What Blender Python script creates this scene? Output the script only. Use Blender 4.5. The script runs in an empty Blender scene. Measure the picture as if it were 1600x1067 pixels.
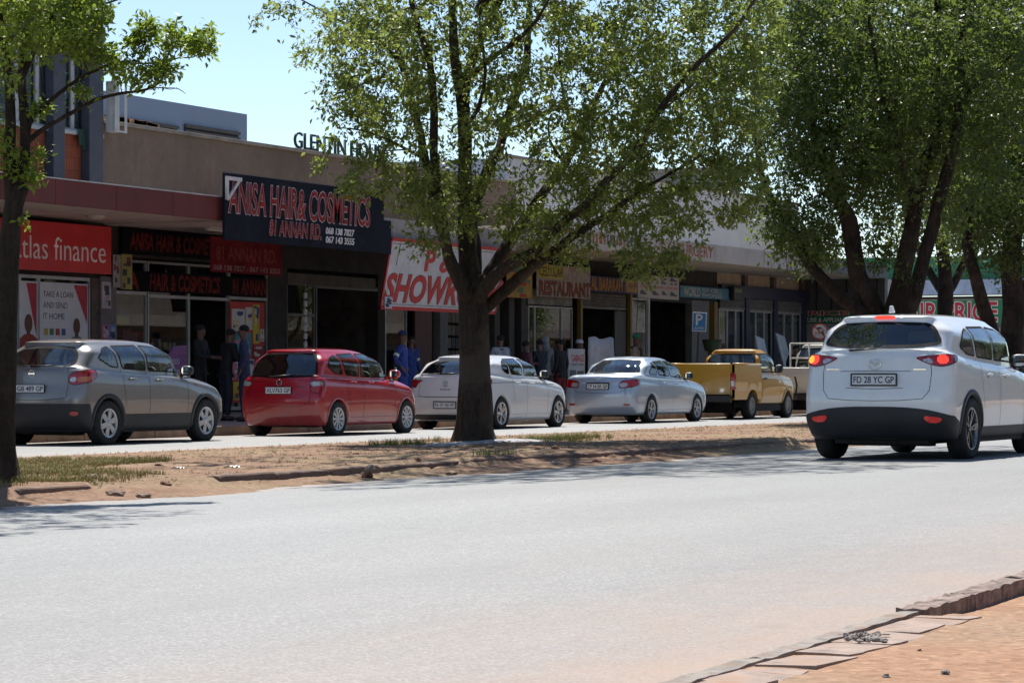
import bpy, bmesh, math, random
import numpy as np
from mathutils import Vector, Matrix, geometry
from mathutils.bvhtree import BVHTree
from mathutils.kdtree import KDTree
from mathutils import noise as mnoise

SC = bpy.context.scene
COL = SC.collection
PI = math.pi
rnd = random.Random(7)
# world axes: X runs along the street (away to the right), Y across it towards the shops, Z up. The camera stands at the origin.
FPX, HOR, CXP, CAMZ = 4150.0, 587.0, 800.0, 1.04
YAW = math.radians(26.29)
CT, ST = math.cos(YAW), math.sin(YAW)

def S(px, t):
    """street position of the sight line through picture column px where it meets the plane Y = t"""
    r = (px - CXP) / FPX
    return t * (CT + ST * r) / (ST - CT * r)
def ZC(s, t):
    return s * CT + t * ST
def H(px, py, t):
    return CAMZ + (HOR - py) / FPX * ZC(S(px, t), t)
def T_AT(px, s):
    """distance across the street where the sight line meets the plane X = s"""
    r = (px - CXP) / FPX; return s * (ST - r * CT) / (CT + r * ST)
def HX(py, s, t): return CAMZ + (HOR - py) / FPX * ZC(s, t)
def P3(px, py, d):
    """point at depth d metres"""
    xc = (px - CXP) / FPX * d
    return Vector((d * CT + xc * ST, d * ST - xc * CT, CAMZ + (HOR - py) / FPX * d))

# ---------- materials ----------
MATS = {}
def new_mat(name):
    m = bpy.data.materials.new(name); m.use_nodes = True
    nt = m.node_tree
    return m, nt, nt.nodes['Principled BSDF']
def ramp(nt, fac, stops):
    r = nt.nodes.new('ShaderNodeValToRGB'); nt.links.new(fac, r.inputs[0])
    e = r.color_ramp.elements
    while len(e) < len(stops): e.new(0.5)
    for el, (p, c) in zip(e, stops):
        el.position = p; el.color = (c[0], c[1], c[2], 1) if not isinstance(c, (int, float)) else (c, c, c, 1)
    return r.outputs[0]
def tex_noise(nt, scale, detail=4, rough=0.6, vec=None, stretch=None):
    n = nt.nodes.new('ShaderNodeTexNoise'); n.inputs['Scale'].default_value = scale
    n.inputs['Detail'].default_value = detail; n.inputs['Roughness'].default_value = rough
    if vec is None:
        g = nt.nodes.new('ShaderNodeNewGeometry'); vec = g.outputs['Position']
    if stretch:
        mp = nt.nodes.new('ShaderNodeMapping'); mp.inputs['Scale'].default_value = stretch
        nt.links.new(vec, mp.inputs[0]); vec = mp.outputs[0]
    nt.links.new(vec, n.inputs['Vector'])
    return n.outputs[0]
def mixc(nt, fac, a, b, mode='MIX'):
    m = nt.nodes.new('ShaderNodeMix'); m.data_type = 'RGBA'; m.blend_type = mode
    for sock, v in ((m.inputs[0], fac), (m.inputs[6], a), (m.inputs[7], b)):
        if hasattr(v, 'is_linked'): nt.links.new(v, sock)
        elif isinstance(v, (int, float)): sock.default_value = v
        else: sock.default_value = (v[0], v[1], v[2], 1)
    return m.outputs[2]
def bump(nt, b, hgt, strength=0.3, dist=0.01):
    n = nt.nodes.new('ShaderNodeBump'); n.inputs['Strength'].default_value = strength; n.inputs['Distance'].default_value = dist
    nt.links.new(hgt, n.inputs['Height']); nt.links.new(n.outputs[0], b.inputs['Normal'])
def M(name, col, rough=0.6, metal=0.0, var=0.12, scale=3.0, bmp=0.0, bscale=40.0, spec=0.5, dirt=None, stretch=None, coat=0.0, emit=0):
    if name in MATS: return MATS[name]
    m, nt, b = new_mat(name)
    n = tex_noise(nt, scale, 5, 0.6, stretch=stretch)
    lo = [max(0, c * (1 - var * 2)) for c in col]; hi = [min(1, c * (1 + var * 1.2)) for c in col]
    c = ramp(nt, n, [(0.3, lo), (0.7, hi)])
    if dirt:
        n2 = tex_noise(nt, dirt[1], 6, 0.7, stretch=dirt[3] if len(dirt) > 3 else None)
        f = ramp(nt, n2, [(dirt[2], 0.0), (min(0.98, dirt[2] + 0.18), 1.0)])
        c = mixc(nt, f, c, dirt[0])
    nt.links.new(c, b.inputs['Base Color'])
    b.inputs['Roughness'].default_value = rough; b.inputs['Metallic'].default_value = metal
    b.inputs['Specular IOR Level'].default_value = spec
    if coat: b.inputs['Coat Weight'].default_value = coat; b.inputs['Coat Roughness'].default_value = 0.04
    if bmp: bump(nt, b, tex_noise(nt, bscale, 4, 0.7), bmp, 0.01)
    if emit:
        b.inputs['Emission Color'].default_value = (col[0], col[1], col[2], 1); b.inputs['Emission Strength'].default_value = emit
    MATS[name] = m
    return m
def glass_mat(name, tint, refl=0.08, rough=0.02):
    if name in MATS: return MATS[name]
    m = bpy.data.materials.new(name); m.use_nodes = True; nt = m.node_tree; nt.nodes.clear()
    out = nt.nodes.new('ShaderNodeOutputMaterial'); mx = nt.nodes.new('ShaderNodeMixShader')
    tr = nt.nodes.new('ShaderNodeBsdfTransparent'); tr.inputs[0].default_value = (*tint, 1)
    gl = nt.nodes.new('ShaderNodeBsdfGlossy'); gl.inputs['Roughness'].default_value = rough; gl.inputs[0].default_value = (.9, .95, 1, 1)
    fr = nt.nodes.new('ShaderNodeFresnel'); fr.inputs[0].default_value = 1.5
    gm = nt.nodes.new('ShaderNodeNewGeometry'); io = nt.nodes.new('ShaderNodeMapRange'); io.inputs[3].default_value = 1.5; io.inputs[4].default_value = 1 / 1.5   # thin sheet: same reflectance from either side
    nt.links.new(gm.outputs['Backfacing'], io.inputs[0]); nt.links.new(io.outputs[0], fr.inputs[0])
    ad = nt.nodes.new('ShaderNodeMath'); ad.operation = 'MULTIPLY_ADD'; ad.inputs[1].default_value = 1.3; ad.inputs[2].default_value = refl - 0.04
    nt.links.new(fr.outputs[0], ad.inputs[0]); nt.links.new(ad.outputs[0], mx.inputs[0])
    nt.links.new(tr.outputs[0], mx.inputs[1]); nt.links.new(gl.outputs[0], mx.inputs[2]); nt.links.new(mx.outputs[0], out.inputs[0])
    MATS[name] = m
    return m
def paint_mat(name, col, rough=0.3, metal=0.0, coat=1.0, dust=0.0):
    """car paint outside, dark trim on the inner face"""
    if name in MATS: return MATS[name]
    m, nt, b = new_mat(name)
    g = nt.nodes.new('ShaderNodeNewGeometry')
    sx = nt.nodes.new('ShaderNodeSeparateXYZ'); nt.links.new(g.outputs['Position'], sx.inputs[0])
    n = tex_noise(nt, 6, 5, 0.65)
    c = mixc(nt, ramp(nt, n, [(0.3, 0.0), (0.7, 1.0)]), [x * 0.93 for x in col], col)
    # road dust along the bottom of the bodywork
    mr = nt.nodes.new('ShaderNodeMapRange'); mr.inputs[1].default_value = 0.75; mr.inputs[2].default_value = 0.15
    nt.links.new(sx.outputs[2], mr.inputs[0])
    md = nt.nodes.new('ShaderNodeMath'); md.operation = 'MULTIPLY'; nt.links.new(mr.outputs[0], md.inputs[0]); nt.links.new(n, md.inputs[1])
    md2 = nt.nodes.new('ShaderNodeMath'); md2.operation = 'MULTIPLY'; nt.links.new(md.outputs[0], md2.inputs[0]); md2.inputs[1].default_value = 0.5 + dust
    c = mixc(nt, md2.outputs[0], c, (0.30, 0.20, 0.14))
    c = mixc(nt, g.outputs['Backfacing'], c, (0.03, 0.03, 0.03))
    nt.links.new(c, b.inputs['Base Color'])
    b.inputs['Roughness'].default_value = rough; b.inputs['Metallic'].default_value = metal
    b.inputs['Coat Weight'].default_value = coat; b.inputs['Coat Roughness'].default_value = 0.05
    MATS[name] = m
    return m

# ---------- object helpers ----------
def link(o, parent=None):
    COL.objects.link(o)
    if parent is not None: o.parent = parent
    return o
def tag(o, label=None, cat=None, group=None, kind=None):
    if label: o['label'] = label
    if cat: o['category'] = cat
    if group: o['group'] = group
    if kind: o['kind'] = kind
    return o
def empty(name, loc=(0, 0, 0), label=None, cat=None, group=None):
    o = bpy.data.objects.new(name, None); o.location = loc; o.empty_display_size = 0.2
    return tag(link(o), label, cat, group)
def mesh_obj(name, verts, faces, mats, parent=None, smooth=False, fmat=None):
    me = bpy.data.meshes.new(name)
    me.from_pydata([tuple(v) for v in verts], [], [tuple(f) for f in faces])
    for m in (mats if isinstance(mats, (list, tuple)) else [mats]): me.materials.append(m)
    if fmat is not None: me.polygons.foreach_set('material_index', fmat)
    if smooth: me.polygons.foreach_set('use_smooth', [True] * len(me.polygons))
    me.update()
    return link(bpy.data.objects.new(name, me), parent)
class MB:
    """collects boxes, tubes, lathes into one mesh"""
    def __init__(s): s.v, s.f, s.m, s.sm = [], [], [], []
    def add(s, v, f, mi=0, sm=False):
        n = len(s.v); s.v += [tuple(p) for p in v]; s.f += [tuple(i + n for i in q) for q in f]
        s.m += [mi] * len(f); s.sm += [sm] * len(f); return s
    def box(s, x0, x1, y0, y1, z0, z1, mi=0, rot=None, org=None):
        v = [Vector((x, y, z)) for z in (z0, z1) for y in (y0, y1) for x in (x0, x1)]
        if rot is not None:
            o = Vector(org) if org else Vector(((x0 + x1) / 2, (y0 + y1) / 2, (z0 + z1) / 2))
            v = [rot @ (p - o) + o for p in v]
        return s.add(v, [(0, 2, 3, 1), (4, 5, 7, 6), (0, 1, 5, 4), (2, 6, 7, 3), (0, 4, 6, 2), (1, 3, 7, 5)], mi)
    def tube(s, pts, r, n=8, mi=0, cap=True):
        pts = [Vector(p) for p in pts]; rs = r if isinstance(r, (list, tuple)) else [r] * len(pts)
        v, f = [], []; up = None
        for i, p in enumerate(pts):
            d = (pts[min(i + 1, len(pts) - 1)] - pts[max(i - 1, 0)])
            if d.length < 1e-9: d = Vector((0, 0, 1))
            d.normalize()
            if up is None: up = d.orthogonal().normalized()
            a = (up - d * up.dot(d))
            a = a.normalized() if a.length > 1e-6 else d.orthogonal().normalized()
            up = a; b = d.cross(a)
            for k in range(n):
                t = 2 * PI * k / n; v.append(p + (a * math.cos(t) + b * math.sin(t)) * rs[i])
        for i in range(len(pts) - 1):
            for k in range(n):
                f.append((i * n + k, i * n + (k + 1) % n, (i + 1) * n + (k + 1) % n, (i + 1) * n + k))
        if cap:
            f.append(tuple(reversed(range(n)))); f.append(tuple(range((len(pts) - 1) * n, len(pts) * n)))
        return s.add(v, f, mi, True)
    def lathe(s, prof, c, axis='y', n=32, mi=0, sm=True):
        """prof: (radius, along-axis)"""
        v, f = [], []
        for (r, h) in prof:
            for k in range(n):
                a = 2 * PI * k / n; p, q = r * math.cos(a), r * math.sin(a)
                v.append((c[0] + p, c[1] + h, c[2] + q) if axis == 'y' else ((c[0] + p, c[1] + q, c[2] + h) if axis == 'z' else (c[0] + h, c[1] + p, c[2] + q)))
        for i in range(len(prof) - 1):
            for k in range(n):
                f.append((i * n + k, i * n + (k + 1) % n, (i + 1) * n + (k + 1) % n, (i + 1) * n + k))
        return s.add(v, f, mi, sm)
    def poly(s, pts, mi=0):
        return s.add(pts, [tuple(range(len(pts)))], mi)
    def prism(s, poly, y0, y1, mi=0):
        """outline in (x, z) between y0 and y1"""
        n = len(poly)
        v = [(p[0], y0, p[1]) for p in poly] + [(p[0], y1, p[1]) for p in poly]
        f = [tuple(range(n)), tuple(reversed(range(n, 2 * n)))] + [(i, i + n, (i + 1) % n + n, (i + 1) % n) for i in range(n)]
        return s.add(v, f, mi)
    def sphere(s, c, r, mi=0, nu=14, nv=9, sc=(1, 1, 1)):
        v, f = [], []
        for j in range(nv + 1):
            th = PI * j / nv
            for i in range(nu):
                a = 2 * PI * i / nu
                v.append((c[0] + r * sc[0] * math.sin(th) * math.cos(a), c[1] + r * sc[1] * math.sin(th) * math.sin(a), c[2] + r * sc[2] * math.cos(th)))
        for j in range(nv):
            for i in range(nu):
                f.append((j * nu + i, (j + 1) * nu + i, (j + 1) * nu + (i + 1) % nu, j * nu + (i + 1) % nu))
        return s.add(v, f, mi, True)
    def build(s, name, mats, parent=None, bevel=0.0, seg=2):
        o = mesh_obj(name, s.v, s.f, mats, parent, fmat=s.m)
        o.data.polygons.foreach_set('use_smooth', s.sm)
        bm = bmesh.new(); bm.from_mesh(o.data); bmesh.ops.recalc_face_normals(bm, faces=bm.faces); bm.to_mesh(o.data); bm.free()
        if bevel:
            md = o.modifiers.new('bevel', 'BEVEL'); md.width = bevel; md.segments = seg; md.limit_method = 'ANGLE'
        return o
def text_obj(name, body, x0, x1, z0, z1, y, m, parent=None, bold=0.0, shear=0.0, ext=0.004, tilt=None, normal='-y', outline=None):
    """lettering converted to a mesh and fitted into a rectangle on the plane Y = y (facing -Y) or X = y (facing -X)"""
    def one(off, ext_, yy, mat_, nm, par):
        cu = bpy.data.curves.new(nm, 'FONT'); cu.body = body; cu.offset = 0; cu.extrude = 0; cu.shear = shear; cu.resolution_u = 3; cu.align_x = 'LEFT'
        cu.space_line = 1.0
        t = bpy.data.objects.new(nm, cu); COL.objects.link(t)
        dg = bpy.context.evaluated_depsgraph_get(); me0 = bpy.data.meshes.new_from_object(t.evaluated_get(dg))
        xs = [v.co.x for v in me0.vertices]; ys = [v.co.y for v in me0.vertices]
        bx = (min(xs), max(xs), min(ys), max(ys)); bpy.data.meshes.remove(me0)
        cu.offset = off; cu.extrude = ext_ * (bx[3] - bx[2]) / max(1e-6, (z1 - z0))
        dg = bpy.context.evaluated_depsgraph_get(); me = bpy.data.meshes.new_from_object(t.evaluated_get(dg))
        bpy.data.objects.remove(t); bpy.data.curves.remove(cu)
        sx = (x1 - x0) / (bx[1] - bx[0]); sz = (z1 - z0) / (bx[3] - bx[2])
        for v in me.vertices:
            px = (v.co.x - bx[0]) * sx + x0; pz = (v.co.y - bx[2]) * sz + z0; d = v.co.z * sz
            if normal == '-y': v.co = (px, yy - d, pz)
            else: v.co = (yy - d, -px, pz)
            if tilt: v.co.y += tilt(v.co.z)
        me.materials.clear(); me.materials.append(mat_); me.name = nm
        return link(bpy.data.objects.new(nm, me), par)
    o = one(bold, ext, y, m, name, parent)
    if outline:
        one(bold + outline[1], ext * 0.5, y + 0.001, outline[0], name + '_outline', parent)
    return o

# ---------- camera, light ----------
cam_d = bpy.data.cameras.new('camera'); cam = bpy.data.objects.new('camera', cam_d); COL.objects.link(cam)
cam.location = (0, 0, CAMZ); cam.rotation_euler = (math.radians(90), 0, YAW - math.radians(90))
cam_d.sensor_width = 36; cam_d.lens = 36 * FPX / 1600; cam_d.shift_y = (HOR - 533.5) / 1600
cam_d.clip_end = 6000; cam_d.clip_start = 0.1
SC.camera = cam
SC.view_settings.view_transform = 'Standard'; SC.view_settings.look = 'None'; SC.view_settings.gamma = 1; SC.view_settings.exposure = 0.75
w = bpy.data.worlds.new('World'); SC.world = w; w.use_nodes = True
sky = w.node_tree.nodes.new('ShaderNodeTexSky'); sky.sky_type = 'NISHITA'; sky.sun_disc = False
SUNV = Vector((0.48, 0.30, 1.0)).normalized()
el = math.asin(SUNV.z); sky.sun_elevation = el; sky.sun_rotation = math.atan2(SUNV.x, SUNV.y)
sky.air_density = 1.0; sky.dust_density = 0.15; sky.ozone_density = 1.0; sky.altitude = 1400
bg = w.node_tree.nodes['Background']; bg.inputs[1].default_value = 0.090
w.node_tree.links.new(sky.outputs[0], bg.inputs[0])
sl = bpy.data.lights.new('sun', 'SUN'); sl.energy = 4.5; sl.angle = math.radians(0.53); sl.color = (1.0, 0.96, 0.89)
so = bpy.data.objects.new('sun', sl); COL.objects.link(so); so.location = (0, 0, 30)
so.rotation_euler = (-SUNV).to_track_quat('-Z', 'Y').to_euler()
SC.cycles.max_bounces = 8; SC.cycles.transparent_max_bounces = 24
# =================== CARS ===================
def pchip(xs, ys, x):
    xs = np.asarray(xs, float); ys = np.asarray(ys, float); x = np.asarray(x, float)
    h = np.diff(xs); dl = (np.diff(ys, axis=0).T / h).T
    d = np.zeros_like(ys)
    if len(xs) > 2:
        w1 = 2 * h[1:] + h[:-1]; w2 = h[1:] + 2 * h[:-1]
        a, b = dl[:-1], dl[1:]
        sh = (len(w1),) + (1,) * (ys.ndim - 1)
        w1 = w1.reshape(sh); w2 = w2.reshape(sh)
        ok = a * b > 0
        den = np.where(ok, w1 / np.where(ok, a, 1) + w2 / np.where(ok, b, 1), 1)
        d[1:-1] = np.where(ok, (w1 + w2) / den, 0)
    d[0] = dl[0]; d[-1] = dl[-1]
    i = np.clip(np.searchsorted(xs, x) - 1, 0, len(xs) - 2)
    hh = h[i]; t = np.clip((x - xs[i]) / hh, 0, 1)
    if ys.ndim > 1:
        sh = (-1,) + (1,) * (ys.ndim - 1); t = t.reshape(sh); hh = hh.reshape(sh)
    return (2*t**3-3*t**2+1)*ys[i] + (t**3-2*t**2+t)*hh*d[i] + (-2*t**3+3*t**2)*ys[i+1] + (t**3-t**2)*hh*d[i+1]

NR, NC, NS = 12, 10, 116
def loop(r):
    """one horizontal outline of the half body, from the middle of the rear round the side to the middle of the front"""
    xr, xf = r['x']; crr, crf = r['c']; br, bf = r['b']
    kx = [xr, xr + .28 * (xf - xr), xr + .62 * (xf - xr), xf]
    wf = lambda x: pchip([xr, (xr + xf) / 2, xf], r['w'], x)
    zf = lambda x: pchip(kx, r['z'], x)
    w0 = float(wf([xr + br + crr])[0]); w1 = float(wf([xf - bf - crf])[0])
    cy0, cy1 = min(crr * 1.3, w0 * .6), min(crf * 1.5, w1 * .6)
    e = 2 / 2.3
    y = np.linspace(0, w0 - cy0, NR, endpoint=False); px = [xr + br * (y / max(1e-6, w0 - cy0)) ** 2]; py = [y]
    th = np.linspace(0, PI / 2, NC, endpoint=False)
    px.append(xr + br + crr * (1 - np.cos(th) ** e)); py.append(w0 - cy0 + cy0 * np.sin(th) ** e)
    x = np.linspace(xr + br + crr, xf - bf - crf, NS); px.append(x); py.append(wf(x))
    th = np.linspace(PI / 2, 0, NC + 1)[1:]
    px.append(xf - bf - crf + crf * np.cos(th) ** e); py.append(w1 - cy1 + cy1 * np.sin(th) ** e)
    y = np.linspace(w1 - cy1, 0, NR + 1)[1:]
    px.append(xf - bf * (y / max(1e-6, w1 - cy1)) ** 2); py.append(y)
    px = np.concatenate(px); py = np.concatenate(py)
    pz = zf(px) + r.get('k', 0) * (1 - (py / max(w0, .05)) ** 2)
    return np.stack([px, py, pz], 1)

class Shell:
    def __init__(s, rows, nv=64):
        L = np.stack([loop(r) for r in rows])
        kn = [0.0]
        for i in range(1, len(rows)):
            kn.append(kn[-1] + max(.03, float(np.linalg.norm(L[i] - L[i-1], axis=1).mean())))
        s.kn, s.L = np.array(kn), L
        ex = []
        for a, b in zip(kn[:-1], kn[1:]):
            n = max(2, int(round((b - a) / kn[-1] * nv))); ex += list(np.linspace(a, b, n, endpoint=False))
        ex.append(kn[-1]); s.ex = np.array(ex)
        s.G = pchip(s.kn, s.L, s.ex)          # (nv, nu, 3)
        nvv, nu = s.G.shape[:2]
        V = s.G.reshape(-1, 3); Vm = V * [1, -1, 1]
        F = []
        for j in range(nvv - 1):
            for i in range(nu - 1):
                a = j * nu + i
                F.append((a, a + nu, a + nu + 1, a + 1))       # left half (y > 0), outward
        off = len(V)
        F2 = [tuple(reversed([k + off for k in f])) for f in F]
        bm = bmesh.new()
        bv = [bm.verts.new(v) for v in np.vstack([V, Vm])]
        for f in F + F2:
            bm.faces.new([bv[k] for k in f])
        bmesh.ops.remove_doubles(bm, verts=bm.verts, dist=1e-4)
        bmesh.ops.dissolve_degenerate(bm, dist=1e-5, edges=bm.edges)
        bmesh.ops.recalc_face_normals(bm, faces=bm.faces)
        s.bm = bm; s.bvh = BVHTree.FromBMesh(bm)
    def colz(s, ztop):
        """per column: the row parameter where the surface reaches height ztop(x, y)"""
        nv, nu = s.G.shape[:2]; out = []
        for i in range(nu):
            col = s.G[:, i]; zt = ztop(col[:, 0].mean() if False else col[min(8, nv - 1), 0], col[min(8, nv-1), 1]); k = s.ex[-1]
            for j in range(1, nv):
                if col[j, 2] >= zt:
                    t = (zt - col[j-1, 2]) / max(1e-6, col[j, 2] - col[j-1, 2]); k = s.ex[j-1] + t * (s.ex[j] - s.ex[j-1]); break
            out.append(k)
        return np.array(out)
    def band(s, z0, z1, name, mat, parent, off=0.006, n=8, sel=None):
        """a strip of the skin between two heights, set slightly proud"""
        k1 = s.colz(z1); k0 = s.colz(z0) if z0 else np.zeros(len(k1))
        nu = len(k1); V = []
        for q in range(n + 1):
            k = k0 + (k1 - k0) * q / n
            G = pchip(s.kn, s.L, k)   # (nu, nu, 3): need the diagonal
            V.append(G[np.arange(nu), np.arange(nu)])
        V = np.stack(V)
        du = np.gradient(V, axis=1); dv = np.gradient(V, axis=0); N = np.cross(dv, du); N /= np.maximum(1e-9, np.linalg.norm(N, axis=2, keepdims=True))
        N[(N * [0, 1, 0]).sum(2) < -0.2] *= 1
        c = np.array([V[..., 0].mean(), 0, 0]); sg = np.sign(((V - c) * N * [1, 1, 0]).sum(2)); N *= np.where(sg == 0, 1, sg)[..., None]
        V = V + N * off
        V[:, 0, 1] = 0; V[:, -1, 1] = 0
        vs, fs = [], []
        for sg_ in (1, -1):
            o = len(vs); vs += [(p[0], p[1] * sg_, p[2]) for p in V.reshape(-1, 3)]
            for j in range(n):
                for i in range(nu - 1):
                    if sel and not sel(V[j, i, 0], V[j, i, 1]): continue
                    a = o + j * nu + i; q = (a, a + nu, a + nu + 1, a + 1)
                    fs.append(q if sg_ > 0 else tuple(reversed(q)))
        return mesh_obj(name, vs, fs, mat, parent, smooth=True)
    # --- projecting outlines on to the skin ---
    def hit(s, kind, a, z):
        if kind == 's': o, d = Vector((a, -3, z)), Vector((0, 1, 0))
        elif kind == 'l': o, d = Vector((a, 3, z)), Vector((0, -1, 0))
        elif kind == 'r': o, d = Vector((-3, a, z)), Vector((1, 0, 0))
        elif kind == 'f': o, d = Vector((9, a, z)), Vector((-1, 0, 0))
        elif kind == 't': o, d = Vector((a, z, 5)), Vector((0, 0, -1))
        p, n, _, _ = s.bvh.ray_cast(o, d)
        if p is None:
            p, n, _, _ = s.bvh.find_nearest(o + d * 3)
        if n.dot(d) > 0: n = -n
        return p, n

def smooth_poly(p, it=2, closed=True):
    for k in range(it):
        q = []; n = len(p); rad = (.030, .010, .004)[min(k, 2)]
        for i in range(n):
            a, b = p[i], p[(i + 1) % n]; d = math.hypot(b[0]-a[0], b[1]-a[1])
            t = min(.3, rad / max(d, 1e-6))
            q += [(a[0]*(1-t)+b[0]*t, a[1]*(1-t)+b[1]*t), (a[0]*t+b[0]*(1-t), a[1]*t+b[1]*(1-t))]
        p = q
    return p
def resample(p, step):
    out = []
    n = len(p)
    for i in range(n):
        a, b = p[i], p[(i+1) % n]; d = math.hypot(b[0]-a[0], b[1]-a[1]); k = max(1, int(d / step))
        out += [(a[0]+(b[0]-a[0])*j/k, a[1]+(b[1]-a[1])*j/k) for j in range(k)]
    return out
def area(p): return sum(p[i][0]*p[(i+1) % len(p)][1]-p[(i+1) % len(p)][0]*p[i][1] for i in range(len(p))) / 2
def inset(p, d):
    if area(p) < 0: p = p[::-1]
    out = []; n = len(p)
    for i in range(n):
        a, b, c = p[i-1], p[i], p[(i+1) % n]
        e1 = Vector((b[0]-a[0], b[1]-a[1])); e2 = Vector((c[0]-b[0], c[1]-b[1]))
        if e1.length < 1e-9 or e2.length < 1e-9: out.append(b); continue
        e1.normalize(); e2.normalize()
        n1 = Vector((-e1.y, e1.x)); n2 = Vector((-e2.y, e2.x)); m = n1 + n2
        if m.length < .1: out.append(b); continue
        m.normalize(); k = min(2.0, 1 / max(.3, m.dot(n1))); out.append((b[0]+m.x*d*k, b[1]+m.y*d*k))
    return out
def inside(p, x, y):
    c = False; j = len(p) - 1
    for i in range(len(p)):
        if (p[i][1] > y) != (p[j][1] > y) and x < (p[j][0]-p[i][0])*(y-p[i][1])/(p[j][1]-p[i][1])+p[i][0]: c = not c
        j = i
    return c

class Car:
    def __init__(s, name, rows, pos, label, cat, group, paint, wheels, R, nv=64):
        s.sh = Shell(rows, nv); s.paint = paint
        s.root = empty(name, pos, label, cat, group)
        s.holes, s.cuts, s.doors = [], [], []
        s.wheels, s.R = wheels, R
        s.L = rows[3]['x'][1]
        s.handles = {}
    def frame(s, kind, ang=45):
        """(axis u, ray d) for a way of looking at the car"""
        if kind == 's': return Vector((1, 0, 0)), Vector((0, 1, 0))
        if kind == 'l': return Vector((1, 0, 0)), Vector((0, -1, 0))
        if kind == 'r': return Vector((0, -1, 0)), Vector((1, 0, 0))
        if kind == 'f': return Vector((0, 1, 0)), Vector((-1, 0, 0))
        a = math.radians(ang)
        if kind == 'c': return Vector((math.sin(a), -math.cos(a), 0)), Vector((math.cos(a), math.sin(a), 0))
        if kind == 'cl': return Vector((math.sin(a), math.cos(a), 0)), Vector((math.cos(a), -math.sin(a), 0))
    def patch(s, name, pts, mat, kind='s', off=0.004, rim=None, parent=None, ang=45, step=.035, rnd_=2, thick=0.0, ringonly=False, label=None):
        """a shaped patch lying on the skin. pts: (a, z) in the frame of kind; for 'c' frames pts are ('r'|'s', a, z)"""
        u, d = s.frame(kind, ang)
        if kind in ('c', 'cl'):
            q = []
            for (k, a, z) in pts:
                p, n = s.sh.hit(k, a, z)
                if kind == 'cl': p = Vector((p.x, -p.y, p.z))
                q.append((p.dot(u), z))
            pts = q
        elif kind == 'r' or kind == 'f':
            pts = [(Vector((0, a, 0)).dot(u), z) for a, z in pts]
        pl = smooth_poly(pts, rnd_) if rnd_ else pts
        pl = resample(pl, step)
        if area(pl) < 0: pl = pl[::-1]
        def proj(a, z, o):
            org = u * a + Vector((0, 0, z)) - d * 4 + Vector((2.0 if kind in ('r', 'c', 'cl') else 0, 0, 0)) * 0
            if kind == 'f': org = u * a + Vector((9, 0, z))
            p, n, _, _ = s.sh.bvh.ray_cast(org, d)
            if p is None:
                p, n, _, _ = s.sh.bvh.find_nearest(org + d * (4 if kind != 'f' else 5))
            if n.dot(d) > 0: n = -n
            return p + n * o
        n = len(pl); objs = []
        if ringonly or rim:
            rw = rim[0]; inn = inset(pl, rw)
            V = [proj(a, z, (rim[2] if len(rim) > 2 else off + .003)) for a, z in pl] + [proj(a, z, (rim[2] if len(rim) > 2 else off + .003)) for a, z in inn]
            F = [(i, (i+1) % n, (i+1) % n + n, i + n) for i in range(n)]
            ro = mesh_obj(rim[3] if len(rim) > 3 else 'window_seal', V, F, rim[1], None, True)
            s.fix(ro, d); objs.append(ro)
            if ringonly:
                ro.parent = parent or s.root; ro.name = name; return ro
        xs = [p[0] for p in pl]; zs = [p[1] for p in pl]
        pts2 = [Vector(p) for p in pl]; edges = [(i, (i+1) % n) for i in range(n)]
        x = min(xs) + step / 2
        while x < max(xs):
            z = min(zs) + step / 2
            while z < max(zs):
                if inside(inset(pl, step * .5), x, z): pts2.append(Vector((x, z)))
                z += step * 1.3
            x += step * 1.3
        r = geometry.delaunay_2d_cdt(pts2, edges, [list(range(n))], 1, 1e-5)
        V = [proj(v[0], v[1], off) for v in r[0]]; F = [tuple(f) for f in r[2]]
        if thick:
            m = len(V); V += [p + d * thick for p in V]
            ed = {}
            for f in F:
                for i in range(len(f)):
                    e = (f[i], f[(i+1) % len(f)]); k = tuple(sorted(e)); ed[k] = ed.get(k, []) + [e]
            F += [(b_[0][1], b_[0][0], b_[0][0] + m, b_[0][1] + m) for b_ in ed.values() if len(b_) == 1]
        o = mesh_obj(name, V, F, mat, parent or s.root, True)
        s.fix(o, d)
        if label: o['label'] = label
        for q in objs: q.parent = o
        return o
    def fix(s, o, d):
        bm = bmesh.new(); bm.from_mesh(o.data)
        for f in bm.faces:
            f.normal_update()
            if f.normal.dot(d) > 0.25: f.normal_flip()
        bm.to_mesh(o.data); bm.free()
    def seam(s, pts, kind='s', w=.0065, off=.0025, mat=None, name='panel_seam', parent=None, closed=False, ang=45):
        """a thin dark gap following the skin"""
        if not closed:
            q = []
            for i in range(len(pts) - 1):
                a, b = pts[i], pts[i+1]; k = max(1, int(math.hypot(b[0]-a[0], b[1]-a[1]) / .03))
                q += [(a[0]+(b[0]-a[0])*j/k, a[1]+(b[1]-a[1])*j/k) for j in range(k)]
            q.append(pts[-1])
        else: q = resample(pts, .03)
        V, F = [], []
        for i, p in enumerate(q):
            a = q[max(0, i-1)]; b = q[min(len(q)-1, i+1)]
            t = Vector((b[0]-a[0], b[1]-a[1])); t = t.normalized() if t.length > 0 else Vector((1, 0)); nn = Vector((-t.y, t.x)) * w / 2
            for sg in (1, -1):
                h, n = s.sh.hit(kind, p[0] + nn.x * sg, p[1] + nn.y * sg); V.append(h + n * off)
        F = [(2*i, 2*i+1, 2*i+3, 2*i+2) for i in range(len(q) - 1)]
        if closed: F.append((2*len(q)-2, 2*len(q)-1, 1, 0))
        s.seams = getattr(s, 'seams', MB()); s.seams.add(V, F)
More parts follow.
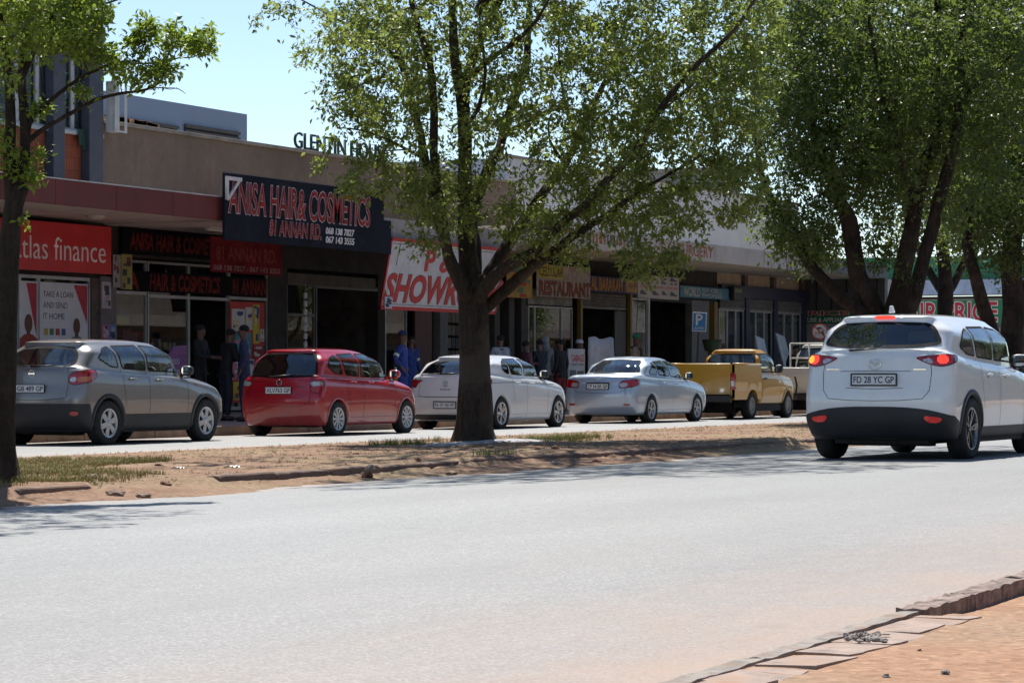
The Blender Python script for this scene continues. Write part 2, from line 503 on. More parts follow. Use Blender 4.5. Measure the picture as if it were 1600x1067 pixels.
    def window(s, pts, kind='s', glass=None, name='window', rim=.03, rr=2, rimmat=None, parent=None, hole=True, off=.004):
        g = glass or GL
        o = s.patch(name, pts, g, kind, off, rim=(rim, rimmat or SEAL, off + .003), parent=parent, rnd_=rr)
        u, d = s.frame(kind)
        if hole:
            q = pts if kind in 's l'.split() else [(-a if kind == 'r' else a, z) for a, z in pts]
            s.holes.append((kind, inset(resample(smooth_poly(q, rr), .03), rim * .55)))
        return o
    def side_window(s, pts, **k):
        a = s.window(pts, 's', **k); b = s.window(pts, 'l', **k); return a, b
    def finish_body(s, doors=(), zdoor=(.30, None), tail=None, name='body', archlip=None, archr=None, liner=True):
        """cut arches, windows; split doors and tailgate off into meshes of their own"""
        bm = s.sh.bm
        Ra = archr or s.R * 1.12
        planes = []
        for (x0, x1, z0, z1) in doors: planes += [((x0, 0, 0), (1, 0, 0)), ((x1, 0, 0), (1, 0, 0)), ((0, 0, z0), (0, 0, 1)), ((0, 0, z1), (0, 0, 1))]
        if tail: planes += [((0, tail[0], 0), (0, 1, 0)), ((0, -tail[0], 0), (0, 1, 0)), ((0, 0, tail[1]), (0, 0, 1)), ((0, 0, tail[2]), (0, 0, 1))]
        for co, no in planes:
            bmesh.ops.bisect_plane(bm, geom=bm.verts[:] + bm.edges[:] + bm.faces[:], plane_co=co, plane_no=no, dist=1e-4)
        bm.normal_update()
        dele = []
        for f in bm.faces:
            c = f.calc_center_median(); n = f.normal; gone = False
            for xw in s.wheels:
                if abs(c.y) > .45 and math.hypot(c.x - xw, c.z - s.R) < Ra: gone = True
            if not gone:
                for kind, pl in s.holes:
                    if kind == 's' and n.y < -.3 and inside(pl, c.x, c.z): gone = True
                    elif kind == 'l' and n.y > .3 and inside(pl, c.x, c.z): gone = True
                    elif kind == 'r' and n.x < -.12 and inside(pl, -c.y if True else c.y, c.z) and c.x < s.L * .5: gone = True
                    elif kind == 'f' and n.x > .12 and inside(pl, c.y, c.z) and c.x > s.L * .35: gone = True
                    if gone: break
            if gone: dele.append(f)
        bmesh.ops.delete(bm, geom=dele, context='FACES')
        for v in bm.verts:
            if v.is_boundary and abs(v.co.y) > .45:
                for xw in s.wheels:
                    r = math.hypot(v.co.x - xw, v.co.z - s.R)
                    if abs(r - Ra) < .05 and v.co.z > .16:
                        k = Ra / r; v.co.x = xw + (v.co.x - xw) * k; v.co.z = s.R + (v.co.z - s.R) * k
        bm.normal_update(); bm.verts.ensure_lookup_table()
        groups = {'body': []}
        def door_of(f):
            c = f.calc_center_median(); n = f.normal
            if abs(n.y) > .25 and abs(c.y) > .4:
                for i, (x0, x1, z0, z1) in enumerate(doors):
                    if x0 < c.x < x1 and z0 < c.z < z1: return ('door', i, c.y > 0)
            if tail and abs(c.y) < tail[0] and tail[1] < c.z < tail[2] and c.x < tail[3]: return ('tail',)
            return 'body'
        for f in bm.faces: groups.setdefault(door_of(f), []).append(f)
        s.door_objs = {}
        for key, fs in groups.items():
            vm, V, F, N = {}, [], [], []
            for f in fs:
                q = []
                for v in f.verts:
                    if v.index not in vm: vm[v.index] = len(V); V.append(v.co.copy()); N.append(v.normal.copy())
                    q.append(vm[v.index])
                F.append(q)
            nm = name if key == 'body' else ('door' if key[0] == 'door' else (tail[4] if len(tail) > 4 else 'tailgate'))
            o = mesh_obj(nm, V, F, s.paint, s.root, True)
            o.data.normals_split_custom_set_from_vertices([tuple(n) for n in N])
            if key == 'body': s.body = o
            elif key[0] == 'door': s.door_objs[(key[1], 'l' if key[2] else 's')] = o
            else: s.tail = o
        bm.free()
        # arches
        for xw in s.wheels:
            for sd, kind in ((-1, 's'), (1, 'l')):
                n = 40; V, F = [], []; lo = -.12
                yin = None
                for i in range(n + 1):
                    a = lo + (PI - 2 * lo) * i / n
                    ca, sa = math.cos(a), math.sin(a)
                    lw = archlip[0] if archlip else .018
                    p1, n1 = s.sh.hit(kind, xw + ca * (Ra - .004), s.R + sa * (Ra - .004)); p2, n2 = s.sh.hit(kind, xw + ca * (Ra + lw), s.R + sa * (Ra + lw))
                    o_ = archlip[2] if archlip else .004
                    if abs(p1.y) < .5: p1.y = sd * s.R * 2
                    V += [Vector((xw + ca * (Ra - .004), p1.y - sd * .09, s.R + sa * (Ra - .004))), p1 + Vector((0, sd * o_, 0)), p2 + n2 * (o_ * .6), p2 - n2 * .002]
                for i in range(n):
                    for k in range(3): F.append((i*4+k, i*4+k+1, i*4+k+5, i*4+k+4))
                mesh_obj('wheel_arch', V, F, archlip[1] if archlip else s.paint, s.root, True)
        mb = MB()
        for xw in s.wheels:
            for sd in (-1, 1):
                prof = []
                W = s.W
                y0, y1 = sd * (W - .07), sd * (W - .34)
                v, f = [], []
                n = 24
                for i in range(n + 1):
                    a = -.12 + (PI + .24) * i / n
                    v += [(xw + math.cos(a) * (Ra + .005), y0, s.R + math.sin(a) * (Ra + .005)), (xw + math.cos(a) * (Ra + .005), y1, s.R + math.sin(a) * (Ra + .005))]
                f = [(2*i, 2*i+1, 2*i+3, 2*i+2) for i in range(n)]
                mb.add(v, f); c = len(mb.v)
                mb.v += [(p[0], y1, p[2]) for p in v[1::2]]; mb.f.append(tuple(range(c, c + n + 1))); mb.m.append(0); mb.sm.append(False)
        x0, x1 = s.wheels[0], s.wheels[1]
        mb.box(.3, s.L - .4, -s.W + .36, s.W - .36, .19, .42)
        mb.box(x0 + Ra + .02, x1 - Ra - .02, -s.W + .07, s.W - .07, .20, .36)
        mb.box(.3, x0 - Ra, -s.W + .38, s.W - .38, .26, .42)
        mb.box(x0 - .3, x0 - .1, -.5, .5, .16, .3)
        mb.build('underbody', RUB, s.root)
        if hasattr(s, 'seams'):
            s.seams.build('panel_seam', BLK, s.root)
    def wheelset(s, style, rim_r, m_rim, tw=.20, inset_=.015, dark=None):
        src = make_wheel(style, s.R, rim_r, m_rim, tw, dark)
        first = True
        for xw in s.wheels:
            for sd in (-1, 1):
                if first: w_, r_ = src; first = False
                else:
                    w_ = src[0].copy(); r_ = src[1].copy(); COL.objects.link(w_); COL.objects.link(r_); r_.parent = w_
                w_.parent = s.root; w_.location = (xw, sd * (s.W - inset_), s.R)
                if sd > 0: w_.rotation_euler = (0, 0, PI)
    def handle(s, x, z, m=None, side='s', key=None, w=.18):
        for kind, sd in (('s', -1), ('l', 1)):
            p, n = s.sh.hit(kind, x, z)
            par = s.door_objs.get((key, kind), s.root)
            mb = MB(); y = p.y + sd * .028
            mb.tube([(x - w/2, p.y, z), (x - w/2 + .02, y, z + .004), (x, y + sd * .006, z + .007), (x + w/2 - .02, y, z + .006), (x + w/2, p.y, z + .003)], [.011, .015, .016, .015, .011], 8)
            mb.build('handle', m or s.paint, par)
            c = MB(); c.lathe([(0.0, 0), (.032, 0)], (x, p.y + sd * .0035, z), 'y', 16); c.build('handle_recess', BLK, par)
    def mirror(s, x, z, m=None, w=.21, h=.15, out=.16):
        for sd in (-1, 1):
            p, n = s.sh.hit('s' if sd < 0 else 'l', x, z - .02)
            y = p.y; c = Vector((x + .02, y + sd * out, z + .05))
            mb = MB()
            rows_ = [(-.055, .62, .8), (-.045, .92, .97), (.0, 1, 1), (.05, .92, .86), (.09, .62, .6), (.10, .2, .2)]
            V = []
            n_ = 18
            for (dx, kw, kh) in rows_:
                for k in range(n_):
                    a = 2 * PI * k / n_; ca, sa = math.cos(a), math.sin(a)
                    e = .65
                    V.append((c.x + dx + .02 * abs(ca) * -1, c.y + math.copysign(abs(ca) ** e, ca) * w / 2 * kw, c.z + math.copysign(abs(sa) ** e, sa) * h / 2 * kh))
            F = [(j*n_+k, j*n_+(k+1) % n_, (j+1)*n_+(k+1) % n_, (j+1)*n_+k) for j in range(len(rows_)-1) for k in range(n_)]
            F.append(tuple(reversed(range((len(rows_)-1)*n_, len(rows_)*n_))))
            mb.add(V, F, 0, True)
            mb.tube([(x + .03, y + sd * .0, z - .03), (x + .03, y + sd * (out - .05), z + .0)], [.035, .022], 8)
            o = mb.build('door_mirror', m or s.paint, s.root)
            g = MB(); g.add([Vector(V[k]) + Vector((.006, 0, 0)) for k in range(n_)], [tuple(range(n_))]); g.build('mirror_glass', M('mirror silver', (.75, .78, .8), .03, 1.0, 0), o)
    def plate(s, text, y, z, tilt=0.0, w=.50, h=.11, frame=False, x=None, par=None):
        p, n = s.sh.hit('r', y, z)
        xx = (p.x if x is None else x) - .012
        mb = MB(); mb.box(xx - .004, xx + .006, y - w/2, y + w/2, z - h/2, z + h/2)
        o = mb.build('number_plate', M('plate white', (.72, .72, .70), .45, var=.05), par or s.root, .003)
        f = MB(); b = .007 if not frame else .016
        for (a0, a1, b0, b1) in ((-w/2-b, w/2+b, h/2, h/2+b), (-w/2-b, w/2+b, -h/2-b, -h/2), (-w/2-b, -w/2, -h/2, h/2), (w/2, w/2+b, -h/2, h/2)):
            f.box(xx - .009, xx + .008, y + a0, y + a1, z + b0, z + b1)
        f.build('plate_frame', BLK, o)
        t = text_obj('plate_lettering', text, -(y + w/2 - .02), -(y - w/2 + .02), z - h*.32, z + h*.32, xx - .0065, M('plate ink', (.03, .04, .09), .5), o, bold=.012, normal='-x', ext=.001)
        return o
    def wiper(s, y0, z0, y1, z1):
        a, na = s.sh.hit('r', y0, z0); b, nb = s.sh.hit('r', y1, z1); m_ = s.sh.hit('r', (y0+y1)/2, (z0+z1)/2)[0]
        mb = MB(); mb.tube([a - Vector((.015, 0, 0)), a - Vector((.035, 0, 0)), m_ - Vector((.04, 0, 0)), b - Vector((.015, 0, 0))], [.014, .014, .009, .006], 6)
        mb.build('rear_wiper', BLK, s.root)
    def emblem(s, kind, y, z, r):
        p, n = s.sh.hit('r', y, z); x = p.x - .012; ch = CHR; mb = MB()
        def ring(cy, cz, ry, rz, rr=.006, n_=20): mb.tube([(x, cy + ry * math.cos(2*PI*k/n_), cz + rz * math.sin(2*PI*k/n_)) for k in range(n_ + 1)], rr, 6, cap=False)
        if kind == 'wing':
            ring(y, z, r, r * .8)
            mb.tube([(x, y + r*.95, z + r*.35), (x, y + r*.45, z + r*.25), (x, y, z - r*.12), (x, y - r*.45, z + r*.25), (x, y - r*.95, z + r*.35)], [.004, .008, .010, .008, .004], 6)
        elif kind == 'bar':
            ring(y, z, r, r); mb.box(x - .006, x + .004, y - r * 1.15, y + r * 1.15, z - r*.22, z + r*.22)
        elif kind == 'h':
            pl = [(-.9, 1), (-.55, 1), (-.5, .15), (.5, .15), (.55, 1), (.9, 1), (.75, -1), (.42, -1), (.45, -.2), (-.45, -.2), (-.42, -1), (-.75, -1)]
            mb.add([(x, y + a*r*.8, z + b*r*.8) for a, b in pl], [tuple(range(12))]); ring(y, z, r, r * 1.05, .004)
        elif kind == 'circle':
            ring(y, z, r, r); mb.tube([(x, y+r*.7, z+r*.65), (x, y+r*.25, z-r*.8), (x, y, z-r*.1), (x, y-r*.25, z-r*.8), (x, y-r*.7, z+r*.65)], .006, 6)
            mb.tube([(x, y+r*.35, z+r*.85), (x, y, z+r*.1), (x, y-r*.35, z+r*.85)], .006, 6)
        elif kind == 'ovals':
            ring(y, z, r * 1.3, r * .85, .005); ring(y, z, r * .4, r * .82, .004); ring(y, z + r*.4, r * .9, r * .35, .004)
        mb.build('emblem', ch, s.root)
    def interior(s, zf=.30, zb=.95, xs=(1.3, 2.3), htop=1.22, dash=2.9, m=None):
        mm = m or M('seat fabric', (.075, .075, .08), .9, var=.2)
        W = s.W
        for i, x in enumerate(xs):
            for y in ((-.36, .36) if i == len(xs) - 1 or True else (0,)):
                mb = MB(); w_ = .25
                mb.box(x - .05, x + .50, y - w_, y + w_, zf + .1, zf + .28)
                R_ = Matrix.Rotation(math.radians(-14), 3, 'Y')
                mb.box(x - .12, x + .02, y - w_, y + w_, zf + .22, htop - .24, rot=R_, org=(x, y, zf + .22))
                mb.box(x - .11, x + .0, y - .13, y + .13, htop - .19, htop, rot=R_, org=(x, y, zf + .22))
                mb.tube([(x - .15, y - .05, htop - .30), (x - .19, y - .05, htop - .17)], .008, 6); mb.tube([(x - .15, y + .05, htop - .30), (x - .19, y + .05, htop - .17)], .008, 6)
                mb.build('seat', mm, s.root, .035, 3)
        mb = MB(); mb.box(dash - .35, dash + .1, -W + .12, W - .12, zb - .28, zb - .02); mb.build('dashboard', mm, s.root, .05, 3)
        c = Vector((dash - .5, -.36, zb - .06)); mb = MB()
        mb.tube([(c.x + .19*math.sin(2*PI*k/20)*.45, c.y + .19*math.cos(2*PI*k/20), c.z + .19*math.sin(2*PI*k/20)*.9) for k in range(21)], .014, 6, cap=False)
        mb.tube([c, c + Vector((.3, 0, -.1))], .03, 8); mb.tube([c + Vector((0, -.18, 0)), c + Vector((0, .18, 0))], .014, 6)
        mb.build('steering_wheel', BLK, s.root)
        mb = MB(); mb.box(xs[0] - .5, dash, -W + .1, W - .1, zf, zf + .05); mb.build('cabin_floor', mm, s.root)

BLK = M('black plastic', (.014, .014, .015), .45, var=.15)
SEAL = M('window rubber', (.010, .010, .011), .8, var=.1, spec=.2)
RUB = M('tyre rubber', (.022, .021, .020), .85, var=.25, scale=12)
CHR = M('chrome', (.75, .76, .78), .12, 1.0, 0)
GL = glass_mat('window glass', (.74, .82, .77), .08)
GLD = glass_mat('tinted glass', (.45, .50, .48), .11)
GLB = glass_mat('dark rear glass', (.09, .10, .11), .10)
REDL = M('red lens', (.42, .008, .010), .12, var=.25, scale=25, coat=1)
CLRL = M('clear lens', (.55, .52, .52), .10, .3, var=.2, scale=30, coat=1)
AMBL = M('amber lens', (.55, .16, .02), .12, var=.2, coat=1)

def make_wheel(style, R, rr, m_rim, tw, dark=None):
    """wheel at the origin; its outer face looks towards -Y"""
    t = MB()
    prof = [(rr - .005, .02), (rr + .004, .004), (rr + .02, -.004), (R * .5 + rr * .5, -.012), (R - .028, -.004), (R - .010, .012), (R, .035), (R + .001, tw * .5), (R, tw - .035), (R - .02, tw - .005), (rr + .01, tw), (rr, tw - .01)]
    t.lathe(prof, (0, 0, 0), 'y', 48)
    for k in range(3):
        y = .05 + k * (tw - .1) / 2; t.lathe([(R + .0005, y - .004), (R - .01, y), (R + .0005, y + .004)], (0, 0, 0), 'y', 48)
    w_ = t.build('wheel', RUB)
    r = MB()
    r.lathe([(rr + .001, .006), (rr - .012, .0), (rr - .022, .012), (rr - .03, .05), (rr - .04, tw - .03)], (0, 0, 0), 'y', 48, 0)
    r.lathe([(rr - .03, .075), (.05, .09), (0.001, .09)], (0, 0, 0), 'y', 32, 1)
    r.lathe([(rr * .62, .07), (rr * .62, .085)], (0, 0, 0), 'y', 32, 2)
    def spoke(a, w0, w1, r0, r1, y0, y1, th=.014, skew=0, mi=0):
        d = Vector((math.cos(a), 0, math.sin(a))); n = Vector((-d.z, 0, d.x)); dd = Vector((math.cos(a + skew), 0, math.sin(a + skew)))
        nn = Vector((-dd.z, 0, dd.x))
        q = [d * r0 - n * w0, d * r0 + n * w0, dd * r1 + nn * w1, dd * r1 - nn * w1]
        yy = [y0, y0, y1, y1]
        V = [p + Vector((0, y, 0)) for p, y in zip(q, yy)] + [p * 1.0 + Vector((0, y + th, 0)) for p, y in zip(q, yy)]
        r.add(V, [(0, 1, 2, 3), (7, 6, 5, 4), (0, 4, 5, 1), (1, 5, 6, 2), (2, 6, 7, 3), (3, 7, 4, 0)], mi)
    ro = rr - .015
    if style == 'six':
        for k in range(6): spoke(2*PI*k/6 + .3, .034, .046, .03, ro, .008, .012)
        r.lathe([(rr, .001), (rr - .03, .006), (rr - .032, .02)], (0, 0, 0), 'y', 48)
        r.lathe([(.0, .0), (.05, .002), (.062, .012), (.062, .03)], (0, 0, 0), 'y', 24)
    elif style == 'ten':
        for k in range(10): spoke(2*PI*k/10, .012, .026, .03, ro, .016, .004)
        r.lathe([(.0, .006), (.035, .008), (.042, .02)], (0, 0, 0), 'y', 24); r.lathe([(rr, .0), (rr - .022, .004), (rr - .024, .02)], (0, 0, 0), 'y', 48)
    elif style == 'twin':
        for k in range(5):
            a = 2*PI*k/5 + .2
            spoke(a, .010, .010, .03, ro, .018, .004, skew=.20); spoke(a, .010, .010, .03, ro, .018, .004, skew=-.20)
        r.lathe([(.0, .012), (.03, .012), (.036, .025)], (0, 0, 0), 'y', 24)
    elif style == 'thin':
        for k in range(5):
            a = 2*PI*k/5 + .1
            for sk, off_ in ((.16, .10), (-.16, -.10)):
                spoke(a + off_, .011, .007, .03, ro, .03, .002, skew=sk * .6)
        r.lathe([(.0, .022), (.03, .022), (.036, .035)], (0, 0, 0), 'y', 24)
    elif style == 'fan':
        for k in range(5):
            a = 2*PI*k/5 + .5
            spoke(a, .02, .030, .03, ro, .015, .004, skew=.1); spoke(a + .45, .008, .012, .05, ro, .02, .006, skew=.05)
        r.lathe([(.0, .008), (.035, .01), (.04, .02)], (0, 0, 0), 'y', 24)
    else:
        r.lathe([(rr, .002), (rr - .03, .012), (rr - .04, .05), (.10, .035), (.07, .015), (.0, .012)], (0, 0, 0), 'y', 32)
        for k in range(8):
            a = 2*PI*k/8; spoke(a, .018, .018, rr*.55, rr*.72, .038, .044, .004, mi=1)
    o = r.build('rim', [m_rim, dark or M('brake dark', (.02, .02, .02), .6), M('brake disc', (.35, .34, .33), .3, .9, .1)], w_)
    return w_, o

def rows_for(L, W, H, zb, zn, zc, xr, xroof, xcowl, Wr, deck=None, low=.20, nose=(.0, .05, .12), cr=(.16, .30), hoodk=.035, roofk=.03, tum=None, rl=(-.06, -.03), bumpz=.50, bow=(.05, .14)):
    """outlines of a car body. zb: belt height (rear, mid, mid, front); zn: nose height; zc: height at the foot of the windscreen;
    xr: rear end x at (bottom, bumper, mid, shoulder, belt, glass foot, mid glass, roof); xroof: (rear, front)"""
    C = cr; B = bow
    xg = xr[5]; lerp = lambda a, b, t: a + (b - a) * t
    zroof = (H + rl[0], H - .035, H - .035, H + rl[1] - .03)
    r = []
    def row(x0, x1, w, z, c=None, b=None, k=0): r.append(dict(x=(x0, x1), w=w, z=z, c=c or C, b=b or B, k=k))
    row(xr[0] + .25, L - .30, [W - .22] * 3, [low] * 4, (.1, .15))
    row(xr[0], L - .16, [W - .09, W - .07, W - .11], [low + .01] * 4)
    row((xr[0] + xr[1]) / 2, L - .06, [W - .05, W - .03, W - .06], [low + .10] * 4)
    row(xr[1], L - nose[0], [W - .03, W - .01, W - .04], [bumpz - .05] * 4)
    row(xr[2], L - nose[0], [W - .03, W, W - .05], [bumpz + .13, bumpz + .13, bumpz + .13, bumpz + .1])
    row(xr[3], L - nose[1], [W - .035, W - .005, W - .07], [lerp(bumpz+.13, zb[0], .5), lerp(.63, zb[1], .55), lerp(.63, zb[2], .55), zn - .08])
    row(xr[4], L - nose[2], [W - .06, W - .025, W - .10], [zb[0] - .05, zb[1] - .06, zb[2] - .06, zn])
    row(xr[4] + .03, L - nose[2] - .10, [W - .09, W - .055, W - .14], [zb[0] - .008, zb[1] - .005, zb[2] - .005, zn + .045], k=0)
    xh = lerp(xcowl, L - nose[2] - .1, .52); dz = deck[0] if deck else zb[0] + .01
    row((xr[4] + xg) / 2 + (.0 if not deck else .0), xh, [W - .12, W - .075, W - .19], [dz, zb[1] + .01, zb[2] + .01, lerp(zn + .045, zc, .68)], k=hoodk * .6)
    row(xg, xcowl, [W - (.15 if not deck else .2), W - .095, W - .17], [zb[0] + .03, zb[1] + .025, zb[2] + .025, zc], (C[0], .30), (B[0], .16), k=0)
    t = .5
    Wm = tum or lerp(W - .095, Wr, .42)
    row(xr[6], lerp(xcowl, xroof[1], .5) + .03, [Wm - .05, Wm, Wm - .05], [lerp(zb[0], H, .52), lerp(zb[1], H, .5), lerp(zb[2], H, .5), lerp(zc, H, .52)], (C[0] * .9, .24), (B[0], .14))
    row(xr[7], xroof[1] + .05, [Wr - .03, Wr + .015, Wr - .02], [z - .045 for z in zroof], (C[0] * .8, .16), (.05, .10))
    row(xroof[0] + .02, xroof[1] - .04, [Wr - .07, Wr - .035, Wr - .06], [z - .008 for z in zroof], (.10, .14), (.04, .08))
    row(xroof[0] + .16, xroof[1] - .22, [Wr - .25] * 3, [z + roofk * .7 for z in zroof], (.08, .1), (.03, .05))
    row(xroof[0] + .35, xroof[1] - .45, [.0] * 3, [z + roofk for z in zroof], (.001, .001), (.0, .0))
    return r
PARK = 22.75     # outer face of the parked cars' street-side wheels
def mirror_pts(p): return p + [(-a, z) for a, z in reversed(p) if abs(a) > 1e-6]
def lamp(car, pts, mat, name='tail_light', ang=45, off=.008, step=.025, subs=(), label=None, rim=True, both=True):
    for k in (('c', 'cl') if both else ('c',)):
        o = car.patch(name, pts, mat, k, off, rim=(.008, BLK, off + .001, 'light_surround') if rim else None, ang=ang, step=step, rnd_=1, label=label)
        for (nm, p2, m2) in subs: car.patch(nm, p2, m2, k, off + .004, ang=ang, step=step, rnd_=1, parent=o)

# ---- white crossover driving off on the near roadway ----
def white_crossover():
    s0 = 29.8 - .88; t0 = 8.8 + .92 - .015
    W = .92
    rows = rows_for(4.54, W, 1.70, (1.25, 1.13, 1.06, 1.0), .82, 1.04, (.16, .01, .0, .05, .09, .15, .34, .44), (.43, 2.75), 3.42, .60, low=.24, bumpz=.56, cr=(.20, .32), rl=(-.05, -.04), bow=(.09, .16), tum=.80)
    P = paint_mat('white pearl paint', (.84, .84, .82), .28)
    c = Car('crossover_car', rows, (s0, t0, .07), 'white crossover with its brake lights on driving along the near roadway', 'car', 'cars in the street', P, (.88, 3.58), .36, 76); c.W = W
    c.window(mirror_pts([(.0, 1.59), (.50, 1.575), (.60, 1.52), (.70, 1.355), (.67, 1.315), (.40, 1.285), (.0, 1.28)]), 'r', GLB, 'rear_window', rim=.035, hole=True)
    c.side_window([(.74, 1.30), (.92, 1.47), (1.16, 1.53), (1.28, 1.19), (1.0, 1.21)], glass=GLD, name='quarter_window', rim=.018)
    c.side_window([(1.23, 1.54), (1.98, 1.555), (1.98, 1.155), (1.34, 1.18)], glass=GLD, rim=.02)
    c.side_window([(2.04, 1.555), (2.5, 1.53), (2.92, 1.35), (3.26, 1.12), (2.04, 1.15)], glass=GL, rim=.02)
    c.window(mirror_pts([(.0, 1.56), (.50, 1.54), (.62, 1.30), (.66, 1.12), (.0, 1.10)]), 'f', GL, 'windscreen', rim=.03)
    DK = M('grey cladding', (.022, .023, .026), .55, var=.15)
    c.sh.band(None, lambda x, y: (.62 - .10 * min(1, abs(y) / .85) ** 3) if x < .30 else ((.52 - .14 * min(1, (x - .3) / .3)) if x < 1.0 else (.38 if x < 3.9 else .44)), 'lower_cladding', DK, c.root, off=.008, sel=lambda x, y: not any(abs(y) > .45 and math.hypot(x - a, 0) < .40 for a in (.88, 3.58)))
    c.seam([(.62, 1.20), (.645, 1.0), (.63, .80), (.56, .71), (.3, .69), (0, .685), (-.3, .69), (-.56, .71), (-.63, .80), (-.645, 1.0), (-.62, 1.20)], 'r')
    c.seam([(.42, 1.02), (.0, 1.025), (-.42, 1.02)], 'r', w=.006); c.seam([(.34, .83), (0, .82), (-.34, .83)], 'r', w=.006)
    for k in 'sl':
        c.seam([(2.01, 1.15), (2.01, .36)], k); c.seam([(3.02, 1.10), (3.06, .9), (3.06, .40)], k); c.seam([(1.32, 1.18), (1.28, .95), (1.36, .60)], k)
        c.seam([(.60, .72), (.50, .66), (.32, .62)], k, w=.006)
    lampo = [('r', -.44, 1.175), ('r', -.60, 1.20), ('r', -.78, 1.215), ('s', .30, 1.21), ('s', .46, 1.195), ('s', .38, 1.13), ('r', -.80, 1.075), ('r', -.72, 1.07), ('r', -.58, 1.11)]
    LIT = M('lit brake lens', (.95, .05, .03), .2, emit=.75); LITA = M('lit indicator lens', (1.0, .35, .05), .2, emit=.9)
    lamp(c, lampo, REDL, subs=[('clear_section', [('r', -.52, 1.15), ('r', -.64, 1.175), ('r', -.66, 1.10), ('r', -.58, 1.12)], CLRL), ('smoked_section', [('s', .30, 1.18), ('s', .42, 1.18), ('s', .36, 1.13), ('s', .30, 1.11)], M('smoked lens', (.05, .03, .03), .1, coat=1)), ('lit_bulb', [('r', -.69, 1.20), ('r', -.80, 1.20), ('r', -.82, 1.11), ('r', -.71, 1.10)], LIT)])
    c.patch('indicator_bulb', [(.755, 1.19), (.835, 1.19), (.835, 1.11), (.765, 1.11)], LITA, 'r', .022, rnd_=1)
    c.patch('brake_light', [(-.13, 1.65), (.13, 1.65), (.12, 1.622), (-.12, 1.622)], LIT, 'r', .012, rnd_=1)
    for sg in (-1, 1): c.patch('reflector', [(sg * .56, .52), (sg * .78, .50), (sg * .74, .44), (sg * .60, .45)], M('red reflector', (.60, .02, .015), .15, coat=1, emit=.12), 'r', .02, rnd_=1)  # faint emission paints the light these reflectors would return
    c.finish_body(doors=[(1.30, 2.01, .40, 1.13), (2.01, 3.06, .40, 1.10)], tail=(.63, .70, 1.27, .7), archlip=(.05, DK, .014))
    c.handle(1.52, .98, key=0); c.handle(2.22, .97, key=1); c.mirror(3.10, 1.10, BLK, w=.24, h=.17)
    c.plate('FD 28 YC GP', 0, .925, w=.52, h=.115, frame=True, par=c.tail)
    c.emblem('wing', 0, 1.10, .075); c.wiper(.32, 1.26, -.08, 1.285)
    mb = MB(); mb.prism([(.62, 1.695), (.76, 1.705), (.70, 1.77), (.665, 1.785)], -.02, .02); mb.build('aerial_fin', P, c.root, .008)
    for sg in (-1, 1):
        x = c.sh.hit('r', sg * .5, 1.04)[0].x; mb = MB(); mb.box(x - .012, x, sg * .5 - .09, sg * .5 + .09, 1.035, 1.05); mb.build('badge', CHR, c.root)
    c.interior(xs=(1.45, 2.35), htop=1.30, dash=3.2, zb=1.1)
    c.wheelset('thin', .245, M('dark polished rim', (.30, .30, .31), .22, .9, .1), .225)
    return c

